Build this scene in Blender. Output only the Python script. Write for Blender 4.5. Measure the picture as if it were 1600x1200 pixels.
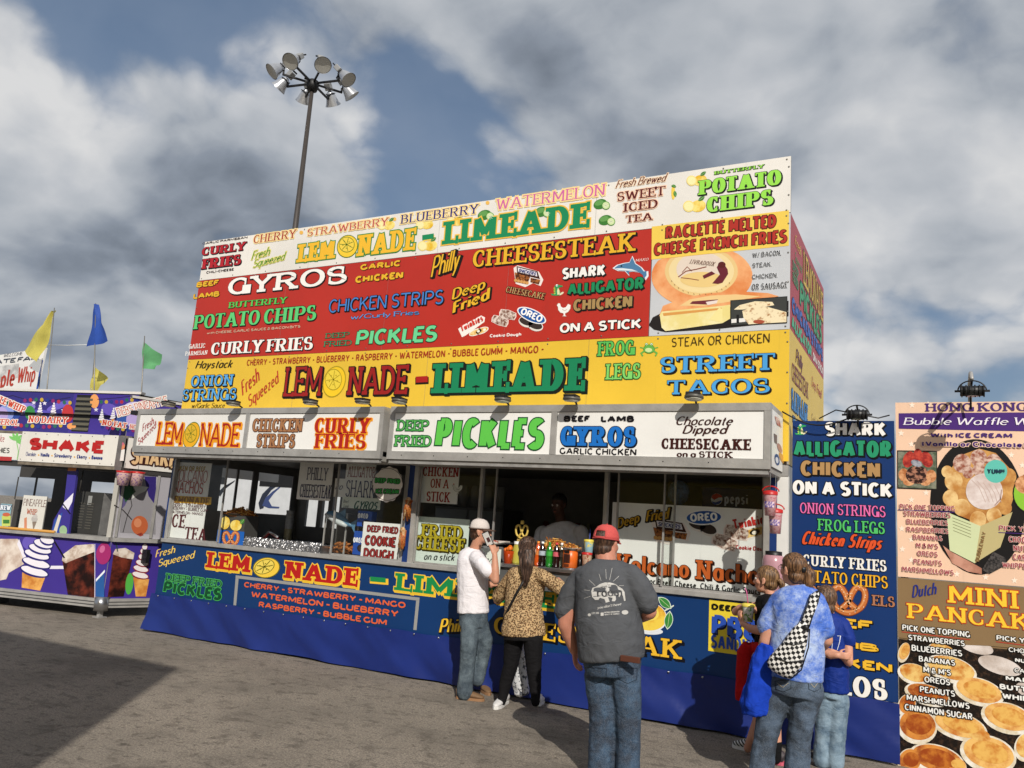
import bpy, bmesh, math, random
from mathutils import Vector, Matrix, noise
from mathutils.bvhtree import BVHTree
PI = math.pi
random.seed(7)
S = bpy.context.scene
COL = S.collection
for o in list(bpy.data.objects): bpy.data.objects.remove(o)

# ------------------------------------------------------------------ camera
H = 1.72
F_PX, YAW, PITCH, ROLL = 1254.35, -.4924624, .175897, .0693673
def _axes():
    cy, sy = math.cos(YAW), math.sin(YAW)
    f = Vector((sy*math.cos(PITCH), cy*math.cos(PITCH), math.sin(PITCH)))
    r0 = Vector((cy, -sy, 0)); u0 = r0.cross(f)
    r = math.cos(ROLL)*r0 + math.sin(ROLL)*u0
    u = -math.sin(ROLL)*r0 + math.cos(ROLL)*u0
    return r, u, f
CR, CU, CF = _axes()
CAM = Vector((0, 0, H))
cam = bpy.data.cameras.new('camera'); camo = bpy.data.objects.new('camera', cam); COL.objects.link(camo)
cam.sensor_width = 36; cam.lens = F_PX/1600*36; cam.clip_end = 3000; cam.clip_start = .05
m = Matrix.Identity(4)
for i in range(3):
    m[i][0], m[i][1], m[i][2], m[i][3] = CR[i], CU[i], -CF[i], CAM[i]
camo.matrix_world = m
S.camera = camo

# ------------------------------------------------------------------ sun, sky, exposure
SUN_TO = Vector((.72, -1.0, .86)).normalized()
el = math.asin(SUN_TO.z); az = math.atan2(SUN_TO.x, SUN_TO.y)
sun = bpy.data.lights.new('sun', 'SUN'); suno = bpy.data.objects.new('sun', sun); COL.objects.link(suno)
sun.energy = 3.9; sun.angle = math.radians(.55); sun.color = (1, .94, .85)
suno.rotation_euler = (-SUN_TO).to_track_quat('-Z', 'Y').to_euler()
W = bpy.data.worlds.new('World'); S.world = W; W.use_nodes = True
S.view_settings.view_transform = 'Standard'; S.view_settings.look = 'None'
S.view_settings.gamma = 1; S.view_settings.exposure = 0
S.view_settings.use_curve_mapping = False

class NT:
    def __init__(s, t): s.t = t
    def n(s, ty, **k):
        nd = s.t.nodes.new('ShaderNode'+ty)
        for a, v in k.items(): setattr(nd, a, v)
        return nd
    def put(s, sock, v):
        if hasattr(v, 'is_output') or hasattr(v, 'links'): s.t.links.new(v, sock)
        else: sock.default_value = v
    def math(s, op, a, b=None, c=None, clamp=False):
        nd = s.n('Math', operation=op, use_clamp=clamp); s.put(nd.inputs[0], a)
        if b is not None: s.put(nd.inputs[1], b)
        if c is not None: s.put(nd.inputs[2], c)
        return nd.outputs[0]
    def vmath(s, op, a, b=None):
        nd = s.n('VectorMath', operation=op); s.put(nd.inputs[0], a)
        if b is not None:
            s.put(nd.inputs['Scale'] if op == 'SCALE' else nd.inputs[1], b)
        return nd.outputs['Value'] if op in ('DOT_PRODUCT', 'LENGTH', 'DISTANCE') else nd.outputs[0]
    def noise(s, vec, scale, detail=4, rough=.5, dist=0):
        nd = s.n('TexNoise'); s.put(nd.inputs['Scale'], scale); nd.inputs['Detail'].default_value = detail
        nd.inputs['Roughness'].default_value = rough; nd.inputs['Distortion'].default_value = dist
        if vec is not None: s.put(nd.inputs['Vector'], vec)
        return nd.outputs[0]
    def smooth(s, v, a, b, lo=0, hi=1):
        nd = s.n('MapRange', interpolation_type='SMOOTHSTEP'); s.put(nd.inputs[0], v)
        for i, x in enumerate((a, b, lo, hi)): nd.inputs[i+1].default_value = x
        return nd.outputs[0]
    def mix(s, f, a, b, mode='MIX'):
        nd = s.n('Mix', data_type='RGBA', blend_type=mode); s.put(nd.inputs[0], f)
        for i, x in ((6, a), (7, b)):
            if isinstance(x, tuple): x = tuple(x[:3])+(1,)
            s.put(nd.inputs[i], x)
        return nd.outputs[2]

def px_dir(x, y):
    d = CR*((x-800)/F_PX) - CU*((y-600)/F_PX) + CF
    return d
def build_sky():
    t = W.node_tree; t.nodes.clear(); N = NT(t)
    tc = N.n('TexCoord'); d = tc.outputs['Generated']
    sky = N.n('TexSky'); sky.sky_type = 'NISHITA'; sky.sun_disc = False
    sky.sun_elevation = el; sky.sun_rotation = az
    sky.air_density = 1.0; sky.dust_density = 1.5; sky.ozone_density = 1.5
    skyc = N.mix(.55, N.mix(1.0, sky.outputs[0], (.100, .104, .104), 'MULTIPLY'), (.135, .195, .30))
    sep = N.n('SeparateXYZ'); t.links.new(d, sep.inputs[0])
    zz = N.math('ADD', N.math('MAXIMUM', sep.outputs[2], 0.0), .62)
    cp = N.vmath('SCALE', d, N.math('DIVIDE', 1, zz))
    mp = N.n('Mapping'); t.links.new(cp, mp.inputs[0]); mp.inputs[1].default_value = (3.1, 1.7, .4)
    P = mp.outputs[0]
    wob = N.n('TexNoise'); t.links.new(P, wob.inputs[0]); wob.inputs['Scale'].default_value = 1.6; wob.inputs['Detail'].default_value = 6
    P2 = N.vmath('ADD', P, N.vmath('SCALE', N.vmath('SUBTRACT', wob.outputs['Color'], (.5, .5, .5)), .26))
    nd = N.vmath('NORMALIZE', N.vmath('ADD', d, N.vmath('SCALE', N.vmath('SUBTRACT', wob.outputs['Color'], (.5, .5, .5)), .30)))
    def blob(x, y, rad_px, amt):
        c = px_dir(x, y).normalized()
        k = N.vmath('DOT_PRODUCT', nd, tuple(c))
        return N.math('MULTIPLY', N.smooth(k, math.cos(rad_px/F_PX), 1.0), amt)
    def puff(Q, sc):
        v = N.n('TexVoronoi', feature='F1'); v.inputs['Scale'].default_value = sc; v.inputs['Detail'].default_value = 3; v.inputs['Roughness'].default_value = .55; t.links.new(Q, v.inputs['Vector'])
        return N.math('SUBTRACT', .95, v.outputs['Distance'])
    def dens_at(Q):
        return N.math('ADD', N.math('ADD', N.math('MULTIPLY', N.noise(Q, 1.2, 3, .5), .40), N.math('MULTIPLY', N.noise(Q, 3.0, 12, .58), .38)), N.math('MULTIPLY', puff(Q, 4.3), .22))
    dens = dens_at(P2)
    off = N.vmath('ADD', P2, (SUN_TO.x*.10, SUN_TO.y*.10, .05))
    lit = N.math('SUBTRACT', dens, dens_at(off))
    for b in ((270, 40, 260, -.10), (740, 240, 200, -.10), (1330, 560, 160, .05), (1560, 540, 150, -.04), (1150, 230, 200, .04), (90, 260, 260, .07), (200, 440, 380, .09),
              (540, 160, 240, .04), (1000, 110, 380, .09), (1450, 150, 330, .06), (820, 60, 240, .05), (1400, 640, 90, .07), (1430, 330, 160, .05)):
        dens = N.math('ADD', dens, blob(*b))
    mask = N.smooth(dens, .285, .40)
    mask = N.math('ADD', N.math('MULTIPLY', mask, .86), .10)
    br = N.math('ADD', N.math('MULTIPLY', lit, 1.9), .575)
    br = N.math('ADD', br, N.math('MULTIPLY', N.math('SUBTRACT', N.noise(P2, 8, 9, .6), .5), .22))
    br = N.math('ADD', br, N.math('MULTIPLY', N.math('SUBTRACT', N.noise(P2, 2.2, 5, .55), .5), .30))
    br = N.math('ADD', br, N.smooth(dens, .44, .60, 0, -.10))
    for b in ((150, 440, 400, -.15), (40, 225, 170, .30), (330, 300, 220, -.10), (1480, 260, 260, .07), (1330, 370, 150, .20), (1330, 610, 110, .20), (560, 130, 260, .06), (1120, 200, 300, -.06), (1500, 150, 200, -.04), (1590, 380, 160, .1), (800, 60, 260, .03)):
        br = N.math('ADD', br, blob(*b))
    br = N.math('MAXIMUM', N.math('MINIMUM', br, .86), .12)
    cr = N.n('ValToRGB'); t.links.new(br, cr.inputs[0])
    e = cr.color_ramp.elements
    e[0].position = .12; e[0].color = (.14, .165, .205, 1)
    e[1].position = .86; e[1].color = (.72, .72, .72, 1)
    x = e.new(.33); x.color = (.27, .305, .36, 1)
    x = e.new(.5); x.color = (.43, .46, .50, 1)
    x = e.new(.66); x.color = (.54, .56, .59, 1)
    col = N.mix(mask, skyc, cr.outputs[0])
    # ground side of the dome
    low = N.smooth(sep.outputs[2], -.05, .0)
    col = N.mix(low, (.12, .115, .11), col)
    bg = N.n('Background'); t.links.new(col, bg.inputs[0]); bg.inputs[1].default_value = 1.0
    out = N.n('OutputWorld'); t.links.new(bg.outputs[0], out.inputs[0])
build_sky()

# ------------------------------------------------------------------ materials
def lin(c):
    if isinstance(c, str):
        c = c.lstrip('#'); c = tuple(int(c[i:i+2], 16) for i in (0, 2, 4))
    return tuple(((v/255)/12.92 if v/255 <= .04045 else ((v/255+.055)/1.055)**2.4) for v in c)
MATS = {}
def mat(name, color, rough=.5, metal=0., var=.08, vscale=3., bump=0., bscale=40., spec=.5, coords='Object', col2=None, detail=5, thr=None, coat=0., fiber=0.):
    key = (name, tuple(color) if not isinstance(color, str) else color, rough, metal, var, vscale, bump, bscale, col2)
    if key in MATS: return MATS[key]
    M = bpy.data.materials.new(name); M.use_nodes = True; N = NT(M.node_tree)
    b = M.node_tree.nodes['Principled BSDF']
    c = lin(color)
    tc = N.n('TexCoord'); P = tc.outputs[coords]
    v = N.noise(P, vscale, detail, .6)
    if col2 is not None:
        f = N.smooth(v, *(thr or (.35, .65)))
        cc = N.mix(f, c, lin(col2))
    else:
        f = N.smooth(v, .25, .75)
        cc = N.mix(f, tuple(x*(1-var) for x in c), tuple(min(1, x*(1+var)) for x in c))
    M.node_tree.links.new(cc, b.inputs['Base Color'])
    b.inputs['Roughness'].default_value = rough; b.inputs['Metallic'].default_value = metal
    b.inputs['Specular IOR Level'].default_value = spec
    if coat: b.inputs['Coat Weight'].default_value = coat
    if bump:
        bn = N.n('Bump'); bn.inputs['Strength'].default_value = 1; bn.inputs['Distance'].default_value = bump
        M.node_tree.links.new(N.noise(P, bscale, 4, .6), bn.inputs['Height'])
        M.node_tree.links.new(bn.outputs[0], b.inputs['Normal'])
    M.diffuse_color = (*c, 1)
    MATS[key] = M
    return M
def vinyl(c, rough=.42):      # printed board lettering and panels
    return mat('printed_vinyl', c, rough, var=.035, vscale=1.3, spec=.3)
def panelmat(c, rough=.38):
    key = ('panel', c, rough)
    if key in MATS: return MATS[key]
    M = bpy.data.materials.new('printed_panel'); M.use_nodes = True; N = NT(M.node_tree)
    b = M.node_tree.nodes['Principled BSDF']; P = N.n('TexCoord').outputs['Object']
    c0 = lin(c)
    f = N.smooth(N.noise(P, .9, 6, .62), .3, .7)
    cc = N.mix(f, tuple(x*.93 for x in c0), tuple(min(1, x*1.04) for x in c0))
    mp = N.n('Mapping'); M.node_tree.links.new(P, mp.inputs[0]); mp.inputs[3].default_value = (9, 9, .7)
    st = N.smooth(N.noise(mp.outputs[0], 1.6, 6, .65), .56, .8, 0, .22)   # faint vertical run-off streaks
    cc = N.mix(st, cc, tuple(x*.55+.02 for x in c0))
    M.node_tree.links.new(cc, b.inputs['Base Color'])
    b.inputs['Roughness'].default_value = rough; b.inputs['Specular IOR Level'].default_value = .35
    bn = N.n('Bump'); bn.inputs['Distance'].default_value = .012; bn.inputs['Strength'].default_value = .5
    M.node_tree.links.new(N.noise(P, 1.4, 2, .5), bn.inputs['Height']); M.node_tree.links.new(bn.outputs[0], b.inputs['Normal'])
    MATS[key] = M
    return M
def glassmat(tint=(.96, .98, .97), name='window_glass', refl=.045):
    if name in MATS: return MATS[name]
    M = bpy.data.materials.new(name); M.use_nodes = True; N = NT(M.node_tree); t = M.node_tree
    t.nodes.clear()
    tr = N.n('BsdfTransparent'); tr.inputs[0].default_value = (*tint, 1)
    gl = N.n('BsdfGlossy'); gl.inputs['Roughness'].default_value = .03
    gm = N.n('NewGeometry'); c_ = N.math('ABSOLUTE', N.vmath('DOT_PRODUCT', gm.outputs['Normal'], gm.outputs['Incoming']))
    fr = N.math('ADD', N.math('MULTIPLY', N.math('POWER', N.math('SUBTRACT', 1, c_), 5), .9), refl)
    mx = N.n('MixShader'); t.links.new(fr, mx.inputs[0])
    t.links.new(tr.outputs[0], mx.inputs[1]); t.links.new(gl.outputs[0], mx.inputs[2])
    o = N.n('OutputMaterial'); t.links.new(mx.outputs[0], o.inputs[0])
    MATS[name] = M
    return M
ALU = mat('brushed_aluminium', (178, 176, 172), .42, .35, var=.16, vscale=5, bump=.002, bscale=18)
ALU2 = mat('dull_aluminium', (160, 158, 155), .5, .25, var=.2, vscale=8)
BLACK = mat('black_plastic', (22, 22, 23), .45, var=.2)
DARK = mat('dark_interior', (38, 37, 36), .8, var=.3)
WHITE = mat('white_enamel', (225, 224, 220), .35, var=.05)
STEEL = mat('stainless_steel', (175, 176, 178), .28, .9, var=.1)

# ------------------------------------------------------------------ objects
def tag(o, label=None, cat=None, group=None, kind=None):
    if label: o['label'] = label
    if cat: o['category'] = cat
    if group: o['group'] = group
    if kind: o['kind'] = kind
    return o
def thing(name, loc, label, cat, group=None, rz=0):
    o = bpy.data.objects.new(name, None); COL.objects.link(o); o.location = loc; o.rotation_euler = (0, 0, rz)
    o.empty_display_size = .2
    return tag(o, label, cat, group)
def wmat(o):
    M = Matrix.Identity(4)
    while o is not None:
        M = (Matrix.Translation(o.location) @ o.rotation_euler.to_matrix().to_4x4()) @ M
        o = o.parent
    return M
def new_obj(name, me, parent=None, local=False, loc=None):
    """mesh given in world coordinates unless local; origin put at loc or at the parent's"""
    o = bpy.data.objects.new(name, me); COL.objects.link(o)
    if parent is not None:
        o.parent = parent
        if not local: me.transform(wmat(parent).inverted())
    elif loc is not None and not local:
        o.location = loc; me.transform(Matrix.Translation(-Vector(loc)))
    return o
class MB:
    """mesh builder with material slots"""
    def __init__(s): s.v = []; s.f = []; s.mi = []; s.mats = []; s.sm = []
    def slot(s, m):
        if m not in s.mats: s.mats.append(m)
        return s.mats.index(m)
    def add(s, vs, fs, m, smooth=False):
        k = len(s.v); s.v += [tuple(v) for v in vs]; i = s.slot(m)
        for f in fs: s.f.append(tuple(k+a for a in f)); s.mi.append(i); s.sm.append(smooth)
        return s
    def box(s, a, b, m, M=None, bev=0):
        x0, y0, z0 = a; x1, y1, z1 = b
        if bev > 0:
            bm = bmesh.new(); bmesh.ops.create_cube(bm, size=1)
            for v in bm.verts: v.co = Vector(((x0+x1)/2+v.co.x*(x1-x0), (y0+y1)/2+v.co.y*(y1-y0), (z0+z1)/2+v.co.z*(z1-z0)))
            bmesh.ops.bevel(bm, geom=bm.edges[:], offset=bev, segments=2, affect='EDGES', profile=.5)
            bm.verts.ensure_lookup_table(); vs = [v.co.copy() for v in bm.verts]; fs = [[v.index for v in f.verts] for f in bm.faces]; bm.free()
        else:
            vs = [Vector(p) for p in ((x0,y0,z0),(x1,y0,z0),(x1,y1,z0),(x0,y1,z0),(x0,y0,z1),(x1,y0,z1),(x1,y1,z1),(x0,y1,z1))]
            fs = [(0,3,2,1),(4,5,6,7),(0,1,5,4),(1,2,6,5),(2,3,7,6),(3,0,4,7)]
        if M is not None: vs = [M @ v for v in vs]
        return s.add(vs, fs, m)
    def tube(s, pts, r, m, seg=10, cap=True, smooth=True, flat=1., hint=None):
        """swept tube; r is a number or list; flat squashes the second axis"""
        pts = [Vector(p) for p in pts]; n = len(pts)
        rs = r if isinstance(r, (list, tuple)) else [r]*n
        ref = Vector(hint) if hint else None
        vs = []; prev = None
        for i, p in enumerate(pts):
            d = (pts[min(i+1, n-1)]-pts[max(i-1, 0)]).normalized()
            h = ref if ref else (prev if prev is not None else (Vector((0, 0, 1)) if abs(d.z) < .9 else Vector((1, 0, 0))))
            a = (h - d*h.dot(d)).normalized(); b = d.cross(a); prev = a
            ra, rb = (rs[i] if isinstance(rs[i], (list, tuple)) else (rs[i], rs[i]*flat))
            for k in range(seg):
                t = 2*PI*k/seg; vs.append(p + a*(ra*math.cos(t)) + b*(rb*math.sin(t)))
        fs = []
        for i in range(n-1):
            for k in range(seg):
                k2 = (k+1) % seg; fs.append((i*seg+k, i*seg+k2, (i+1)*seg+k2, (i+1)*seg+k))
        if cap: fs.append(tuple(range(seg-1, -1, -1))); fs.append(tuple((n-1)*seg+k for k in range(seg)))
        return s.add(vs, fs, m, smooth)
    def lathe(s, prof, c, m, seg=20, M=None, smooth=True):
        vs = []
        for r, z in prof:
            for k in range(seg):
                t = 2*PI*k/seg; v = Vector((r*math.cos(t), r*math.sin(t), z))
                vs.append((M @ v if M is not None else v) + Vector(c))
        fs = []
        for i in range(len(prof)-1):
            for k in range(seg):
                k2 = (k+1) % seg; fs.append((i*seg+k, i*seg+k2, (i+1)*seg+k2, (i+1)*seg+k))
        return s.add(vs, fs, m, smooth)
    def ball(s, c, r, m, seg=12, rings=8, M=None):
        rr = r if isinstance(r, (tuple, list)) else (r, r, r)
        vs = []; 
        for i in range(rings+1):
            p = PI*i/rings
            for k in range(seg):
                t = 2*PI*k/seg; v = Vector((rr[0]*math.sin(p)*math.cos(t), rr[1]*math.sin(p)*math.sin(t), rr[2]*math.cos(p)))
                vs.append((M @ v if M is not None else v)+Vector(c))
        fs = []
        for i in range(rings):
            for k in range(seg):
                k2 = (k+1) % seg
                fs.append((i*seg+k, (i+1)*seg+k, (i+1)*seg+k2, i*seg+k2))
        return s.add(vs, fs, m, True)
    def mesh(s, name):
        me = bpy.data.meshes.new(name); me.from_pydata(s.v, [], s.f)
        for m in s.mats: me.materials.append(m)
        me.polygons.foreach_set('material_index', s.mi); me.polygons.foreach_set('use_smooth', s.sm)
        me.update(); return me
    def build(s, name, parent=None, local=False, loc=None, label=None, **k):
        o = new_obj(name, s.mesh(name), parent, local, loc)
        if label: o['label'] = label
        return o
def dup(o, parent=None):
    c = o.copy(); COL.objects.link(c); c.parent = parent
    for ch in [x for x in bpy.data.objects if x.parent == o]: dup(ch, c)
    return c
def beam(mb, a, b, w, d, m, up=(0, 0, 1)):
    a, b = Vector(a), Vector(b); z = (b-a); L = z.length; z.normalize(); u = Vector(up)
    if abs(z.dot(u)) > .95: u = Vector((1, 0, 0))
    x = u.cross(z).normalized(); y = z.cross(x)
    M = Matrix((x, y, z)).transposed().to_4x4(); M.translation = a
    mb.box((-w/2, -d/2, 0), (w/2, d/2, L), m, M)

def at(x, y, Y):                       # point of the pixel ray on the plane Y = const
    d = px_dir(x, y); return CAM + d*(Y/d.y)
def atz(x, y, z=0.):
    d = px_dir(x, y); return CAM + d*((z-H)/d.z)

# ------------------------------------------------------------------ planes and flat print
class Plane:
    """vertical plane through (px,py) with horizontal direction (dx,dy); local (u, z); normal faces the viewer"""
    def __init__(s, x, y, dx=1., dy=0.):
        s.o = Vector((x, y, 0)); s.d = Vector((dx, dy, 0)).normalized(); s.n = Vector((s.d.y, -s.d.x, 0))
    def uz(s, q):
        d = px_dir(*q); t = (s.o-CAM).dot(s.n)/d.dot(s.n); P = CAM + d*t
        return ((P-s.o).dot(s.d), P.z)
    def w(s, u, z, k=0.): return s.o + s.d*u + s.n*k + Vector((0, 0, z))
    def shift(s, k):
        q = Plane(s.o.x+s.n.x*k, s.o.y+s.n.y*k, s.d.x, s.d.y); return q

# stroke font -------------------------------------------------------
def A(cx, cy, rx, ry, a0, a1, n=None):
    n = n or max(4, int(abs(a1-a0)/16))
    return [(cx+rx*math.cos(math.radians(a0+(a1-a0)*i/n)), cy+ry*math.sin(math.radians(a0+(a1-a0)*i/n))) for i in range(n+1)]
def _g():
    G = {}
    st = lambda x, f='ss': ([(x, 0), (x, 1)], f)
    G['A'] = (.78, [([(0, 0), (.37, 1)], 's.'), ([(.41, 1), (.78, 0)], '.s'), ([(.14, .33), (.64, .33)], '..')])
    G['B'] = (.62, [st(0), ([(0, 1), (.28, 1)]+A(.28, .77, .26, .23, 90, -90)+[(0, .54)], '..'), ([(0, .54), (.32, .54)]+A(.32, .27, .3, .27, 90, -90)+[(0, 0)], '..')])
    G['C'] = (.66, [(A(.36, .5, .36, .5, 48, 312), 'vv')])
    G['D'] = (.66, [st(0), ([(0, 1), (.24, 1)]+A(.24, .5, .42, .5, 90, -90)+[(0, 0)], '..')])
    G['E'] = (.55, [st(0), ([(0, 1), (.53, 1)], '.v'), ([(0, .52), (.38, .52)], '.v'), ([(0, 0), (.55, 0)], '.v')])
    G['F'] = (.52, [st(0), ([(0, 1), (.52, 1)], '.v'), ([(0, .52), (.38, .52)], '.v')])
    G['G'] = (.7, [(A(.36, .5, .36, .5, 48, 330), 'v.'), ([(.68, .42), (.68, 0)], 's.'), ])
    G['H'] = (.64, [st(0), st(.64), ([(0, .52), (.64, .52)], '..')])
    G['I'] = (.04, [st(.02)])
    G['J'] = (.42, [([(.4, 1), (.4, .24)]+A(.2, .24, .2, .24, 0, -150), 'sv')])
    G['K'] = (.64, [st(0), ([(.6, 1), (.02, .42)], 's.'), ([(.2, .6), (.64, 0)], '.s')])
    G['L'] = (.52, [st(0), ([(0, 0), (.52, 0)], '.v')])
    G['M'] = (.84, [([(0, 0), (0, 1)], 's.'), ([(.02, 1), (.42, .2)], '..'), ([(.42, .2), (.82, 1)], '..'), ([(.84, 1), (.84, 0)], '.s')])
    G['N'] = (.66, [([(0, 0), (0, 1)], 'ss'), ([(.02, .98), (.64, .02)], '..'), ([(.66, 0), (.66, 1)], '.s')])
    G['O'] = (.72, [(A(.36, .5, .36, .5, 0, 360), 'cc')])
    G['P'] = (.6, [st(0), ([(0, 1), (.3, 1)]+A(.3, .73, .3, .27, 90, -90)+[(0, .46)], '..')])
    G['Q'] = (.72, [(A(.36, .5, .36, .5, 0, 360), 'cc'), ([(.42, .28), (.7, -.06)], '..')])
    G['R'] = (.64, [st(0), ([(0, 1), (.3, 1)]+A(.3, .75, .28, .25, 90, -90)+[(0, .5)], '..'), ([(.3, .5), (.62, 0)], '.s')])
    G['S'] = (.56, [(A(.28, .76, .26, .24, 38, 270)+A(.28, .26, .28, .26, 90, -145)[1:], 'vv')])
    G['T'] = (.8, [([(.4, 0), (.4, 1)], 's.'), ([(0, 1), (.8, 1)], 'vv')])
    G['U'] = (.64, [([(0, 1), (0, .3)]+A(.32, .3, .32, .3, 180, 360)+[(.64, 1)], 'ss')])
    G['V'] = (.72, [([(0, 1), (.34, 0)], 's.'), ([(.38, 0), (.72, 1)], '.s')])
    G['W'] = (1.04, [([(0, 1), (.24, 0)], 's.'), ([(.27, 0), (.52, .9)], '..'), ([(.52, .9), (.77, 0)], '..'), ([(.8, 0), (1.04, 1)], '.s')])
    G['X'] = (.66, [([(0, 0), (.66, 1)], 'ss'), ([(0, 1), (.66, 0)], 'ss')])
    G['Y'] = (.68, [([(0, 1), (.34, .45)], 's.'), ([(.68, 1), (.34, .45)], 's.'), ([(.34, .5), (.34, 0)], '.s')])
    G['Z'] = (.58, [([(.02, 1), (.56, 1)], 'v.'), ([(.56, .98), (0, .02)], '..'), ([(.02, 0), (.58, 0)], '.v')])
    o = lambda cx, r=.24: (A(cx, .31, r, .31, 0, 360), 'cc')
    G['a'] = (.48, [o(.24), ([(.48, .62), (.48, 0)], '..')])
    G['b'] = (.48, [([(0, 1), (0, 0)], '..'), o(.24)])
    G['c'] = (.42, [(A(.24, .31, .24, .31, 50, 310), '..')])
    G['d'] = (.48, [o(.24), ([(.48, 1.02), (.48, 0)], '..')])
    G['e'] = (.46, [([(.02, .34), (.46, .34)]+A(.24, .33, .22, .29, 5, 180)+A(.24, .31, .24, .31, 180, 315), '..')])
    G['f'] = (.34, [(A(.3, .8, .16, .2, 60, 180)+[(.14, 0)], '..'), ([(0, .6), (.3, .6)], '..')])
    G['g'] = (.48, [o(.24), ([(.48, .62), (.48, -.1)]+A(.24, -.1, .24, .2, 0, -150), '..')])
    G['h'] = (.46, [([(0, 1), (0, 0)], '..'), ([(0, .36)]+A(.23, .38, .23, .24, 160, 0)+[(.46, 0)], '..')])
    G['i'] = (.04, [([(.02, .62), (.02, 0)], '..'), ([(.02, .84), (.02, .93)], '..')])
    G['j'] = (.2, [([(.18, .62), (.18, -.1)]+A(.04, -.1, .14, .18, 0, -120), '..')])
    G['k'] = (.44, [([(0, 1), (0, 0)], '..'), ([(.42, .62), (.02, .26)], '..'), ([(.14, .36), (.44, 0)], '..')])
    G['l'] = (.04, [([(.02, 1), (.02, 0)], '..')])
    G['m'] = (.76, [([(0, .62), (0, 0)], '..'), ([(0, .36)]+A(.19, .42, .19, .2, 160, 0)+[(.38, 0)], '..'), ([(.38, .36)]+A(.57, .42, .19, .2, 160, 0)+[(.76, 0)], '..')])
    G['n'] = (.44, [([(0, .62), (0, 0)], '..'), ([(0, .36)]+A(.22, .4, .22, .22, 160, 0)+[(.44, 0)], '..')])
    G['o'] = (.48, [o(.24)])
    G['p'] = (.48, [([(0, .62), (0, -.32)], '..'), o(.24)])
    G['q'] = (.48, [o(.24), ([(.48, .62), (.48, -.32)], '..')])
    G['r'] = (.32, [([(0, .62), (0, 0)], '..'), ([(0, .34)]+A(.22, .4, .22, .22, 160, 50), '..')])
    G['s'] = (.36, [(A(.18, .47, .17, .15, 35, 270)+A(.18, .16, .18, .16, 90, -145)[1:], '..')])
    G['t'] = (.3, [([(.13, .88), (.13, .14)]+A(.26, .14, .13, .14, 180, 280), '..'), ([(0, .62), (.28, .62)], '..')])
    G['u'] = (.44, [([(0, .62), (0, .22)]+A(.22, .22, .22, .22, 180, 340), '..'), ([(.44, .62), (.44, 0)], '..')])
    G['v'] = (.42, [([(0, .62), (.2, 0)], '..'), ([(.22, 0), (.42, .62)], '..')])
    G['w'] = (.66, [([(0, .62), (.16, 0)], '..'), ([(.17, 0), (.33, .58)], '..'), ([(.33, .58), (.49, 0)], '..'), ([(.5, 0), (.66, .62)], '..')])
    G['x'] = (.4, [([(0, .62), (.4, 0)], '..'), ([(0, 0), (.4, .62)], '..')])
    G['y'] = (.44, [([(0, .62), (.21, 0)], '..'), ([(.44, .62), (.2, -.06), (.06, -.3)], '..')])
    G['z'] = (.38, [([(0, .6), (.38, .6)], '..'), ([(.37, .58), (.01, .02)], '..'), ([(0, 0), (.38, 0)], '..')])
    G['1'] = (.2, [([(.16, 0), (.16, 1), (0, .82)], 's.')])
    G['7'] = (.5, [([(0, 1), (.5, 1)], '..'), ([(.5, .98), (.16, 0)], '..')])
    G['-'] = (.36, [([(0, .45), (.36, .45)], '..')])
    G['.'] = (.04, [([(.02, 0), (.02, .03)], '..')])
    G[','] = (.06, [([(.05, .02), (0, -.14)], '..')])
    G["'"] = (.04, [([(.02, 1), (.02, .76)], '..')])
    G['!'] = (.04, [([(.02, 1), (.02, .3)], '..'), ([(.02, .03), (.02, 0)], '..')])
    G['/'] = (.34, [([(0, 0), (.34, 1)], '..')])
    G['('] = (.16, [(A(.3, .45, .28, .62, 130, 230), '..')])
    G[')'] = (.16, [(A(-.14, .45, .28, .62, 50, -50), '..')])
    G['&'] = (.66, [([(.64, 0), (.14, .68)]+A(.28, .78, .16, .2, 200, -20)+[(.1, .36)]+A(.26, .22, .24, .24, 140, 330)+[(.62, .42)], '..')])
    return G
GL = _g()
STY = {   # thick, thin, serif length, serif thickness, slant, gap
    'slab': (.25, .11, .10, .10, 0, .07), 'fat': (.34, .09, .09, .08, 0, .05), 'west': (.27, .13, .12, .12, 0, .06),
    'serif': (.15, .06, .08, .045, 0, .08), 'sans': (.16, .135, 0, 0, 0, .10), 'bold': (.22, .18, 0, 0, 0, .085),
    'heavy': (.27, .2, 0, 0, 0, .06), 'script': (.13, .06, 0, 0, .38, .05), 'scriptb': (.19, .09, 0, 0, .33, .04),
    'ital': (.12, .06, .05, .04, .28, .08), 'pickle': (.27, .19, 0, 0, .06, .08), 'thin': (.085, .08, 0, 0, 0, .11), 'deco': (.11, .1, 0, 0, 0, .1),
    'flare': (.30, .14, .13, .13, 0, .05), 'boldi': (.19, .16, 0, 0, .2, .08)}
def ribbon(path, thick, thin, g, closed=False):
    n = len(path); L = []; Rr = []
    P = [Vector((x, y)) for x, y in path]
    if closed: P = P[:-1]; n = len(P)
    for i in range(n):
        if closed: a, b = P[i-1], P[(i+1) % n]
        else: a, b = P[max(i-1, 0)], P[min(i+1, n-1)]
        d = (b-a)
        if d.length < 1e-6: d = Vector((1, 0))
        d.normalize(); nn = Vector((-d.y, d.x))
        w = (thin+(thick-thin)*abs(d.y)**1.3)/2+g
        # miter
        if 0 < i < n-1 or closed:
            d1 = (P[i]-P[i-1]); d1 = d1.normalized() if d1.length > 1e-6 else d
            c = max(.6, abs(d1.dot(d))); w /= c
        q = P[i].copy()
        if not closed:
            if i == 0: q -= d*g
            if i == n-1: q += d*g
        L.append(q+nn*w); Rr.append(q-nn*w)
    vs = L+Rr; fs = []
    for i in range(n if closed else n-1):
        j = (i+1) % n; fs.append((i, n+i, n+j, j))
    return vs, fs
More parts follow.
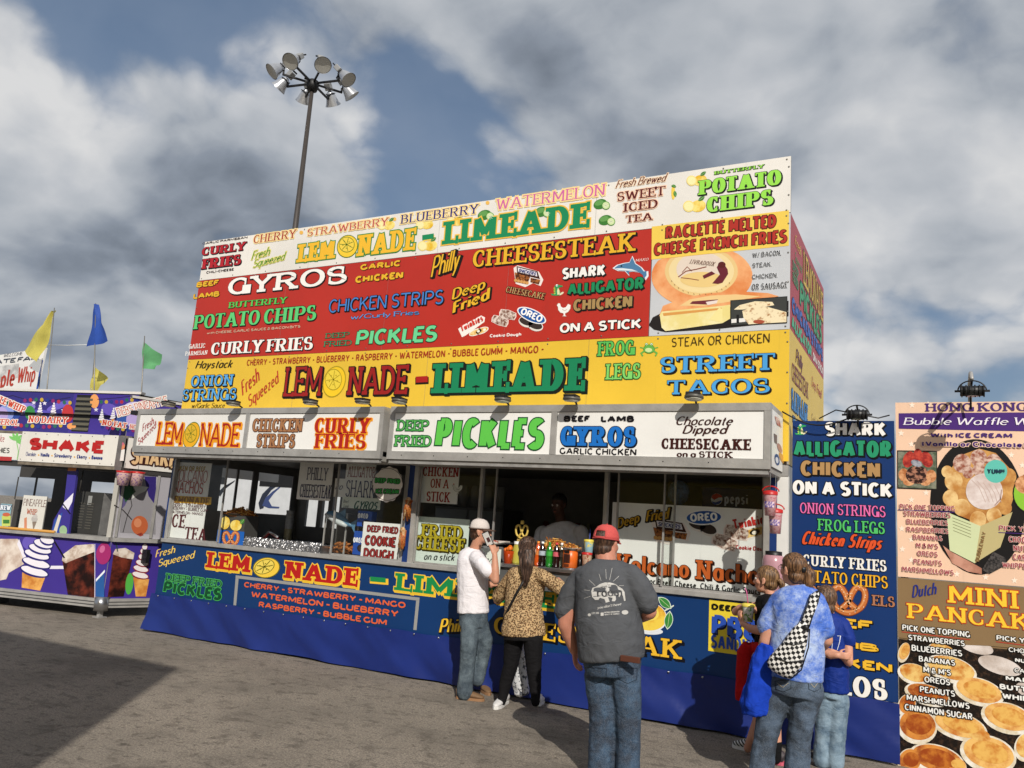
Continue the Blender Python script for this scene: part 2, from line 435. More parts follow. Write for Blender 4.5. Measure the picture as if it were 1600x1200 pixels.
def glyph_polys(ch, thick, thin, sl, stt, ax, inx, iny, g):
    """polys of a glyph in units of cap height; ax horizontal scale of skeleton"""
    w, strokes = GL[ch]; out = []
    tr = lambda p: (p[0]*ax+inx, iny+p[1]*(1-2*iny))
    for path, fl in strokes:
        pp = [tr(p) for p in path]
        if fl == 'cc': out.append(ribbon(pp, thick, thin, g, True)); continue
        out.append(ribbon(pp, thick, thin, g))
        if sl <= 0: continue
        for e, f in ((0, fl[0]), (-1, fl[1])):
            x, y = pp[e]
            if f == 's':
                hw = thick/2+sl+g; top = y > .5
                if top: y0, y1 = y-stt*.9-g+iny*.3, 1+g
                else: y0, y1 = -g, y+stt*.9+g-iny*.3
                out.append(([Vector((x-hw, y0)), Vector((x+hw, y0)), Vector((x+hw, y1)), Vector((x-hw, y1))], [(0, 1, 2, 3)]))
            elif f == 'v':
                hh = thin/2+sl*.85+g; hw = stt*.55+g; sgn = 1 if y > .5 else -1
                if ch == 'T': hh *= .8
                yy = y - sgn*sl*.6 if abs(y-.52) > .12 else y
                out.append(([Vector((x-hw, yy-hh)), Vector((x+hw, yy-hh)), Vector((x+hw, yy+hh)), Vector((x-hw, yy+hh))], [(0, 1, 2, 3)]))
    return out
def text_polys(s, W_, Hh, style, g=0., bold=None, gapk=1.):
    """polys filling width W_ and cap height Hh; all output in metres in (x, y)"""
    thick, thin, sl, stt, slant, gap = STY[style]
    if bold: thick *= bold; thin *= bold
    Wn = W_/Hh; gap *= gapk
    AXMIN = .66 if sl else .5
    chars = [c for c in s if c != ' ']; n = len(chars)
    def ser(c, side):
        fl = ''.join(f for _, f in GL[c][1])
        if 's' not in fl: return .1 if 'v' in fl else 0.
        if side == 1 and c in 'BDEFLPGJT': return .15
        if c in 'TY': return .1
        if side == 0 and c in 'GJ': return .1
        return .8
    RB = dict(E=.45, F=.45, L=.45, T=.4, C=.15, S=.1, r=.3, f=.25, t=.25, c=.15); LB = dict(T=.4, J=.2)
    def total(k, ax):
        t, gp, sx = thick*k, gap*max(k, .6), sl*k
        x = -gp
        for c in s:
            if c == ' ': x += .24*(.5+ax*.6)+.06
            else: x += GL[c][0]*ax+t*(1-RB.get(c, 0)-LB.get(c, 0))+gp+sx*(ser(c, 0)+ser(c, 1))
        return x
    room = Wn-slant*.8
    k = 1.
    if total(1., AXMIN) > room:
        lo, hi = .25, 1.
        for _ in range(24):
            k = (lo+hi)/2
            if total(k, AXMIN) > room: hi = k
            else: lo = k
        k = lo
    elif total(1., 1.15) < room:          # wide setting: heavier strokes rather than stretched letters
        lo, hi = 1., (1.3 if sl else 1.6)
        for _ in range(16):
            k = (lo+hi)/2
            if total(k, 1.15) > room: hi = k
            else: lo = k
        k = lo
    t0, t1 = total(k, 0.), total(k, 1.); ax = max(.2, (room-t0)/(t1-t0))
    thick *= k; gap *= max(k, .6); thin = min(thin, thick)*(max(1, k*.95) if not sl else 1); sl2 = sl*k; stt *= min(1, max(k, .7))
    x = 0; out = []
    for c in s:
        if c == ' ': x += .24*(.5+ax*.6)+.06; continue
        e0, e1 = sl2*ser(c, 0), sl2*ser(c, 1)
        x -= thick*LB.get(c, 0)
        for vs, fs in glyph_polys(c, thick, thin, sl2, stt, ax, x+thick/2+e0, thin/2, g):
            out.append(([Vector(((v.x+slant*v.y)*Hh, v.y*Hh)) for v in vs], fs))
        x += GL[c][0]*ax+thick*(1-RB.get(c, 0))+e0+e1+gap
    return out
class Print:
    """flat print on a plane: lettering and drawings, each call one sub-part"""
    def __init__(s, pl, parent, base=.0015, noun='lettering'):
        s.pl = pl; s.par = parent; s.base = base; s.noun = noun; s.k = 0
    def _emit(s, mb, polys, fr, m, k0, off=(0, 0), cyc=8):
        O, U, V = fr; st = .00013
        for i, (vs, fs) in enumerate(polys):
            k = k0 + (i % cyc)*st
            ww = []
            for v in vs:
                p = O+U*(v.x+off[0])+V*(v.y+off[1])
                ww.append(s.pl.w(p.x, p.y, k))
            # face the viewer
            if len(ww) >= 3:
                nrm = (ww[fs[0][1]]-ww[fs[0][0]]).cross(ww[fs[0][2]]-ww[fs[0][0]])
                ff = fs if nrm.dot(s.pl.n) > 0 else [tuple(reversed(f)) for f in fs]
            mb.add(ww, ff, m)
    def T(s, txt, bl, tr, style='bold', fill='#ffffff', out=None, ow=.06, shadow=None, sd=(.07, -.07), bold=None, br=None, h=None, rough=.42, gapk=1., name=None, out2=None, ow2=.1):
        """bl/tr pixel corners of an upright line; or bl and br with h = cap height in metres for a tilted one"""
        a = Vector(s.pl.uz(bl))
        if br is not None:
            b = Vector(s.pl.uz(br)); W_ = (b-a).length; U = (b-a).normalized(); V = Vector((-U.y, U.x)); Hh = h
        else:
            b = Vector(s.pl.uz(tr)); W_ = b.x-a.x; Hh = b.y-a.y; U = Vector((1, 0)); V = Vector((0, 1))
            if W_ < 0: a.x, W_ = b.x, -W_
        fr = (a, U, V); mb = MB()
        body = text_polys(txt, W_, Hh, style, 0, bold, gapk)
        if shadow:
            g = text_polys(txt, W_, Hh, style, ow if out else .0, bold, gapk)
            for q in (1., .66, .33):
                s._emit(mb, g, fr, vinyl(shadow, rough), s.base+(1-q)*.0009, (sd[0]*Hh*q, sd[1]*Hh*q))
        if out2:
            s._emit(mb, text_polys(txt, W_, Hh, style, ow2, bold, gapk), fr, vinyl(out2, rough), s.base+.0014)
        if out:
            s._emit(mb, text_polys(txt, W_, Hh, style, ow, bold, gapk), fr, vinyl(out, rough), s.base+.0026)
        s._emit(mb, body, fr, vinyl(fill, rough), s.base+.0038)
        o = mb.build(name or s.noun, s.par)
        return o
    def poly(s, pts, c, k=0, mb=None, name='printed_shape', m=None):
        """polygon given by pixels, lying on the plane at layer k"""
        uv = [Vector(s.pl.uz(q)) for q in pts]
        own = mb is None; mb = mb or MB()
        s._emit(mb, [(uv, [tuple(range(len(uv)))])], (Vector((0, 0)), Vector((1, 0)), Vector((0, 1))), m or vinyl(c), s.base+k*.0009, cyc=1)
        if own: return mb.build(name, s.par)
        return mb
    def ell(s, c, rx, ry, col, k=0, mb=None, rot=0, n=28, name='printed_shape', m=None, a0=0, a1=360):
        cr, sr = math.cos(math.radians(rot)), math.sin(math.radians(rot)); pts = []
        full = abs(a1-a0) >= 360
        for i in range(n if full else n+1):
            t = math.radians(a0+(a1-a0)*i/n); x, y = rx*math.cos(t), ry*math.sin(t)
            pts.append((c[0]+x*cr-y*sr, c[1]+x*sr+y*cr))
        return s.poly(pts, col, k, mb, name, m)
    def line(s, pts, w, col, k=0, mb=None, name='printed_line', m=None):
        own = mb is None; mb = mb or MB()
        vs, fs = ribbon(pts, w, w, 0)
        uv = [Vector(s.pl.uz((v.x, v.y))) for v in vs]
        s._emit(mb, [(uv, fs)], (Vector((0, 0)), Vector((1, 0)), Vector((0, 1))), m or vinyl(col), s.base+k*.0009, cyc=1)
        if own: return mb.build(name, s.par)
        return mb
def panel(name, pl, u0, z0, u1, z1, th, m, parent, edge=None, k=0.):
    """board standing on plane pl with its face at k towards the viewer and th thick behind"""
    mb = MB(); P = pl.w
    f = [P(u0, z0, k), P(u1, z0, k), P(u1, z1, k), P(u0, z1, k)]; b = [P(u0, z0, k-th), P(u1, z0, k-th), P(u1, z1, k-th), P(u0, z1, k-th)]
    mb.add(f, [(0, 1, 2, 3)], m)
    mb.add(f+b, [(7, 6, 5, 4), (0, 4, 5, 1), (1, 5, 6, 2), (2, 6, 7, 3), (3, 7, 4, 0)], edge or ALU2)
    return mb.build(name, parent)
# ------------------------------------------------------------------ ground
def asphalt():
    M = bpy.data.materials.new('worn_asphalt'); M.use_nodes = True; N = NT(M.node_tree); t = M.node_tree
    b = t.nodes['Principled BSDF']; P = N.n('TexCoord').outputs['Object']
    a = N.noise(P, 190, 3, .7); s1 = N.noise(P, 60, 5, .7); s2 = N.noise(P, 1.1, 6, .6); s3 = N.noise(P, .25, 4, .5)
    mp = N.n('Mapping'); t.links.new(P, mp.inputs[0]); mp.inputs[3].default_value = (1, 3.2, 1); mp.inputs[2].default_value = (0, 0, .3)
    st = N.noise(mp.outputs[0], 3.5, 6, .65)
    v = N.math('ADD', N.math('MULTIPLY', a, .55), N.math('MULTIPLY', s1, .45))
    col = N.mix(N.smooth(v, .36, .66), (.08, .073, .066), (.66, .60, .52))
    col = N.mix(N.smooth(s2, .35, .7, 0, .45), col, (.17, .158, .142))
    col = N.mix(N.smooth(s3, .4, .65, 0, .35), col, (.29, .27, .24))
    col = N.mix(N.smooth(st, .53, .68, 0, .5), col, (.11, .102, .092))
    vor = N.n('TexVoronoi', feature='DISTANCE_TO_EDGE'); vor.inputs['Scale'].default_value = .55
    w = N.n('TexNoise'); t.links.new(P, w.inputs[0]); w.inputs['Scale'].default_value = 2.5; w.inputs['Detail'].default_value = 5
    t.links.new(N.vmath('ADD', P, N.vmath('SCALE', N.vmath('SUBTRACT', w.outputs['Color'], (.5, .5, .5)), .9)), vor.inputs['Vector'])
    fl = N.smooth(N.noise(P, 13, 4, .6), 0.57, .68, 0, .5); col = N.mix(fl, col, (.06, .053, .045))
    f2 = N.smooth(N.noise(P, 4.5, 6, .7), .52, .64, 0, .5); col = N.mix(f2, col, (.10, .09, .078))
    pt = N.smooth(N.noise(P, .55, 5, .65), .5, .7, 0, .35); col = N.mix(pt, col, (.12, .11, .096))
    col = N.mix(1.0, col, (.77, .735, .69), 'MULTIPLY'); ck = fl
    t.links.new(col, b.inputs['Base Color']); b.inputs['Roughness'].default_value = .85; b.inputs['Specular IOR Level'].default_value = .25
    bn = N.n('Bump'); bn.inputs['Distance'].default_value = .009; bn.inputs['Strength'].default_value = .9
    hh = N.math('SUBTRACT', N.math('ADD', N.math('MULTIPLY', s1, .6), N.math('MULTIPLY', a, .5)), ck)
    t.links.new(hh, bn.inputs['Height']); t.links.new(bn.outputs[0], b.inputs['Normal'])
    return M
mb = MB(); mb.add([(-400, -400, 0), (400, -400, 0), (400, 600, 0), (-400, 600, 0)], [(0, 1, 2, 3)], asphalt())
tag(mb.build('asphalt_ground'), kind='structure')

# ------------------------------------------------------------------ printed drawings used on several boards
def foodmat(name, c1, c2, scale=25, thr=(.35, .65), rough=.45): return mat(name, c1, rough, var=.0, vscale=scale, col2=c2, thr=thr, spec=.3)
GOLD = foodmat('printed_crust', '#9a4d1c', '#f0b860', 14, (.38, .6))
CHOC = foodmat('printed_chocolate', '#4a2412', '#b06a34', 40, (.4, .6))
def R2(c, p, rot):
    a = math.radians(rot); return (c[0]+p[0]*math.cos(a)-p[1]*math.sin(a), c[1]+p[0]*math.sin(a)+p[1]*math.cos(a))
def lemon_slice(pr, c, rx, ry, rot=0, rim='#5f6a20', body='#f2b824', face='#f3d34e', k=1, name='lemon_drawing'):
    mb = MB()
    pr.ell(c, rx*1.08, ry*1.08, rim, k, mb, rot); pr.ell(c, rx, ry, body, k+1, mb, rot)
    cf = R2(c, (-rx*.13, -ry*.12), rot)
    pr.ell(cf, rx*.82, ry*.72, rim, k+2, mb, rot-14); pr.ell(cf, rx*.76, ry*.66, face, k+3, mb, rot-14)
    for i in range(7):
        a = 2*PI*i/7+.3
        p = R2(cf, (rx*.7*math.cos(a), ry*.6*math.sin(a)), rot-14)
        pr.line([cf, p], max(.5, rx*.06), rim, k+4, mb)
    for i in range(5):
        a = 2*PI*i/5; q = R2(cf, (rx*.4*math.cos(a), ry*.33*math.sin(a)), rot)
        pr.ell(q, rx*.05, ry*.05, rim, k+5, mb)
    return mb.build(name, pr.par)
def leaf(pr, c, L, w, rot, col='#3f8a34', k=3, mb=None, rim=None):
    own = mb is None; mb = mb or MB()
    def shp(s_): return [R2(c, (L*s_*(t*2-1), w*s_*math.sin(PI*t)**.8*sg), rot) for sg, rng in ((1, range(0, 9)), (-1, range(7, 0, -1))) for t in [i/8 for i in rng]]
    if rim: pr.poly(shp(1.15), rim, k-1, mb)
    pr.poly(shp(1), col, k, mb); pr.line([R2(c, (-L*.9, 0), rot), R2(c, (L*.9, 0), rot)], w*.12, '#bfd8a0', k+1, mb)
    return mb.build('leaf_drawing', pr.par) if own else mb
def small_lemon(pr, c, r, name='lemon_photo_print'):
    mb = MB(); pr.ell(c, r*1.15, r*.85, foodmat('printed_lemon', '#e9b92c', '#f7e27a', 9), 1, mb, -20) if False else None
    m = foodmat('printed_lemon', '#e6b92e', '#f8e688', 9)
    pr.ell(c, r*1.15, r*.88, None, 1, mb, -15, m=m)
    pr.ell((c[0]-r*1.4, c[1]+r*.05), r*.85, r*.85, '#f6e08a', 2, mb); pr.ell((c[0]-r*1.4, c[1]+r*.05), r*.68, r*.68, '#f9efb0', 3, mb)
    leaf(pr, (c[0]+r*.5, c[1]-r*1.1), r*.6, r*.28, -35, '#47803a', 3, mb)
    return mb.build(name, pr.par)
def small_lime(pr, c, r, rot=-20):
    mb = MB(); pr.ell(c, r*1.2, r*.85, '#3f7d35', 1, mb, rot); pr.ell((c[0]-r*.2, c[1]-r*.2), r*.8, r*.45, '#67a055', 2, mb, rot)
    q = (c[0]+r*1.0, c[1]+r*.25); pr.ell(q, r*.72, r*.72, '#5d9c45', 3, mb); pr.ell(q, r*.6, r*.6, '#cfe3a5', 4, mb)
    for i in range(4):
        a = PI*i/4; pr.line([(q[0]-r*.55*math.cos(a), q[1]-r*.55*math.sin(a)), (q[0]+r*.55*math.cos(a), q[1]+r*.55*math.sin(a))], r*.07, '#f0f6da', 5, mb)
    return mb.build('lime_photo_print', pr.par)
def pretzel_pts(c, rx, ry, rot=0):
    P = []
    for i in range(61):
        t = i/60*2*PI*.86+.45
        P.append((math.sin(t)*(1-.25*math.cos(t)), -math.cos(t)))
    a = [(-.12, .92), (.45, .45), (.62, .0), (.95, -.45), (.78, -.92), (.3, -.95), (0, -.45), (-.3, -.95), (-.78, -.92), (-.95, -.45), (-.62, 0), (-.45, .45), (.12, .92)]
    a = [(-.5, .72), (-.15, .35), (.05, 0), (.2, -.45), (.5, -.9), (.88, -.7), (.95, -.1), (.7, .55), (0, .93), (-.7, .55), (-.95, -.1), (-.88, -.7), (-.5, -.9), (-.2, -.45), (-.05, 0), (.15, .35), (.5, .72)]
    out = []
    n = len(a)
    for i in range(n-1):
        p0, p1, p2, p3 = a[max(i-1, 0)], a[i], a[i+1], a[min(i+2, n-1)]
        for s_ in range(5):
            t = s_/5; out.append(tuple(.5*((2*p1[j])+(-p0[j]+p2[j])*t+(2*p0[j]-5*p1[j]+4*p2[j]-p3[j])*t*t+(-p0[j]+3*p1[j]-3*p2[j]+p3[j])*t**3) for j in (0, 1)))
    out.append(a[-1])
    return [R2(c, (x*rx, y*ry), rot) for x, y in out]
def pretzel(pr, c, rx, ry, w, k=2, rim='#7a3a18', col='#c9743c', salt='#f6ead8'):
    mb = MB(); P = pretzel_pts(c, rx, ry)
    pr.line(P, w*1.3, rim, k, mb); pr.line(P, w, col, k+1, mb)
    pr.line([(x-w*.12, y-w*.15) for x, y in P], w*.3, '#e09a60', k+2, mb)
    rnd = random.Random(4)
    for i in range(2, len(P)-2, 2):
        x, y = P[i]; pr.ell((x+rnd.uniform(-.3, .3)*w, y+rnd.uniform(-.3, .3)*w), w*.09, w*.09, salt, k+3, mb, n=5)
    return mb.build('pretzel_drawing', pr.par)
def cookie_logo(pr, c, s_, rot=20, letter=True):
    """blue oval word mark over two dark sandwich cookies"""
    mb = MB()
    for dx, dy in ((-.42, .5), (.28, .8)):
        q = R2(c, (dx*s_, dy*s_), 0)
        pr.ell(q, .62*s_, .42*s_, '#f4f0ec', 1, mb, 18); pr.ell(q, .56*s_, .36*s_, '#2a211f', 2, mb, 18)
        pr.ell((q[0], q[1]+.1*s_), .54*s_, .3*s_, '#e8e2da', 2.6, mb, 18); pr.ell((q[0], q[1]-.04*s_), .56*s_, .3*s_, '#3a2f2c', 3, mb, 18)
    pr.ell(c, 1.22*s_, .5*s_, '#f6f6f6', 4, mb, rot); pr.ell(c, 1.12*s_, .42*s_, '#1f5aa8', 5, mb, rot)
    mb.build('cookie_drawing', pr.par)
    a = R2(c, (-.88*s_, .26*s_), rot); b = R2(c, (.9*s_, .24*s_), rot)
    hh = abs(pr.pl.uz((c[0], c[1]-s_*.27))[1]-pr.pl.uz((c[0], c[1]+s_*.27))[1])
    p2 = Print(pr.pl, pr.par, pr.base+.006); p2.T('OREO', a, None, 'heavy', '#ffffff', br=b, h=hh)
def choc_bar(pr, c, s_, rot=12, word='SNICKERS'):
    mb = MB()
    pr.poly([R2(c, q, rot) for q in ((-1.15*s_, -.5*s_), (-.9*s_, -.75*s_), (.75*s_, -.62*s_), (1.2*s_, -.1*s_), (1.1*s_, .4*s_), (.5*s_, .3*s_), (0, .72*s_), (-.75*s_, .62*s_))], '#f2e6e0', .5, mb)
    pr.poly([R2(c, q, rot) for q in ((-1.0*s_, -.2*s_), (.2*s_, -.1*s_), (.1*s_, .5*s_), (-.75*s_, .5*s_))], None, 2, mb, m=CHOC)
    pr.poly([R2(c, q, rot) for q in ((.25*s_, -.05*s_), (1.0*s_, -.05*s_), (.95*s_, .32*s_), (.3*s_, .28*s_))], None, 2, mb, m=CHOC)
    for i in range(5): pr.ell(R2(c, ((-.8+.22*i)*s_, .38*s_), rot), .12*s_, .12*s_, '#d9a05c', 3, mb, n=9)
    pr.poly([R2(c, q, rot) for q in ((-.95*s_, -.68*s_), (.65*s_, -.62*s_), (.95*s_, -.1*s_), (-.8*s_, -.15*s_))], '#3c1a12', 3, mb)
    pr.poly([R2(c, q, rot) for q in ((-.85*s_, -.6*s_), (.6*s_, -.55*s_), (.72*s_, -.24*s_), (-.75*s_, -.27*s_))], '#e9e4ea', 4, mb)
    mb.build('chocolate_bar_print', pr.par)
    hh = abs(pr.pl.uz((c[0], c[1]-s_*.12))[1]-pr.pl.uz((c[0], c[1]+s_*.12))[1])
    p2 = Print(pr.pl, pr.par, pr.base+.005); p2.T(word, R2(c, (-.74*s_, -.3*s_), rot), None, 'boldi', '#1c2f7a', br=R2(c, (.6*s_, -.27*s_), rot), h=hh)
def sponge_cakes(pr, c, s_, rot=-22, word_pts=None):
    mb = MB(); m = foodmat('printed_sponge', '#dba040', '#f6dc9a', 20)
    for dx, dy in ((-.25, .12), (.28, -.02)):
        q = R2(c, (dx*s_, dy*s_), 0)
        pr.ell(q, .62*s_, .27*s_, '#f6f0e6', 1, mb, rot); pr.ell(q, .55*s_, .2*s_, None, 2, mb, rot, m=m)
        pr.ell(R2(q, (.25*s_, .02*s_), rot), .13*s_, .1*s_, '#fff6e2', 3, mb, rot)
    return mb.build('sponge_cake_print', pr.par)
def dough_bits(pr, c, s_):
    mb = MB(); m = foodmat('printed_dough', '#6e3a22', '#e8d8cc', 30)
    for dx, dy, r in ((.3, -.3, 15), (-.25, .15, 20)):
        q = (c[0]+dx*s_, c[1]+dy*s_)
        def rect(k): return [R2(q, (x*k*s_, y*k*s_), r) for x, y in ((-.5, -.22), (.0, -.3), (.5, -.22), (.56, 0), (.5, .24), (0, .3), (-.5, .24), (-.56, 0))]
        pr.poly(rect(1.12), '#efdcd4', 1+dx, mb); pr.poly(rect(1), None, 2+dx, mb, m=m)
    return mb.build('cookie_dough_print', pr.par)
def shark(pr, c, s_):
    mb = MB(); B = [(-1, .1), (-.75, -.12), (-.35, -.25), (-.05, -.3), (.12, -.72), (.3, -.22), (.65, .05), (.85, .35), (1.0, .28), (1.02, .62), (.85, .9), (.78, .6), (.55, .4), (.2, .32), (-.1, .35), (-.05, .62), (-.3, .3), (-.7, .28)]
    pr.poly([(c[0]+x*s_*1.12, c[1]+y*s_*.95-.2) for x, y in B], '#e8eef2', 1, mb); pr.poly([(c[0]+x*s_, c[1]+y*s_*.85) for x, y in B], '#4f7fa6', 2, mb)
    pr.poly([(c[0]+x*s_, c[1]+y*s_*.85) for x, y in ((-.95, .12), (-.5, .1), (.1, .18), (.5, .36), (.15, .3), (-.3, .28), (-.7, .26))], '#dfe9ee', 3, mb)
    pr.ell((c[0]-.55*s_, c[1]-.05*s_), .06*s_, .05*s_, '#10181f', 4, mb, n=8)
    return mb.build('shark_drawing', pr.par)
def gator(pr, c, s_):
    mb = MB()
    pr.poly([(c[0]+x*s_, c[1]+y*s_) for x, y in ((-.1, -.95), (.25, -.8), (.85, -.7), (.8, -.5), (.25, -.4), (.2, -.1), (.45, .4), (.5, .9), (-.3, .95), (-.95, .9), (-1.15, .6), (-.6, .7), (-.4, .3), (-.35, -.2), (-.55, -.6))], '#2f9a5e', 1, mb)
    pr.poly([(c[0]+x*s_, c[1]+y*s_) for x, y in ((.05, -.35), (.3, .1), (.35, .75), (-.05, .8), (-.1, .2))], '#e6e3b0', 2, mb)
    pr.ell((c[0]+.65*s_, c[1]+.6*s_), .42*s_, .16*s_, '#e6e3c0', 2, mb, -35); pr.ell((c[0]-.1*s_, c[1]-.7*s_), .17*s_, .2*s_, '#fff', 3, mb, n=10) if False else None
    pr.ell((c[0]-.12*s_, c[1]-.72*s_), .17*s_, .2*s_, '#ffffff', 3, mb, n=10); pr.ell((c[0]-.08*s_, c[1]-.7*s_), .07*s_, .1*s_, '#101010', 4, mb, n=8)
    for i in range(4): pr.poly([(c[0]+(-.5+.05*i)*s_, c[1]+(-.4+.3*i)*s_), (c[0]+(-.75+.02*i)*s_, c[1]+(-.25+.3*i)*s_), (c[0]+(-.4)*s_, c[1]+(-.15+.3*i)*s_)], '#bfe05a', 2, mb)
    return mb.build('alligator_drawing', pr.par)
def hen(pr, c, s_, col='#f4f2ee', edge='#c9a78f'):
    mb = MB(); B = [(-.95, -.55), (-.75, -.9), (-.5, -.8), (-.4, -.4), (-.1, -.2), (.3, -.3), (.6, -.75), (.95, -.6), (.9, -.1), (.6, .35), (.2, .55), (.2, .85), (.4, .95), (-.2, .95), (0, .85), (-.05, .55), (-.45, .45), (-.75, .1), (-.8, -.35)]
    pr.poly([(c[0]+x*s_*1.07, c[1]+y*s_*1.06) for x, y in B], edge, 1, mb); pr.poly([(c[0]+x*s_, c[1]+y*s_) for x, y in B], col, 2, mb)
    pr.ell((c[0]-.72*s_, c[1]-.95*s_), .14*s_, .1*s_, '#d2402e', 3, mb, n=8); pr.line([(c[0]-.2*s_, c[1]), (c[0]+.15*s_, c[1]+.2*s_), (c[0]+.5*s_, c[1]-.05*s_)], .06*s_, edge, 3, mb)
    return mb.build('hen_drawing', pr.par)
def frog(pr, c, s_):
    mb = MB(); g = '#67b04c'
    pr.ell(c, .7*s_, .55*s_, '#2d6a30', 1, mb); pr.ell(c, .64*s_, .5*s_, g, 2, mb)
    pr.ell((c[0]-.05*s_, c[1]+.12*s_), .42*s_, .26*s_, '#cfe3a0', 3, mb)
    for dx in (-.3, .3):
        pr.ell((c[0]+dx*s_, c[1]-.55*s_), .2*s_, .2*s_, g, 3, mb, n=12); pr.ell((c[0]+dx*s_, c[1]-.57*s_), .12*s_, .12*s_, '#f4f6e4', 4, mb, n=10); pr.ell((c[0]+dx*s_, c[1]-.55*s_), .05*s_, .07*s_, '#111111', 5, mb, n=8)
    for sg in (-1, 1):
        pr.line([(c[0]+sg*.5*s_, c[1]+.2*s_), (c[0]+sg*.95*s_, c[1]+.5*s_), (c[0]+sg*.75*s_, c[1]+.85*s_)], .2*s_, g, 1.5, mb)
        pr.line([(c[0]+sg*.6*s_, c[1]-.1*s_), (c[0]+sg*1.1*s_, c[1]-.2*s_)], .12*s_, g, 1.5, mb)
    return mb.build('frog_drawing', pr.par)

# ------------------------------------------------------------------ the food stand
FY = 7.84
FP = Plane(0, FY)
uz = FP.uz
XL, XR = -9.53, -1.22
YB = 10.45
stand = thing('food_stand', ((XL+XR)/2, (FY+YB)/2, 0), 'long food stand with towering red and yellow menu signs, white light boxes and blue skirt', 'food stand')
Z_W0, Z_W1 = 4.962, 5.562
Z_R0 = 3.774
XRAC = uz((1017, 440))[0]
WHT, RED, YEL, NAVY = '#ebe7df', '#b93226', '#e6bf3e', '#143a78'
# boards: the joints between boards are real gaps of 3 mm
def board(name, x0, x1, z0, z1, c, pl=FP, th=.03, n=1, k=0., m=None):
    m = m or panelmat(c); mb = MB(); dx = (x1-x0)/n
    for i in range(n):
        a, b = x0+dx*i+.0015, x0+dx*(i+1)-.0015; P = pl.w
        f = [P(a, z0, k), P(b, z0, k), P(b, z1, k), P(a, z1, k)]; q = [P(a, z0, k-th), P(b, z0, k-th), P(b, z1, k-th), P(a, z1, k-th)]
        mb.add(f, [(0, 1, 2, 3)], m); mb.add(f+q, [(7, 6, 5, 4), (0, 4, 5, 1), (1, 5, 6, 2), (2, 6, 7, 3), (3, 7, 4, 0)], ALU2)
    o = mb.build('sign_board', stand); o['label'] = name
    return o
sb_white = board('white top sign board with drink flavours', XL, XR, Z_W0+.004, Z_W1, WHT, n=4)
sb_red = board('red sign board', XL, XRAC-.003, Z_R0+.002, Z_W0-.002, RED, n=4)
sb_yel = board('yellow sign board', XL, XR, 2.50, Z_R0-.002, YEL, n=4)
sb_rac = board('cheese picture board', XRAC+.001, XR, Z_R0+.002, Z_W0-.002, '#c9ccd0', n=1)
W1 = Print(FP, sb_white); R1 = Print(FP, sb_red); Y1 = Print(FP, sb_yel); C1 = Print(FP, sb_rac)
# screws along the board edges
mb = MB(); SCR = mat('screw_head', (120, 116, 108), .5, .5)
for z in (Z_W1-.03, Z_W0+.03, Z_W0-.03, Z_R0+.03, Z_R0-.03):
    for i in range(14): mb.ball((XL+.04+(XR-XL-.08)*i/13, FY-.003, z), (.009, .004, .009), SCR, 6, 4)
for x in (XL+.02, XR-.02):
    for i in range(9): mb.ball((x, FY-.003, 3.05+.3*i), (.009, .004, .009), SCR, 6, 4)
tag(mb.build('board_screws', stand), kind='stuff')
# white band
W1.T('GARLIC PARMESAN', (316.5, 382.5), (387.5, 369), 'sans', '#3a2a2a')
W1.T('CURLY', (315, 399.5), (385, 377.8), 'fat', '#b5222c', out='#1f1a1c', ow=.05, shadow='#1f1a1c', sd=(.08, -.08))
W1.T('FRIES', (315, 420.5), (378, 397.5), 'fat', '#b5222c', out='#1f1a1c', ow=.05, shadow='#1f1a1c', sd=(.08, -.08))
W1.T('CHILI-CHEESE', (322.5, 427.8), (366, 418.7), 'sans', '#3a2a2a')
for s_, a, b, c in (('CHERRY', (396, 380.5), (463.5, 358.5), '#a3313f'), ('STRAWBERRY', (480, 369.5), (607.5, 339.8), '#b84a5a'), ('BLUEBERRY', (626, 350), (748, 318.8), '#2c2f7d'), ('WATERMELON', (775, 328.5), (946.5, 287), '#d268a8')):
    W1.T(s_, a, b, 'serif', c, out='#f7dc9a', ow=.13)
for q in ((471, 363.5), (616.5, 342.5), (762, 317)): W1.ell(q, 3, 3, '#eebc5a', 1, name='printed_dot')
W1.T('Fresh', (393, 406.5), None, 'script', '#3f8f3c', br=(424, 398), h=.125, out='#e8dc7a', ow=.09)
W1.T('Squeezed', (395, 419), None, 'script', '#3f8f3c', br=(447, 405.5), h=.115, out='#e8dc7a', ow=.09)
W1.T('LEM', (463.3, 410.5), (526.5, 374.5), 'flare', '#f3be35', out='#3f8a3c', ow=.05)
lemon_slice(W1, (543, 385), 15, 17, 25, body='#f6cf3a', rim='#5d7a26')
W1.T('NADE', (557, 400.8), (651, 356), 'flare', '#f3be35', out='#3f8a3c', ow=.05)
W1.poly([(661, 369.5), (679, 366.8), (679, 374.8), (661, 377.5)], '#f3cf6a', 1, name='printed_dash'); W1.poly([(660, 367.5), (678, 364.8), (678, 372.8), (660, 375.5)], '#1f8a58', 2, name='printed_dash')
for q in ((608, 352), (668, 351), (716, 346)): small_lemon(W1, q, 8)
small_lemon(W1, (673, 384), 9)
for q in ((757, 336), (846, 331), (938, 319), (946, 344)): small_lime(W1, q, 9)
W1.T('LIMEADE', (691, 382.5), (922, 316), 'flare', '#1f8a58', out='#f1c04a', ow=.055)
W1.T('Fresh Brewed', (962, 294), None, 'script', '#5a1c1e', br=(1043, 283), h=.09, out='#f6d9b8', ow=.08)
for s_, a, b in (('SWEET', (964, 315), (1040, 290.5)), ('ICED', (974, 331.5), (1028.5, 311)), ('TEA', (978, 348.5), (1020.5, 332))): W1.T(s_, a, b, 'slab', '#5e1d1f', out='#f4cdb0', ow=.09, bold=.8)
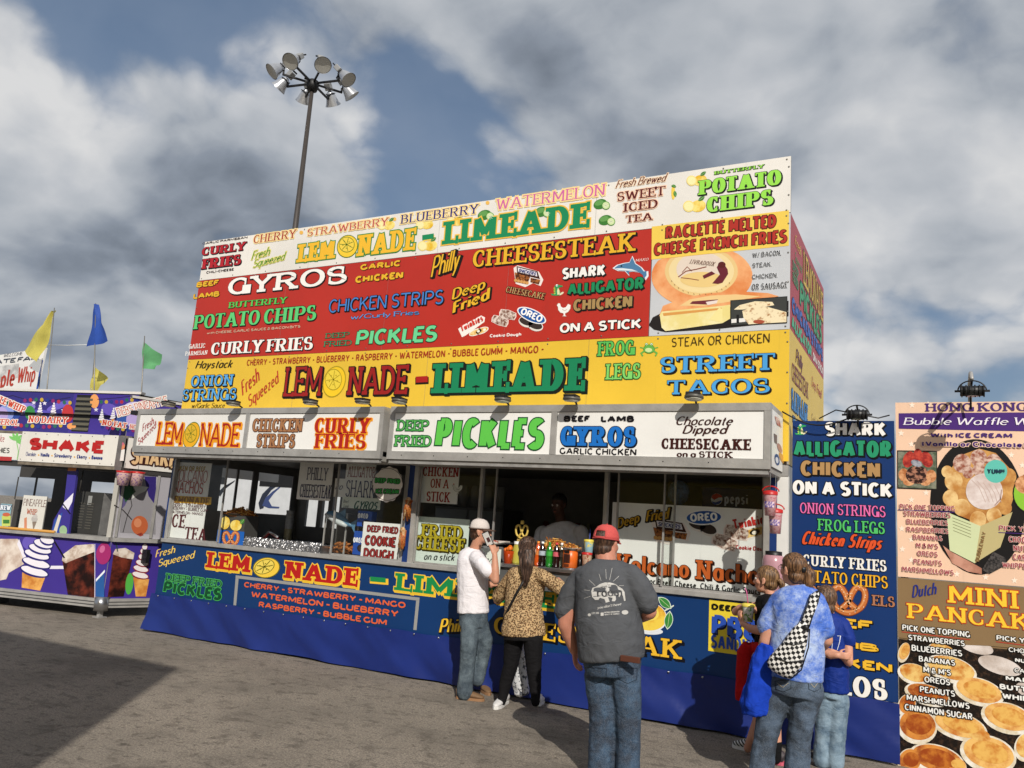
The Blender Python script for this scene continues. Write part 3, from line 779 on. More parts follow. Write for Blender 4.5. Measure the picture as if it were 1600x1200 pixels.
mb = MB(); W1.ell((1052, 301), 3, 11, '#f0cf52', 1, mb); leaf(W1, (1053, 291), 4, 2.4, 15, '#4a8a3c', 3, mb); leaf(W1, (1055, 303), 5, 2.6, 80, '#4a8a3c', 3, mb); mb.build('lemon_leaf_drawing', sb_white)
small_lemon(W1, (1094, 282), 9.5); small_lemon(W1, (1091, 322), 10.5)
W1.T('BUTTERFLY', (1116, 273), (1194, 257), 'fat', '#9ae052', out='#1c201c', ow=.06, shadow='#1c201c', sd=(.1, -.12))
W1.T('POTATO', (1091, 305), (1221, 265), 'fat', '#9ae052', out='#1c201c', ow=.035, shadow='#1c201c', sd=(.07, -.07))
W1.T('CHIPS', (1104, 332), (1208, 296), 'fat', '#9ae052', out='#1c201c', ow=.035, shadow='#1c201c', sd=(.07, -.07))
# red band
BK = '#1d1512'; GD = '#e8b52f'
R1.T('BEEF', (307, 449.5), (342.5, 437), 'bold', GD, shadow=BK, out=BK, ow=.03)
R1.T('LAMB', (302, 467.5), (344, 454.5), 'bold', GD, shadow=BK, out=BK, ow=.03)
R1.T('GYROS', (355, 461.5), (544, 414.5), 'west', '#f7f4ee', out=BK, ow=.03, shadow=BK, sd=(.05, -.06))
R1.T('GARLIC', (563, 422.7), (627, 406.2), 'bold', GD, shadow=BK, out=BK, ow=.03)
R1.T('CHICKEN', (555, 442.7), (631, 423.8), 'bold', GD, shadow=BK, out=BK, ow=.03)
R1.T('BUTTERFLY', (357, 481.7), (449, 464), 'fat', '#5fc95a', out=BK, ow=.05, shadow=BK, sd=(.05, -.06), bold=.85)
R1.T('POTATO CHIPS', (302, 514.5), (496, 476.5), 'fat', '#62cf7a', out=BK, ow=.04, shadow=BK, sd=(.04, -.05), bold=.85)
R1.T('with CHEESE, GARLIC SAUCE & BACON BITS', (323.5, 522.5), (470, 508), 'sans', '#d8b39a')
R1.T('GARLIC', (295, 545), (321.7, 536.3), 'slab', '#f4f0ea', bold=.8); R1.T('PARMESAN', (289.5, 555.8), (325, 547.5), 'slab', '#f4f0ea', bold=.8)
R1.T('CURLY FRIES', (329, 554.5), (490.5, 526), 'fat', '#f7f4ee', out=BK, ow=.04, shadow=BK, sd=(.05, -.05), bold=.8)
R1.T('CHICKEN STRIPS', (513.5, 489.3), (694, 452.3), 'deco', '#4a86d0', out=BK, ow=.045, shadow=BK, sd=(.06, -.06))
R1.T('w/Curly Fries', (548, 499.5), (656, 484), 'slab', '#5a9be0', out=BK, ow=.05, bold=.8)
R1.T('DEEP', (508.5, 528.7), (547, 518.8), 'slab', '#3d9a6c', out=BK, ow=.06, bold=.6); R1.T('FRIED', (506, 541.7), (550.5, 531.2), 'slab', '#3d9a6c', out=BK, ow=.06, bold=.6)
R1.T('PICKLES', (555.5, 540.5), (685, 508), 'pickle', '#6fd596', out='#163d2a', ow=.045)
R1.T('Philly', (673, 435), None, 'scriptb', GD, br=(724, 418), h=.27, out=BK, ow=.04, shadow=BK, sd=(.1, -.08))
R1.T('CHEESESTEAK', (738, 418), (994, 363), 'slab', GD, out=BK, ow=.03, shadow=BK, sd=(.08, -.08), bold=.85)
R1.T('Deep', (706, 469), None, 'scriptb', GD, br=(762, 450), h=.135, out=BK, ow=.05, shadow=BK, sd=(.12, -.1))
R1.T('Fried', (707, 491), None, 'scriptb', GD, br=(769, 466), h=.145, out=BK, ow=.05, shadow=BK, sd=(.12, -.1))
choc_bar(R1, (824, 434), 21, 12); R1.T('CHEESECAKE', (790, 456.5), None, 'serif', '#c9a06a', br=(850, 468), h=.07, out='#3a160e', ow=.1)
sponge_cakes(R1, (748, 517), 18); 
mb = MB(); R1.poly([(716, 514), (722, 509), (752, 493), (758, 496), (757, 503), (728, 524), (722, 527)], '#f6efe8', .5, mb); mb.build('printed_badge', sb_red)
Print(FP, sb_red, .004).T('Twinkies', (722, 519), None, 'bold', '#d23a2c', br=(756, 501), h=.085)
dough_bits(R1, (787, 498), 22); R1.T('Cookie Dough', (765.5, 527.5), (815, 519.5), 'bold', '#f5ece6')
cookie_logo(R1, (831, 493), 20, 24)
wv = '#f5f3ee'
R1.T('SHARK', (878, 437), (947, 412.5), 'heavy', wv, out=BK, ow=.05, shadow=BK, sd=(.08, -.1))
R1.T('ALLIGATOR', (886.5, 461.5), (1007, 432.5), 'heavy', '#1f8a58', out=BK, ow=.05, shadow=BK, sd=(.08, -.1))
R1.T('CHICKEN', (895.5, 486.8), (988.5, 461), 'heavy', '#a98a58', out=BK, ow=.05, shadow=BK, sd=(.08, -.1))
R1.T('ON A STICK', (874.5, 520.5), (1003, 497.5), 'heavy', wv, out=BK, ow=.05, shadow=BK, sd=(.06, -.06))
R1.T('MAKO', (993, 409.3), (1014, 403), 'ital', '#f0e2dc')
shark(R1, (985, 417), 25); gator(R1, (871.5, 453), 9.5); hen(R1, (881, 483.5), 11)
# raclette board
rc = panelmat('#f3d05a'); mb = MB()
C1.poly([(1018.6, 354.2), (1232.8, 328.6), (1232.6, 384), (1018, 405.7)], None, .2, mb, m=rc); mb.build('printed_field', sb_rac)
C1.T('RACLETTE MELTED', (1040, 374), (1213, 334.8), 'bold', '#b23327', out='#3a1512', ow=.05, bold=.95)
C1.T('CHEESE FRENCH FRIES', (1022, 399.8), (1229.3, 358.8), 'bold', '#b23327', out='#3a1512', ow=.05, bold=.95)
mb = MB(); org = foodmat('printed_rind', '#e0864a', '#f2b37c', 3)
def clip_poly(pts, yline):          # keep what lies below a pixel line
    return pts
wh = [(1097+79*math.cos(t), 432+50*math.sin(t)) for t in [2*PI*i/48 for i in range(48)]]
wh = [(x, max(y, 405.9-(x-1018)*.101)) for x, y in wh if True]
wh = [(max(x, 1018.4), y) for x, y in wh]
C1.poly(wh, None, .6, mb, m=org)
def oval(cx, cy, rx, ry, top=True):
    o = [(cx+rx*math.cos(2*PI*i/48), cy+ry*math.sin(2*PI*i/48)) for i in range(48)]
    return [(x, max(y, 406.2-(x-1018)*.101)) for x, y in o]
C1.poly(oval(1096, 424, 57, 39), '#e9c98a', 1.4, mb); C1.poly(oval(1096, 424, 51, 34), '#efd9a2', 2, mb); C1.poly(oval(1096, 421, 39, 27), '#e6d6c6', 2.6, mb)
C1.poly(oval(1097, 437, 34, 12), '#eacb86', 3.0, mb)
C1.poly([(1113, 443), (1125, 429), (1120, 418), (1124, 411), (1131, 412), (1137, 421), (1138, 428), (1129, 442), (1122, 444)], '#6a2530', 3.6, mb)
C1.ell((1128, 414), 6, 5, '#5a2020', 4, mb); C1.line([(1060, 433), (1072, 424), (1088, 421), (1104, 417)], 1.6, '#8a4a34', 3.6, mb); C1.line([(1064, 434), (1080, 436), (1092, 438)], 1.3, '#8a4a34', 3.6, mb)
C1.line([(1066, 426), (1074, 417), (1081, 424)], 1.2, '#8a4a34', 3.6, mb); C1.poly([(1098, 431), (1112, 424), (1118, 428), (1100, 436)], '#6a2530', 3.6, mb)
mb.build('cheese_wheel_print', sb_rac)
C1b = Print(FP, sb_rac, .0055)
C1b.T('LIVRADOUX', (1077.5, 411.5), None, 'ital', '#6a4434', br=(1117, 416), h=.042, bold=1.2)
for i, ch in enumerate('SPECIALERACLETTE'):
    pass
for i in range(26):
    t = math.radians(25+130*i/25+0); q = (1096-51*math.cos(t), 424+36.5*math.sin(t))
    C1b.line([(q[0]-.6, q[1]-1), (q[0]+.5, q[1]+1)], .8, '#8f6a40', 0, name='printed_rim_letters') if i % 2 == 0 else None
mb = MB(); mb2 = None
C1.ell((1120, 507), 107, 12.5, '#26211f', 1.4, mb, -3) if False else None
C1.poly([(1013.9, 508), (1020, 496), (1034, 489), (1100, 478), (1232.3, 470), (1232.2, 494), (1190, 507), (1120, 514), (1040, 519), (1022, 515)], '#231f1e', 1.6, mb)
C1.poly([(1030, 494), (1036, 478), (1062, 468), (1100, 459), (1150, 455), (1200, 458), (1217, 463), (1140, 480), (1045, 492)], None, 2.2, mb, m=org)
C1.poly([(1062, 478), (1078, 468), (1110, 462), (1150, 460), (1190, 463), (1150, 470), (1100, 478)], '#ecc98c', 2.8, mb)
C1.poly([(1078, 475), (1082, 471), (1122, 468), (1120, 473), (1104, 476)], '#6f2c34', 3.4, mb); C1.poly([(1103, 472), (1122, 469), (1120, 474), (1106, 477)], '#e9dad2', 3.9, mb)
ch = foodmat('printed_cheese', '#ead98c', '#f3eab6', 5)
C1.poly([(1031, 492), (1034, 487), (1129, 478), (1141, 476), (1141, 498), (1129, 505), (1040, 517.5), (1034, 512)], None, 3.2, mb, m=ch); C1.poly([(1036, 489.5), (1128, 481), (1128, 484), (1037, 494)], '#d99a50', 3.8, mb)
C1.poly([(1107, 500), (1124, 481), (1129, 483), (1129, 504)], '#f0e29c', 4.1, mb)
mb.build('cheese_wedge_print', sb_rac)
mb = MB(); C1.poly([(1141.5, 469.5), (1230.5, 463), (1230, 505), (1141.5, 509)], '#16181a', 4.6, mb); C1.poly([(1142.6, 470.5), (1229.5, 464.2), (1229, 504), (1142.6, 508)], '#3d3f3c', 5.1, mb)
C1.poly([(1143, 499), (1165, 497), (1165, 503), (1143, 505)], '#e8e6e2', 5.6, mb); C1.poly([(1151, 492), (1155, 492), (1155, 505), (1151, 505)], '#1a1a1a', 6, mb)
tor = foodmat('printed_toast', '#a8703a', '#f2e2bc', 22, (.3, .5))
C1.poly([(1160, 486), (1175, 480), (1200, 480), (1229, 488), (1229, 503.5), (1170, 507), (1162, 497)], None, 5.8, mb, m=tor); C1.poly([(1147, 484), (1156, 477), (1180, 471), (1207, 472), (1210, 477), (1190, 481), (1160, 484)], None, 6.2, mb, m=tor)
C1.ell((1186, 503), 9, 3, '#a85038', 6.6, mb); mb.build('toast_photo_print', sb_rac)
for s_, a, b in (('W/ BACON,', (1176.3, 402.3), (1221.3, 391)), ('STEAK.', (1176, 418.3), (1206.7, 409)), ('CHICKEN.', (1175.4, 436.2), (1215.7, 426.2)), ('OR SAUSAGE', (1175, 453.3), (1230.5, 440))):
    C1b.T(s_, a, b, 'sans', '#17181a', out='#e6e8ea', ow=.05, bold=.85)
# yellow band
Y1.T('Haystack', (305, 576), None, 'script', '#2c2412', br=(365, 574.5), h=.115)
Y1.T('ONION', (298, 604), (366, 585), 'slab', '#5aa5e0', out='#15191f', ow=.05, shadow='#15191f', sd=(.07, -.1), bold=.75)
Y1.T('STRINGS', (284.5, 626), (371, 606.3), 'slab', '#5aa5e0', out='#15191f', ow=.05, shadow='#15191f', sd=(.07, -.1), bold=.75)
Y1.T('w/Garlic Sauce', (299, 637.6), None, 'ital', '#2c2412', br=(352, 637.2), h=.07)
Y1.T('Fresh', (379, 619), None, 'script', '#b2322a', br=(411, 590), h=.20)
Y1.T('Squeezed', (389, 637), None, 'script', '#b2322a', br=(440, 594), h=.16)
Y1.T('CHERRY - STRAWBERRY - BLUEBERRY - RASPBERRY - WATERMELON - BUBBLE GUMM - MANGO -', (385.5, 571.5), (851, 539.5), 'sans', '#a0321f', bold=1.05)
Y1.T('LEM', (442.5, 619.5), (506, 572), 'flare', '#98201e', out='#1d1512', ow=.035, shadow='#1d1512', sd=(.05, -.05))
lemon_slice(Y1, (522.5, 596.5), 16, 23.5, 18, rim='#a89320', body='#f0c828', face='#e9cf45')
Y1.T('NADE', (542, 617.3), (639, 570.3), 'flare', '#98201e', out='#1d1512', ow=.035, shadow='#1d1512', sd=(.05, -.05))
Y1.poly([(649, 590), (670, 589), (670, 600), (649, 601)], '#1d1512', 1, name='printed_dash'); Y1.poly([(650, 588.5), (668.5, 587.5), (668.5, 597), (650, 598)], '#a8211e', 2, name='printed_dash')
Y1.T('LIMEADE', (674, 614.5), (915, 559.5), 'flare', '#1b8257', out='#17201a', ow=.035, shadow='#17201a', sd=(.06, -.06))
Y1.T('FROG', (933.5, 556.3), (992, 531.7), 'slab', '#5fc05a', out='#1f5a2c', ow=.06, bold=.85); Y1.T('LEGS', (946.3, 593), (1001.4, 567.5), 'slab', '#7fd06a', out='#1f5a2c', ow=.06, bold=.85)
frog(Y1, (1014.3, 545.5), 13)
Y1.T('STEAK OR CHICKEN', (1049.5, 542.3), (1203, 520.5), 'thin', '#3a2812', bold=1.25)
Y1.T('STREET', (1030.5, 583), (1211, 551.8), 'slab', '#4c9fdc', out=BK, ow=.03, shadow=BK, sd=(.1, -.1), bold=.85)
Y1.T('TACOS', (1042.5, 616.5), (1203, 591), 'slab', '#4c9fdc', out=BK, ow=.03, shadow=BK, sd=(.1, -.1), bold=.85)

# upper box: side, back, roof
mb = MB()
SP = Plane(XR, FY, 0, 1)       # u = Y - FY, viewer to the right
mb.box((XL+.01, FY+.035, 2.46), (XR-.02, YB-.02, 4.93), mat('painted_sheet', (150, 150, 150), .6), bev=0)
mb.build('upper_box', stand)
def sideboard(z0, z1, c, lab):
    m = panelmat(c); o = panel('side_board', SP, .002, z0, YB-FY, z1, .018, m, stand); o['label'] = lab; return o
sr = sideboard(3.79, 4.96, '#a8323c', 'red side board with grazing sheen in its colour'); sy = sideboard(2.47, 3.786, '#d8b84a', 'yellow side board with grazing sheen in its colour')  # colours washed out to stand for the sheen at a grazing view
S1 = Print(SP, sr); S2 = Print(SP, sy)
def sT(pr, s_, u0, z0, u1, z1, st, c, **k):      # lettering given in metres on the side boards
    mbx = MB(); Wd, Hd = u1-u0, z1-z0; fr = (Vector((u0, z0)), Vector((1, 0)), Vector((0, 1)))
    if k.get('out'): pr._emit(mbx, text_polys(s_, Wd, Hd, st, .06, k.get('bold')), fr, vinyl(k['out']), .003)
    pr._emit(mbx, text_polys(s_, Wd, Hd, st, 0, k.get('bold')), fr, vinyl(c), .0045); mbx.build('lettering', pr.par)
sT(S1, 'Fresh', .25, 4.72, .7, 4.84, 'script', '#d9b54a'); sT(S1, 'Squeezed', .25, 4.56, .75, 4.66, 'script', '#3f8f4c')
sT(S1, 'LEMONADE', .85, 4.5, 2.5, 4.86, 'flare', '#d9b54a', out='#6a5a2a'); sT(S1, 'DEEP', .12, 4.42, .5, 4.52, 'slab', '#2f8a58'); sT(S1, 'FRIED', .12, 4.3, .5, 4.4, 'slab', '#2f8a58')
sT(S1, 'PICKLES', .6, 4.18, 2.4, 4.46, 'pickle', '#3f9a68', out='#1f4a38'); sT(S1, 'CHICKEN STRIPS', .1, 3.98, 2.5, 4.14, 'bold', '#3a68b8', out='#1a2f5a')
sT(S1, 'ALLIGATOR', .08, 3.81, 1.5, 3.95, 'heavy', '#4fae86'); sT(S1, 'ON A STICK', 1.6, 3.82, 2.5, 3.92, 'heavy', '#e8e0da')
sT(S2, 'Philly', .35, 3.52, .85, 3.68, 'scriptb', '#6a2a2a'); sT(S2, 'CHEESESTEAK', .12, 3.3, 1.25, 3.48, 'slab', '#7a2a2c'); sT(S2, 'SAUSAGE', .1, 3.02, 1.2, 3.22, 'slab', '#3f88c8', out='#1d3350'); sT(S2, 'TACOS', .2, 2.74, 1.15, 2.96, 'slab', '#3f88c8', out='#1d3350')
sT(S2, 'Deep', 1.5, 3.5, 1.9, 3.62, 'script', '#b0483a'); sT(S2, 'Fried', 1.95, 3.5, 2.4, 3.62, 'script', '#b0483a'); sT(S2, 'Cookie Dough', 1.5, 3.1, 2.45, 3.2, 'ital', '#8a6a3a'); sT(S2, 'ONION', 1.5, 2.8, 2.4, 2.95, 'slab', '#8a3a2a')

# lower structure: floor, back wall with two openings, side walls, ceiling
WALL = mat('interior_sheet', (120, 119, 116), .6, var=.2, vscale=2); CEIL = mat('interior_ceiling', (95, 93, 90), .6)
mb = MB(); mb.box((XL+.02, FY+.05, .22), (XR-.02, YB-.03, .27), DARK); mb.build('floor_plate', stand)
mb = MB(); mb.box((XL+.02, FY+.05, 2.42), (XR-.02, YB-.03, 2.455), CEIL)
mb.build('ceiling_plate', stand)
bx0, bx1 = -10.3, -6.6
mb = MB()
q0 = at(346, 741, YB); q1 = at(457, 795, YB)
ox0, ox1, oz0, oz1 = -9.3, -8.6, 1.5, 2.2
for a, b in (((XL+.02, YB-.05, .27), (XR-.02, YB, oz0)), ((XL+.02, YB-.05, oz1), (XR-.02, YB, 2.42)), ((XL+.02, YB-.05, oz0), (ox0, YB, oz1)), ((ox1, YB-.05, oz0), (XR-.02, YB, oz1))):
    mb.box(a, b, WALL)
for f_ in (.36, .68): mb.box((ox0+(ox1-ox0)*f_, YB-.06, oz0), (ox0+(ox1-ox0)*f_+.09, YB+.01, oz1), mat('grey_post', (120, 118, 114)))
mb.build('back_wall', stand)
mb = MB()
for a, b in (((XL, FY+.04, .27), (XL+.02, YB, 1.66)), ((XL, FY+.04, 2.3), (XL+.02, YB, 2.46)), ((XL, FY+.04, 1.66), (XL+.02, 8.72, 2.3)), ((XL, 10.25, 1.66), (XL+.02, YB, 2.3)), ((XL+.0, 9.35, 1.66), (XL+.02, 9.47, 2.3)), ((XL, 9.02, 1.66), (XL+.02, 9.06, 2.3))): mb.box(a, b, WALL)
mb.build('end_wall', stand)
mb = MB(); mb.box((XR-.02, FY+.04, .05), (XR, YB, 2.46), WHITE); mb.build('end_wall', stand)
# lower blue boards
ZS = 1.19
X_MID0, X_MID1 = at(744, 890, FY).x, at(938, 900, FY).x
BLU = '#12386c'
lo = []
XSP = uz((760, 950))[0]; XSP = X_MID1
for a, b in ((XL, XSP), (XSP, XR)):
    top = ZS-.002
    o = panel('front_board', FP, a+.001, .30, b-.001, top, .03, panelmat(BLU), stand); o['label'] = 'blue painted lower front board'; lo.append(o)
L1, L3 = (Print(FP, o) for o in lo); L2 = L1; lo = [lo[0], lo[0], lo[1]]
L1.T('Fresh', (243, 871.5), None, 'script', '#f0cc62', br=(276, 863.5), h=.105); L1.T('Squeezed', (247, 886), None, 'script', '#f0cc62', br=(306, 871.5), h=.10)
YO = '#f3c63a'
L1.T('LEM', (321.5, 886.2), (394, 869.5), 'flare', '#b81e1c', out=YO, ow=.06, shadow=YO, sd=(.09, -.1))
lemon_slice(L1, (416.5, 887), 20, 15, -8, rim='#6c6a20', body='#f6cf48', face='#f2d860')
L1.T('NADE', (443.5, 902.5), (561, 889), 'flare', '#b81e1c', out=YO, ow=.06, shadow=YO, sd=(.09, -.1))
L1.poly([(578, 902), (607, 904.5), (607, 914), (578, 911.5)], YO, 1, name='printed_dash'); L1.poly([(578.5, 900.8), (603, 903), (603, 910.5), (578.5, 908.3)], '#1d8a4c', 2, name='printed_dash')
L1.T('LIMEADE', (616.5, 921.5), (874, 922.5), 'flare', '#1d8a4c', out=YO, ow=.06, shadow=YO, sd=(.09, -.1))
L1.T('DEEP FRIED', (258.6, 906.6), (348, 907.2), 'slab', '#0f4a2c', out='#4fae5c', ow=.1, bold=.7); L1.T('PICKLES', (254.8, 925.5), (348, 919.5), 'pickle', '#0d4a2a', out='#46b458', ow=.06, bold=.8)
mb = MB(); gy = '#9a9a98'
L1.poly([(368.5, 898.7), (655.8, 933.8), (655.4, 938.8), (368.3, 903.4)], gy, 1, mb); L1.poly([(368.3, 903.4), (373, 904), (369.2, 946), (364.9, 945.6)], gy, 1, mb); L1.poly([(655.4, 938.8), (650.5, 938), (646, 984), (651, 984.6)], gy, 1, mb)
mb.build('painted_frame', lo[0])
for s_, a, b in (('CHERRY - STRAWBERRY - MANGO', (381.5, 917.3), (634.5, 941)), ('WATERMELON - BLUEBERRY', (392.5, 932.8), (623.5, 954.3)), ('RASPBERRY - BUBBLE GUM', (404.5, 948.4), (605.2, 968))): L1.T(s_, a, b, 'bold', '#e2663c', bold=.85)
L1.T('Philly', (686, 989), None, 'scriptb', '#f0c238', br=(738, 987), h=.15, out='#0c1224', ow=.05, shadow='#0c1224', sd=(.12, -.12))
L2.T('CHEESESTEAK', (771, 989), (1066, 1001), 'slab', '#f0bd34', out='#0c0f1a', ow=.03, shadow='#0c0f1a', sd=(.14, -.12), bold=.85)
mb = MB(); L3.ell((1016, 986), 20, 5.5, '#e4e8ee', 1, mb, 4); L3.ell((1013, 964), 30, 23.5, '#e8edf0', 1.6, mb, 12); L3.ell((1013, 963), 28.5, 22, None, 2, mb, 12, m=foodmat('painted_lemon', '#e0a030', '#f4d452', 4, (.3, .5)))
L3.ell((1010, 957), 20, 13, '#f6dd62', 3, mb, 12); L3.line([(1037, 955), (1045, 951), (1053, 946)], 2, '#dfe8dc', 2, mb)
leaf(L3, (1039, 942), 12, 6, 42, '#3c8a3e', 5, mb, rim='#dfeede'); leaf(L3, (1045, 969), 13, 6, 98, '#3c8a3e', 5, mb, rim='#dfeede'); mb.build('lemon_drawing', lo[2])
mb = MB(); L3.poly([(1108.3, 936.8), (1214, 950), (1211, 1031.5), (1106.7, 1016.7)], None, 1, mb, m=panelmat('#e8cf3a')); mb.build('sandwich_notice', lo[2])
LL = Print(FP, lo[2], .004)
LL.T('DEEP FRIED', (1112, 952.3), (1206, 952.5), 'bold', '#15130c'); LL.T('PB&J', (1112, 992), (1206, 970), 'heavy', '#2a4fae', shadow='#101638', sd=(.05, -.08)); LL.T('SANDWICH', (1111, 1012.5), (1206, 1002), 'bold', '#2a4fae')
# skirt of tarpaulin with folds and snaps
def tarp(x0, x1, name, lab, base=0.0):
    m = mat('blue_tarpaulin', (25, 43, 112), .42, var=.12, vscale=1.2, spec=.4)
    nx = int((x1-x0)/.045); nz = 14; mbx = MB(); vs = []
    for j in range(nz+1):
        for i in range(nx+1):
            x = x0+(x1-x0)*i/nx; z = .02+.468*j/nz+(.012*noise.noise(Vector((x*1.1, 0, 5))) if j == 0 else 0); t = 1-j/nz
            y = FY-.016-.055*t - .06*t*noise.noise(Vector((x*1.3+z*1.5, z*1.2, 3.1))) - .036*noise.noise(Vector((x*2.6+z*3.4, z*2, 8)))*(.3+t)-.018*abs(noise.noise(Vector((x*6+z*7, z*3, 1))))
            vs.append((x, y, z+.006*math.sin(x*9)*(1 if j == nz else 0)))
    fs = [(j*(nx+1)+i, j*(nx+1)+i+1, (j+1)*(nx+1)+i+1, (j+1)*(nx+1)+i) for j in range(nz) for i in range(nx)]
    mbx.add(vs, fs, m, True); return mbx
sk = tarp(XL-.05, XR+.02, '', '').build('skirt', stand); sk['label'] = 'blue tarpaulin skirt'
mb = MB(); mb.ball((0, 0, 0), (.011, .006, .011), STEEL, 8, 5); sme = mb.mesh('snap_button')
for i in range(26):
    x = XL+.1+i*(XR-XL-.2)/25; o = bpy.data.objects.new('snap_button', sme); COL.objects.link(o); o.parent = sk; o.location = Vector((x, FY-.03, .468))-stand.location
mb = MB(); mb.box((XL, FY+.06, .01), (XR, FY+.1, .3), BLACK); mb.build('underframe', stand)

# aluminium sill, posts, mullions
mb = MB(); mb.box((XL, FY-.03, ZS), (X_MID0, FY+.05, ZS+.05), ALU, bev=.004); mb.box((X_MID1, FY-.03, ZS), (XR, FY+.05, ZS+.05), ALU, bev=.004); mb.build('sill_rail', stand)
mb = MB(); mb.box((XL, FY-.02, 2.36), (XR, FY+.04, 2.46), ALU2); mb.build('window_head', stand)
def post(x0, x1, m, z0=ZS+.05, z1=2.36, y0=FY-.01, y1=FY+.045): 
    p = MB(); p.box((x0, y0, z0), (x1, y1, z1), m); return p.build('post', stand)
BLUEP = mat('blue_painted_post', (20, 52, 112), .45)
post(XL, XL+.03, BLUEP); post(XL+.031, XL+.06, ALU)
xm = at(640, 800, FY).x
post(xm-.10, xm-.045, ALU); post(xm-.044, xm+.03, BLUEP); post(xm+.031, xm+.085, ALU)
xr = XR; post(xr-.22, xr-.165, ALU); post(xr-.164, xr-.10, BLUEP); post(xr-.099, xr-.001, WHITE, z0=.5, z1=2.46, y0=FY-.012)
post(X_MID0-.03, X_MID0+.0, ALU); post(X_MID1-.0, X_MID1+.04, ALU)
WG = glassmat()
def pane(xa, xb, y, lab=None, z0=ZS+.06, z1=2.36):
    p = MB(); p.add([(xa, y, z0), (xb, y, z0), (xb, y, z1), (xa, y, z1)], [(0, 1, 2, 3)], WG); w = p.build('window_pane', stand)
    p = MB()
    for x in (xa, xb): p.box((x-.008, y-.012, z0), (x+.008, y+.012, z1), ALU2)
    p.box((xa+.009, y-.012, z0-.015), (xb-.009, y+.012, z0+.008), ALU2); p.build('pane_frame', w)
gx = lambda x, y: at(x, y, FY+.04).x
pane(XL+.07, gx(350, 780), FY+.03); pane(gx(524, 800), xm-.11, FY+.03)
pane(xm+.1, gx(773, 800), FY+.035)
pane(gx(1037, 830), XR-.23, FY+.03)
pane(gx(962, 830), gx(1052, 830), FY+.07)

# serving counter in the middle
mb = MB(); mb.box((X_MID0, FY-.20, 1.302), (X_MID1, FY+.34, 1.337), STEEL, bev=.004); mb.build('counter_top', stand)
mb = MB(); mb.box((X_MID0+.01, FY-.16, 1.10), (X_MID1-.01, FY-.004, 1.300), mat('grey_counter_panel', (104, 106, 106), .45, .3)); mb.build('counter_front', stand)

# the projecting light boxes
AY = 7.2; AP = Plane(0, AY)
def lightbox(x0, x1, z0, z1, divs, label):
    t = MB(); d = .055
    t.box((x0, AY, z1-.07), (x1, FY-.002, z1), ALU); t.box((x0, AY, z0), (x1, AY+.05, z0+.085), ALU)
    t.box((x0, AY+.001, z0+.086), (x0+d, FY-.003, z1-.071), ALU); t.box((x1-d, AY+.001, z0+.086), (x1, FY-.003, z1-.071), ALU)
    for x in divs: t.box((x-.03, AY-.002, z0+.087), (x+.03, AY+.04, z1-.072), ALU)
    t.box((x0+.01, AY+.05, z0-.022), (x1-.01, FY-.03, z0+.03), mat('soffit_sheet', (165, 163, 158), .5, .2))   # soffit
    t.box((x0+.02, AY+.02, z0-.045), (x1-.02, AY+.06, z0-.001), ALU2)
    for i in range(int((x1-x0)/.42)): t.ball((x0+.2+i*.42, AY-.001, z0+.045), .006, DARK, 6, 4)
    o = t.build('light_box', stand); o['label'] = label
    return o
x10, x11 = -9.60, -5.46; x20, x21 = -5.37, -1.275; z0_, z1_ = 2.365, 2.95
d1 = AP.uz((383.5, 680))[0]; d2 = AP.uz((864.5, 680))[0]
lb1 = lightbox(x10, x11, z0_, z1_, [d1], 'left aluminium light box'); lb2 = lightbox(x20, x21, z0_, z1_, [d2], 'right aluminium light box')
WPM = panelmat('#efeeea', .3)
def face(lb, xa, xb, lab):
    o = panel('sign_face', AP, xa, z0_+.088, xb, z1_-.074, .01, WPM, lb, k=-.012); o['label'] = lab; return o
f1 = face(lb1, x10+d_ if False else x10+.057, d1-.032, 'white sign face'); f2 = face(lb1, d1+.032, x11-.057, 'white sign face')
f3 = face(lb2, x20+.057, d2-.032, 'white sign face'); f4 = face(lb2, d2+.032, x21-.057, 'white sign face')
# faces are sub-parts, so their print hangs beside them under the light box
AF = Plane(0, AY+.012)
P1 = Print(AF, lb1); P2 = Print(AF, lb2)
P1.T('Fresh', (223, 675), None, 'script', '#a3272c', br=(243, 660.5), h=.10); P1.T('Squeezed!', (216.5, 696), None, 'script', '#a3272c', br=(247, 665), h=.085)
AM = '#f5a623'
P1.T('LEM', (244, 694.5), (288.5, 660), 'flare', '#a81c1c', out=AM, ow=.05, shadow=AM, sd=(.05, -.09))
lemon_slice(P1, (299.4, 680), 11.5, 20, 18, rim='#6c7a20', body='#eeb222', face='#e0b52e')
P1.T('NADE', (311, 697), (376.5, 661.5), 'flare', '#a81c1c', out=AM, ow=.05, shadow=AM, sd=(.05, -.09))
P1.T('CHICKEN', (394, 674), (475, 654.5), 'slab', '#a8764f', out='#4a241a', ow=.055, bold=.85); P1.T('STRIPS', (400, 698.5), (462.5, 678.8), 'slab', '#a8764f', out='#4a241a', ow=.055, bold=.85)
P1.T('CURLY', (491, 676.5), (579.5, 653.5), 'fat', '#b2231c', out=AM, ow=.05, shadow=AM, sd=(.06, -.06), bold=.85); P1.T('FRIES', (491, 700), (573, 678.3), 'fat', '#b2231c', out=AM, ow=.05, shadow=AM, sd=(.06, -.06), bold=.85)
P2.T('DEEP', (620, 672.5), (671, 657), 'slab', '#5fb85a', out='#0f5a34', ow=.09, bold=.6); P2.T('FRIED', (616.5, 696.5), (675, 681.3), 'slab', '#5fb85a', out='#0f5a34', ow=.09, bold=.6)
P2.T('PICKLES', (679, 699.5), (852, 653.5), 'pickle', '#62c850', out='#14522c', ow=.04)
P2.T('BEEF', (881, 659), (922, 649.3), 'bold', '#17151a'); P2.T('LAMB', (939, 659.5), (991.5, 649.3), 'bold', '#17151a')
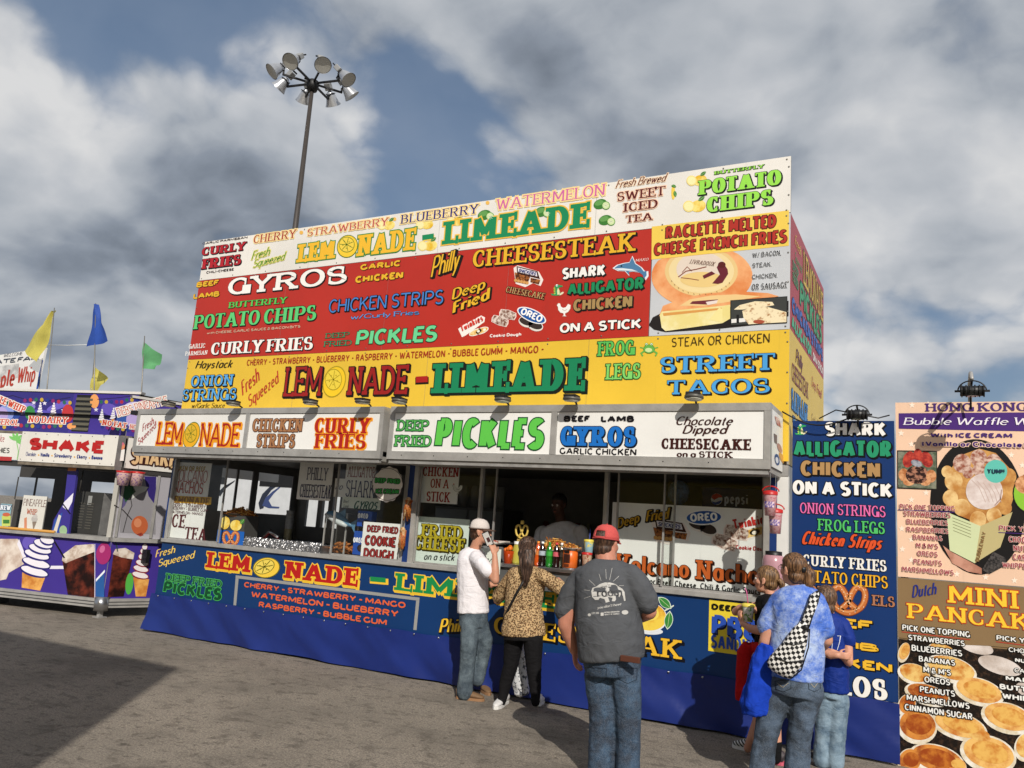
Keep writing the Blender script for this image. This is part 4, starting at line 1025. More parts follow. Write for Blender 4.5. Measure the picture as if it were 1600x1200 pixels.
P2.T('GYROS', (875, 696), (994.5, 667), 'west', '#1f72c8', out='#0f1c30', ow=.04, shadow='#0f1c30', sd=(.04, -.05))
P2.T('GARLIC CHICKEN', (874.5, 709.3), (995, 701.3), 'sans', '#17151a', bold=1.15)
P2.T('Chocolate', (1055, 664), None, 'script', '#3c1a16', br=(1148, 664.5), h=.08, bold=1.1); P2.T('Dipped', (1066, 677.5), None, 'script', '#3c1a16', br=(1139, 678), h=.08, bold=1.1)
P2.T('CHEESECAKE', (1033.5, 701), (1173.5, 686.3), 'slab', '#3c1614'); P2.T('on a STICK', (1057.5, 713.8), (1145.5, 706), 'slab', '#3c1614', bold=.9)
# end panel of the right light box with small pictures
EP = Plane(x21, AY, 0, 1)
ep = panel('end_sign', EP, .06, z0_+.03, FY-AY-.03, z1_-.05, .01, WPM, lb2, k=.004)
E1 = Print(EP, lb2, .006)
mb = MB()
E1.poly([(1209, 650), (1216, 653), (1220, 668), (1213, 664)], None, 1, mb, m=foodmat('printed_red_snack', '#a34038', '#e8cdbc', 18)); E1.poly([(1208, 677), (1213, 680), (1213, 694), (1209, 691)], '#7a6a66', 1, mb)
E1.ell((1217, 700), 3, 8, '#b88a80', 1, mb, -20); E1.ell((1213, 718), 3.6, 9, '#2f4f86', 2, mb, -10); E1.ell((1212.5, 719), 2.2, 5, '#dfe4ea', 3, mb, -10); E1.ell((1221, 716), 3.2, 10, '#dba45a', 1, mb, -25)
mb.build('snack_pictures', lb2)

# flood lamps on the light boxes
def make_lamp():
    r = bpy.data.objects.new('flood_lamp', None); COL.objects.link(r); r.parent = stand
    b = MB(); b.lathe([(0, .0), (.085, .0), (.105, .012), (.1, .04), (.0, .046)], (0, 0, 0), mat('grey_lamp_body', (96, 94, 88), .5, .4), 18)
    h_ = b.build('lamp_housing', r, local=True)
    b = MB()
    for i in range(9): b.box((-.075, -.085+i*.019, .04), (.075, -.079+i*.019, .066), BLACK)
    b.build('cooling_fins', r, local=True)
    b = MB(); b.lathe([(0, -.004), (.088, -.004), (.088, .001)], (0, 0, 0), mat('lamp_lens', (225, 225, 208), .25, 0, spec=.7), 18); b.build('lens', r, local=True)
    b = MB(); b.tube([(0, .08, .02), (0, .16, 0), (0, .2, -.04)], .012, BLACK, 6); b.build('bracket', r, local=True)
    return r
lamp0 = make_lamp(); lamps = []
for i, q in enumerate(((262, 640), (363, 641), (484, 637.5), (566, 633.5), (623.5, 633), (785, 632), (893, 630), (1084, 629))):
    o = lamp0 if i == 0 else dup(lamp0, stand)
    p = at(*q, AY-.13); o.location = Vector((p.x, AY-.13, 2.965))-stand.location; o.rotation_euler = (math.radians(-4+(i*37 % 7)), 0, math.radians((i*53 % 17)-8)); o.scale = (.84, .84, .84)
mb = MB(); mb.box((-.06, -.05, -.03), (.06, .05, .03), BLACK, bev=.01); mb.tube([(0, .05, 0), (.03, .16, -.03)], .012, BLACK, 6)
o = mb.build('side_lamp', stand, local=True); o.location = Vector((x10-.05, AY+.02, 2.9))-stand.location
mb = MB(); pts = [at(1208, 641, FY-.1)]
a_, b_ = at(1222, 643, FY-.05), at(1330, 652, FY-.12)
mb.tube([a_+(b_-a_)*t+Vector((0, 0, -.10*math.sin(PI*t))) for t in [i/12 for i in range(13)]], .007, BLACK, 6); mb.build('power_cable', stand)
# ------------------------------------------------------------------ posters and goods of the food stand
PAPER = '#f3f3f0'
def poster(q0, q1, Y, label, c=PAPER, th=.008, name='hanging_poster', cat='poster', group=None):
    """board with bottom-left pixel q0 and top-right pixel q1 on plane Y"""
    pl = Plane(0, Y); a = pl.uz(q0); b = pl.uz(q1); m = MB(); x0, x1 = sorted((a[0], b[0])); z0, z1 = sorted((a[1], b[1]))
    m.box((x0, Y, z0), (x1, Y+th, z1), panelmat(c, .4))
    t = thing(name, ((x0+x1)/2, Y, z0), label, cat, group); m.build('sheet', t)
    return t, Print(pl, t, .0015)
GY = FY+.10
t, p = poster((253.5, 841.7), (331, 724), FY+.048, 'tall white poster for nachos, lemonade and iced tea at the left end window')
for s_, a, b, st_, c in (('CHICKEN OR BEEF', (266, 735), (322, 729), 'bold', '#b8963a'), ('VOLCANO', (271, 752), (326, 735.5), 'slab', '#b2452c'), ('NACHOS', (271, 769.5), (319, 754), 'slab', '#b2452c')): p.T(s_, a, b, st_, c)
mb = MB(); p.poly([(264, 774), (331, 777), (330, 788), (262, 785)], '#e8b82c', 1, mb); mb.build('printed_band', t)
p4 = Print(p.pl, t, .003); p4.T('LEMONADE', (266, 785), (328, 778), 'slab', '#9a6a1c')
for s_, a, b in (('CHERRY - STRAWBERRY', (268.5, 791), (322, 789.5)), ('BLUEBERRY - BUBBLE GUM', (263, 795.5), (324.5, 795)), ('WATERMELON - MANGO', (266, 801.5), (318, 801))): p.T(s_, a, b, 'sans', '#5a3038')
p.T('ICE', (261.5, 822.5), (291, 804.5), 'slab', '#5a1c22', bold=.8); p.T('TEA', (288, 843), (325, 826), 'slab', '#5a1c22', bold=.8)

t, p = poster((463, 779.8), (521.5, 724), FY+.13, 'white hanging sign reading Philly cheesesteak in dark blue letters')
p.T('PHILLY', (479.5, 749.5), (513.5, 731.5), 'slab', '#1f2350', bold=1.05); p.T('CHEESESTEAK', (468, 776.5), (519, 758.5), 'slab', '#1f2350', bold=1.)
t, p = poster((536, 781), (588, 724), FY+.13, 'white hanging sign for alligator and shark beside the round sign')
p.T('ALLIGATOR', (543, 745), (588, 730), 'slab', '#8a3428', bold=1.); p.T('SHARK', (539.5, 776), (588, 752), 'slab', '#1f2350', bold=1.)
t, p = poster((521, 776), (540, 748), FY+.16, 'small white notice with dark handwriting between two hanging signs')
p.T('ko', (524, 765), (538, 755), 'script', '#23304f')
t, p = poster((533.5, 793), (594.8, 779), FY+.115, 'small pale gyros strip hanging under the shark sign', c='#dfe8dc')
p.T('GYROS', (552, 795), (592, 784.5), 'scriptb', '#1c5a44'); p.T('Beef', (536.5, 785.5), (546, 781.5), 'ital', '#3a4a44'); p.T('Lamb', (536.5, 793), (546, 788.5), 'ital', '#3a4a44')
# round sign
RY = FY-.10; rp = Plane(0, RY); c = at(605.6, 756.8, RY); t = thing('round_sign', (c.x, RY, c.z-.2), 'round scalloped white sign for deep fried ice cream hanging at the middle post', 'sign')
m = MB(); vs = []; n = 64
for k_ in (0, 1):
    for i in range(n):
        a = 2*PI*i/n; r = .205*(1+.035*math.cos(12*a)); vs.append((c.x+r*math.cos(a), RY+.01*k_, c.z+r*math.sin(a)))
m.add(vs, [tuple(reversed(range(n)))[::-1] if False else tuple(range(n)), tuple(range(2*n-1, n-1, -1))]+[(i, (i+1) % n+0, (i+1) % n+n, i+n) for i in range(n)], panelmat('#ece6de', .4)); m.build('disc', t)
p = Print(rp, t, .0015)
m = MB(); p.line([(605.6+24*math.cos(2*PI*i/48), 756.8+25*math.sin(2*PI*i/48)) for i in range(49)], .7, '#4a3030', 1, m); m.build('printed_ring', t)
p.T('DEEP FRIED', (586, 754), None, 'heavy', '#35a84a', br=(625, 756), h=.055, out='#1a2a1c', ow=.12); p.T('ICE CREAM', (587, 771), None, 'heavy', '#35a84a', br=(623, 772), h=.055, out='#1a2a1c', ow=.12)
m = MB(); m.tube([(c.x, RY+.005, c.z+.2), (c.x, RY+.005, 2.35)], .003, BLACK, 5); m.build('hanging_wire', t)

t, p = poster((563, 869.5), (625.5, 819), FY+.10, 'white poster for deep fried cookie dough in the lower corner of the left window')
p.T('DEEP FRIED', (573.5, 830.5), (623, 824), 'bold', '#8f2a2c', out='#3a1a1c', ow=.05); p.T('COOKIE', (570, 851), (619, 840), 'bold', '#9a2c2c', out='#3a1a1c', ow=.06); p.T('DOUGH', (568, 870), (616, 860.5), 'bold', '#9a2c2c', out='#3a1a1c', ow=.06)
# blue snack boxes
for i, (q0, q1, lab) in enumerate((((557, 822), (582, 799), 'upper blue box of sandwich cookies behind the cookie dough poster'), ((550, 866), (574, 831), 'lower blue box of sandwich cookies behind the cookie dough poster'))):
    pl = Plane(0, FY+.16); a, b = pl.uz(q0), pl.uz(q1); t = thing('snack_box', ((a[0]+b[0])/2, FY+.2, a[1]), lab, 'box', 'blue cookie boxes in the window')
    m = MB(); m.box((a[0], FY+.16, a[1]), (b[0], FY+.26, b[1]), mat('blue_carton', (30, 78, 170), .4), bev=.004); m.build('carton', t)
    p = Print(pl, t, .002); cx, cy = (q0[0]+q1[0])/2, (q0[1]+q1[1])/2
    p.T('OREO', (q0[0]+2, cy-1), (q1[0]-6, cy-8), 'heavy', '#f2f4f8'); m = MB(); p.ell((cx+3, cy+8), 7, 6, '#241c1a', 1, m); p.ell((cx+3, cy+8), 5, 4, '#3c302c', 2, m); m.build('cookie_print', t)

t, p = poster((650.8, 784.5), (718.8, 724), FY+.11, 'white chicken on a stick poster at the top of the middle window')
p.T('CHICKEN', (660.5, 743.5), (718, 731), 'slab', '#a02c30', bold=.9); p.T('ON A', (672.5, 762), (702.5, 749), 'slab', '#a02c30', bold=.9); p.T('STICK', (666, 783), (704.3, 769.5), 'slab', '#a02c30', bold=.9)
hen(p, (715, 764), 8, '#dcdcd8', '#6a6664')
t, p = poster((641.5, 881), (734, 812), FY+.10, 'pale green fried cheese poster at the bottom of the middle window', c='#dbe8e0')
p.T('FRIED', (658, 837.5), (723.5, 823), 'slab', '#b8a82c', out='#3c3410', ow=.05, shadow='#3c3410', sd=(.08, -.08), bold=.9); p.T('CHEESE', (646.5, 857), (727, 842.5), 'slab', '#b8a82c', out='#3c3410', ow=.05, shadow='#3c3410', sd=(.08, -.08), bold=.9)
p.T('on a stick', (662, 874.5), None, 'ital', '#22262a', br=(712, 876.5), h=.08, bold=1.4)
t, p = poster((735.5, 893), (783, 858.5), FY-.215, 'small white poster with big dark letters on the serving counter front', c='#e4ebe0')
p.T('Tacos', (740, 884), (779, 866), 'ital', '#24362e', bold=1.6)

# long poster in the right window
RYp = FY+.13
t, p = poster((952, 905.5), (1211, 797), RYp, 'long white snack poster with volcano nachos lettering filling the right window')
p.T('Deep', (965, 825.5), None, 'scriptb', '#c99a2a', br=(1003, 814.5), h=.095, out='#1d1a14', ow=.09, shadow='#1d1a14', sd=(.08, -.08)); p.T('Fried', (1009, 815.5), None, 'scriptb', '#c99a2a', br=(1049, 810), h=.11, out='#1d1a14', ow=.09, shadow='#1d1a14', sd=(.08, -.08))
choc_bar(p, (1047, 832), 27, 6); cookie_logo(p, (1100, 808.5), 24, -2)
p.T('Twinkies', (1147.5, 828), None, 'bold', '#c23430', br=(1203, 818), h=.10); sponge_cakes(p, (1179, 830), 30, -14); dough_bits(p, (1141, 842), 34)
p.T('Cookie Dough', (1149.7, 858), (1200.4, 855), 'bold', '#b23032')
p.T('Volcano Nachos', (960, 892.6), (1203, 884), 'slab', '#c9622c', out='#2a120c', ow=.03, shadow='#2a120c', sd=(.09, -.08), bold=.8)
p.T('Chicken or Beef, Cheese, Chili & Garlic Sauce', (978, 908.6), (1190, 919.5), 'sans', '#1d1f22', bold=1.05)
t, p = poster((1097, 791), (1192, 765), FY+.5, 'dark navy drink sign above the long snack poster', c='#161a4c', name='drink_sign', cat='sign')
m = MB(); p.ell((1120, 780), 9, 9, '#e8e8ee', 1, m); p.poly([(1111.5, 777), (1114, 773), (1120, 771), (1126, 773), (1129, 777), (1123, 777.5), (1116, 781)], '#c42a34', 2, m); p.poly([(1112, 783), (1118, 785), (1126, 782), (1128.6, 782.5), (1124, 787.5), (1118, 789), (1114, 787)], '#2450a8', 2, m); m.build('round_logo', t)
p.T('pepsi', (1132, 787), (1169, 771.5), 'sans', '#d4d8e6', bold=1.)

# ------- goods on the counters
CT = 1.337
def small(name, q, Y, z, label, cat, group=None):
    P = at(*q, Y); return thing(name, (P.x, Y, z), label, cat, group)
shelf = MB(); shelf.box((XL+.1, FY+.052, 1.19), (X_MID0-.02, FY+.55, 1.235), ALU2); shelf.build('inner_shelf', stand)
shelf = MB(); shelf.box((X_MID1+.02, FY+.052, 1.19), (XR-.2, FY+.55, 1.235), ALU2); shelf.build('inner_shelf', stand)
LIQ = lambda n, c, a=.9: mat(n, c, .12, 0, var=.05, spec=.7)
def bottle(q, Y, liquid, label_c, cap_c, lab, hh=.255):
    t = small('drink_bottle', q, Y, CT, lab, 'bottle', 'soft drink bottles on the serving counter'); r = .037
    b = MB(); b.lathe([(0, 0), (r*.8, 0), (r, .012), (r, hh*.3), (r*.93, hh*.36), (r, hh*.42), (r, hh*.62), (r*.8, hh*.74), (r*.4, hh*.87), (r*.36, hh*.93)], (0, 0, 0), LIQ('liquid_bottle', liquid), 16); b.build('bottle_body', t, local=True)
    b = MB(); b.lathe([(r*1.02, hh*.44), (r*1.02, hh*.62)], (0, 0, 0), mat('bottle_label', label_c, .5, var=.3, vscale=60), 16); b.build('paper_label', t, local=True)
    b = MB(); b.lathe([(r*.4, hh*.92), (r*.4, hh), (0, hh)], (0, 0, 0), mat('bottle_cap', cap_c, .4), 12); b.build('cap', t, local=True)
YC = FY-.02
bottle((847, 870), YC, (28, 14, 10), (170, 180, 190), (235, 235, 235), 'cola bottle with pale label left of the green bottle on the counter')
bottle((858, 872), YC, (30, 120, 34), (50, 160, 56), (36, 130, 46), 'bright green soda bottle on the serving counter')  # plastic colour darkened to stand in for shade at the counter
bottle((869, 872), YC, (35, 14, 12), (200, 90, 100), (210, 60, 60), 'dark cola bottle with pink label right of the green bottle')
bottle((877, 872), YC+.06, (120, 128, 110), (170, 175, 165), (235, 235, 235), 'clear bottle beside the orange tin on the counter')
bottle((840, 872), YC+.02, (200, 80, 20), (205, 120, 50), (235, 140, 40), 'orange drink bottle at the left of the row of bottles')
# fried food piles
def pile(mbx, c, r, hgt, m, n=90, L=.05, seed=1, rr=.005):
    rnd = random.Random(seed)
    for i in range(n):
        a = rnd.uniform(0, 2*PI); d = r*math.sqrt(rnd.random()); z = hgt*(1-(d/r)**1.6)*rnd.uniform(.35, 1)
        p = Vector((c[0]+d*math.cos(a), c[1]+d*math.sin(a)*.7, c[2]+z)); v = Vector((rnd.uniform(-1, 1), rnd.uniform(-1, 1), rnd.uniform(-.4, .6))).normalized()*L*rnd.uniform(.5, 1)
        q = p+v*.5+Vector((0, 0, rnd.uniform(0, .015)))
        mbx.tube([p-v*.5, q*.5+p*.5, q+v*.2], rr*rnd.uniform(.6, 1.4), m[i % len(m)], 4, smooth=False)
FR = [foodmat('fries_golden', '#b06a24', '#e0a850', 60), foodmat('fries_dark', '#7a3c18', '#b87434', 60), foodmat('fries_pale', '#c98c3c', '#ecc478', 60)]
def pilething(q, Y, z0, r, hgt, lab, name, base, n=110, L=.06, seed=1, rr=.005, extra=None):
    t = small(name, q, Y, z0, lab, 'food display')
    b = MB(); base(b); b.build('holder', t, local=True)
    zz = base.z; b = MB(); b2 = MB(); pile(b2, (0, 0, zz), r, hgt, FR, n, L, seed, rr); o = b2.build('fried_food', t, local=True); o['kind'] = 'stuff'
    b = MB(); b.ball((0, 0, zz), (r*.92, r*.64, hgt*.7), FR[1], 14, 8); b.build('food_heap', t, local=True)
    return t
def base_stand(b): b.lathe([(0, 0), (.07, 0), (.07, .008), (.012, .02), (.012, .15), (.17, .165), (.18, .175), (.165, .172), (0, .165)], (0, 0, 0), glassy, 22)
glassy = mat('clear_plastic', (150, 160, 158), .15, 0, spec=.8)
base_stand.z = .165
pilething((869, 850), FY+.14, CT, .19, .14, 'big heap of loaded fries on a glass stand behind the bottles', 'fries_display', base_stand, 190, .075, 3, .006)
def base_tin(b):
    b.lathe([(0, 0), (.077, 0), (.077, .2), (.07, .202)], (0, 0, 0), mat('orange_tin_label', '#e06a22', .35, var=.1), 24)
    b.lathe([(.0785, .0), (.0785, .012)], (0, 0, 0), STEEL, 24); b.lathe([(.0785, .19), (.0785, .202)], (0, 0, 0), STEEL, 24)
    b.lathe([(0, .203), (.11, .206), (.115, .214)], (0, 0, 0), mat('paper_plate', (225, 222, 214)), 20)
base_tin.z = .205
tt = pilething((891, 872), FY-.05, CT, .1, .05, 'small pile of fries on a paper plate on top of the orange tin', 'fries_plate', base_tin, 80, .05, 5, .004)
tt['label'] = 'orange tin with a plate of fries on top at the serving counter'
b = MB()
for k_, (a0, a1, z0, z1, c_) in enumerate(((-2.2, -1.2, .06, .15, '#3a1a10'), (-2.1, -1.3, .155, .185, '#201510'), (-2.0, -1.3, .02, .05, '#5a2a14'))):
    vs = [(.0783*math.cos(a), .0783*math.sin(a), z) for z in (z0, z1) for a in [a0+(a1-a0)*i/8 for i in range(9)]]
    b.add(vs, [(i, i+1, i+10, i+9) for i in range(8)], mat('tin_print', c_, .4, var=.4, vscale=90))
b.build('printed_label', tt, local=True)
def cup(name, q, Y, z, lab, r0, r1, hh, body, lid=None, straw=None, print_=None, group=None, cat='cup'):
    t = small(name, q, Y, z, lab, cat, group)
    b = MB(); b.lathe([(0, 0), (r0, 0), (r1, hh)], (0, 0, 0), body, 18); b.build('cup_body', t, local=True)
    if lid: b = MB(); b.lathe([(r1*1.05, hh-.012), (r1*1.05, hh+.008), (r1*.6, hh+.012), (0, hh+.012)], (0, 0, 0), lid, 18); b.build('lid', t, local=True)
    if straw: b = MB(); b.tube([(0, 0, hh*.5), (.01, 0, hh+.12)], .0035, straw, 6); b.build('straw', t, local=True)
    return t
PC = mat('printed_cup', (196, 168, 168), .35, var=0, vscale=38, col2=(120, 90, 140), thr=(.5, .62))
PC2 = mat('printed_cup_warm', (206, 176, 150), .35, var=0, vscale=36, col2=(150, 80, 50), thr=(.48, .6))
cup('souvenir_cup', (917, 872), FY-.04, CT, 'patterned brown cup with a red lid beside the capped man', .038, .052, .17, PC2, mat('red_lid', (190, 36, 34), .4))
cup('souvenir_cup', (920, 850), FY+.09, CT+.0, 'tall blue and yellow cup with a straw behind the red lidded cup', .034, .05, .30, mat('tall_cup', (150, 190, 205), .35, var=0, vscale=20, col2=(225, 215, 120), thr=(.5, .6)), mat('yellow_lid', (226, 206, 84), .4), mat('blue_straw', (70, 90, 180), .4))
cup('dark_jar', (906, 875), FY+.0, CT, 'dark jar between the orange tin and the red lidded cup', .03, .032, .15, mat('dark_glass', (20, 18, 16), .15), BLACK, cat='jar')
b_t = small('drinking_straw', (831, 868), FY+.0, CT, 'blue straw leaning behind the woman in leopard print', 'straw'); b = MB(); b.tube([(.0, 0, .0), (-.09, 0, .2)], .004, mat('blue_straw', (70, 90, 180), .4), 6); b.build('straw_tube', b_t, local=True)
t = cup('fruit_cup', (794.5, 868), FY-.04, CT, 'clear cup filled with orange fruit at the left of the serving counter', .045, .06, .13, mat('orange_punch', (196, 70, 18), .2, spec=.7))
b = MB(); rnd = random.Random(9)
for i in range(7): b.ball((rnd.uniform(-.04, .04), rnd.uniform(-.03, .03), .13+rnd.uniform(0, .05)), .026, mat('orange_peel', (222, 110, 24), .4), 10, 7)
b.build('orange_fruit', t, local=True)
t = small('lemonade_bottle', (807, 866), FY+.02, CT, 'white capped bottle of pale lemonade beside the fruit cup', 'bottle')
b = MB(); b.lathe([(0, 0), (.045, 0), (.048, .02), (.048, .15), (.03, .2), (.03, .21)], (0, 0, 0), LIQ('lemonade', (176, 168, 70)), 16); b.build('bottle_body', t, local=True); b = MB(); b.lathe([(.034, .205), (.034, .235), (0, .236)], (0, 0, 0), WHITE, 14); b.build('cap', t, local=True)
# pretzel tower sign
t = small('pretzel_stand', (815, 845), FY+.12, CT, 'yellow and pink display stand topped by a pretzel shape and a lemon', 'display stand')
b = MB(); b.box((-.055, -.01, 0), (.055, .012, .26), mat('stand_card', (150, 100, 110), .5, var=0, vscale=14, col2=(206, 190, 80), thr=(.45, .55)), bev=.004); b.build('card', t, local=True)
b = MB(); pp = [(x*.075, -.012, .34-y*.075) for x, y in pretzel_pts((0, 0), 1, 1)]; b.tube(pp, .012, mat('pretzel_yellow', (214, 184, 90), .5), 6); b.tube([(0, -.01, .42), (0, -.01, .46)], .02, mat('pretzel_yellow', (214, 184, 90), .5), 8); b.build('pretzel_shape', t, local=True)
b = MB(); b.ball((0, -.03, .2), (.034, .03, .03), mat('lemon_skin', (236, 196, 40), .4), 12, 8); b.build('lemon', t, local=True)
# tray with snacks and box at the left of the serving window
t = small('snack_tray', (776, 832), FY+.16, CT, 'slanted metal tray of boxed snacks beside the man on the phone', 'tray')
b = MB(); b.box((-.17, -.1, .16), (.2, .12, .175), STEEL, Matrix.Rotation(math.radians(-12), 4, 'Y')); b.box((-.15, -.05, 0), (.12, .08, .15), mat('grey_case', (120, 122, 124), .4)); b.build('tray_body', t, local=True)
b = MB()
for i in range(3): b.box((-.13+.1*i, -.06, .19-.0), (-.05+.1*i, .05, .225), mat('snack_carton', (206, 196, 186), .5, var=0, vscale=30, col2=(180, 60, 40), thr=(.55, .6)))
b.build('snack_cartons', t, local=True)
t = small('label_case', (768, 862), FY-.0, CT, 'small grey case with a blue label on the counter by the phone man', 'case')
b = MB(); b.box((-.1, -.02, .0), (.09, .1, .16), mat('grey_case', (120, 122, 124), .4), bev=.006); b.build('case_body', t, local=True); b = MB(); b.box((-.0, -.023, .1), (.07, -.0205, .14), mat('blue_carton', (30, 78, 170), .4)); b.build('blue_label', t, local=True)

# left window goods
t = small('fruit_box', (378, 850), FY+.2, 1.235, 'square box printed with lemons above and a pretzel below on the left counter', 'box')
pl = Plane(0, FY+.2); a, b_ = pl.uz((338, 854)), pl.uz((384, 806))
b = MB(); b.box((a[0], FY+.2, 1.236), (b_[0], FY+.45, b_[1]), mat('grey_box', (70, 70, 68), .5)); b.build('box_body', t)
p = Print(pl, t, .002); m = MB(); p.poly([(340.5, 827.5), (382, 831), (380, 857), (337, 852)], '#1f62b8', .5, m); m.build('blue_panel', t)
m = MB(); lm = foodmat('printed_lemon', '#e6b92e', '#f8e688', 9); p.ell((352, 817), 7.5, 10, None, 2, m, 10, m=lm); p.ell((369, 821), 9, 8.5, None, 3, m, 0, m=lm); leaf(p, (379, 815), 5, 3, -50, '#4a8a36', 4, m); m.build('lemon_print', t)
pretzel(p, (361, 842), 12, 11, 4.2, 3)
def base_flat(b): b.lathe([(0, 0), (.15, 0), (.2, .03), (.2, .034), (0, .01)], (0, 0, 0), mat('dark_tray', (60, 50, 44), .5), 20)
base_flat.z = .02
P_ = at(372, 806, FY+.33); t = pilething((375, 806), FY+.33, P_.z-.0, .24, .10, 'heap of fried onion strings on the printed fruit box', 'fries_display', base_flat, 200, .06, 8, .007)
# foil wrapped edge
t = small('foil_tray', (440, 860), FY+.18, 1.236, 'long shallow tray wrapped in crinkled silver foil on the left counter', 'tray')
x0, x1 = at(381, 850, FY+.1).x, at(500, 870, FY+.1).x; b = MB(); nx, nz = 120, 8; vs = []
rnd = random.Random(3)
for j in range(nz+1):
    for i in range(nx+1): vs.append((x0+(x1-x0)*i/nx, FY+.08+rnd.uniform(-.008, .008)+.03*(j/nz)**2, 1.237+.12*j/nz+rnd.uniform(-.005, .005)))
b.add(vs, [(j*(nx+1)+i, j*(nx+1)+i+1, (j+1)*(nx+1)+i+1, (j+1)*(nx+1)+i) for j in range(nz) for i in range(nx)], mat('crinkled_foil', (150, 150, 152), .3, .85, var=.45, vscale=22, bump=.004, bscale=60), False); b.box((x0, FY+.12, 1.237), (x1, FY+.4, 1.33), STEEL); b.build('foil', t)
# cups stack, red appliance, display case with corn dogs, shark toy
t = small('cup_stack', (452, 815), FY+.7, 1.236, 'stack of yellow and clear cups inside the left window', 'cups')
b = MB()
for i in range(10): b.lathe([(.05, .05*i), (.055, .05*i+.045), (.05, .05*i+.05)], (0, .0, 0), mat('stack_cup', (120, 116, 90) if i < 5 else (128, 130, 132), .4), 14)
b.build('cups', t, local=True)
t = small('red_appliance', (425, 842), FY+.5, 1.236, 'red and chrome appliance standing inside the left window', 'appliance')
b = MB(); b.box((-.17, -.1, 0), (.17, .1, .1), mat('red_enamel', (120, 20, 22), .3), bev=.02); b.build('appliance_body', t, local=True); b = MB(); b.tube([(-.16, 0, .1), (-.05, 0, .2), (.12, 0, .13)], .03, STEEL, 8); b.build('chrome_lid', t, local=True)
t = small('display_case', (530, 860), FY+.33, 1.236, 'glass display case of corn dogs behind the left window', 'display case')
a = at(507, 866, FY+.25); b_ = at(552, 786, FY+.25); w2 = .17
b = MB(); hh = .5
for sx in (-w2, w2):
    for sy in (-.12, .12): b.box((sx-.008, sy-.008, 0), (sx+.008, sy+.008, hh), ALU)
b.box((-w2, -.12, hh), (w2, .12, hh+.012), ALU); b.build('case_frame', t, local=True)
b = MB(); b.add([(-w2, -.121, 0), (w2, -.121, 0), (w2, -.121, hh), (-w2, -.121, hh)], [(0, 1, 2, 3)], WG); b.build('case_glass', t, local=True)
t = small('corn_dog_heap', (532, 862), FY+.33, 1.238, 'heap of brown corn dogs inside the glass display case', 'food')
b = MB(); rnd = random.Random(2)
for i in range(26): 
    p0 = Vector((rnd.uniform(-.14, .1), rnd.uniform(-.08, .08), .02+.1*rnd.random())); v = Vector((.12, rnd.uniform(-.04, .04), rnd.uniform(-.02, .06)))
    b.tube([p0, p0+v*.3, p0+v*.7, p0+v], [.008, .02, .02, .009], FR[1], 7)
b.build('corn_dogs', t, local=True)
t = small('shark_toy', (532, 808), FY+.2, at(532, 812, FY+.2).z-.08, 'blue and white toy shark hanging in the left window', 'toy')
b = MB(); prof = [(-.22, .02), (-.15, .055), (-.05, .075), (.05, .06), (.14, .03), (.2, .012)]
b.tube([(x, 0, .08-x*.35) for x, r in prof], [r for x, r in prof], mat('toy_blue', (84, 128, 158), .35), 10, flat=.7); b.add([(.17, 0, .05), (.27, 0, .1), (.24, 0, .0), (.25, .0, -.08), (.19, 0, -.0)], [(0, 1, 2), (0, 2, 4), (4, 2, 3)], mat('toy_blue', (84, 128, 158), .35)); b.add([(-.03, 0, .16), (.08, 0, .12), (.07, 0, .22)], [(0, 1, 2)], mat('toy_blue', (84, 128, 158), .35))
b.build('toy_body', t, local=True)
b = MB(); b.tube([(x, -.035, .055-x*.35) for x, r in prof[:5]], [r*.6 for x, r in prof[:5]], mat('toy_white', (190, 198, 200), .35), 8); b.build('white_belly', t, local=True)
# hanging dried snack bundles on the middle post
for i, (q, lab) in enumerate((((637, 795), 'upper bundle of fried sticks hanging on the middle post'), ((628, 842), 'lower bundle of fried sticks hanging on the middle post'))):
    P = at(*q, FY-.08); t = thing('snack_bundle', (P.x, FY-.08, P.z-.1), lab, 'food bundle', 'fried stick bundles on the post')
    b = MB(); rnd = random.Random(20+i); pm = foodmat('wrapper_tan', '#d2b48a', '#a87a4a', 30)
    for k_ in range(13): 
        a = rnd.uniform(-.35, .35); b.tube([(rnd.uniform(-.04, .04), rnd.uniform(-.03, .03), .2), (math.sin(a)*.05, rnd.uniform(-.03, .03), .1), (math.sin(a)*.12, rnd.uniform(-.03, .03), rnd.uniform(-.04, .04))], [.012, .022, .01], [FR[1], foodmat('batter', '#8a4420', '#b86a34', 40), pm][k_ % 3], 6)
    b.ball((0, 0, .2), (.035, .03, .035), pm, 8, 6); b.build('sticks', t, local=True)
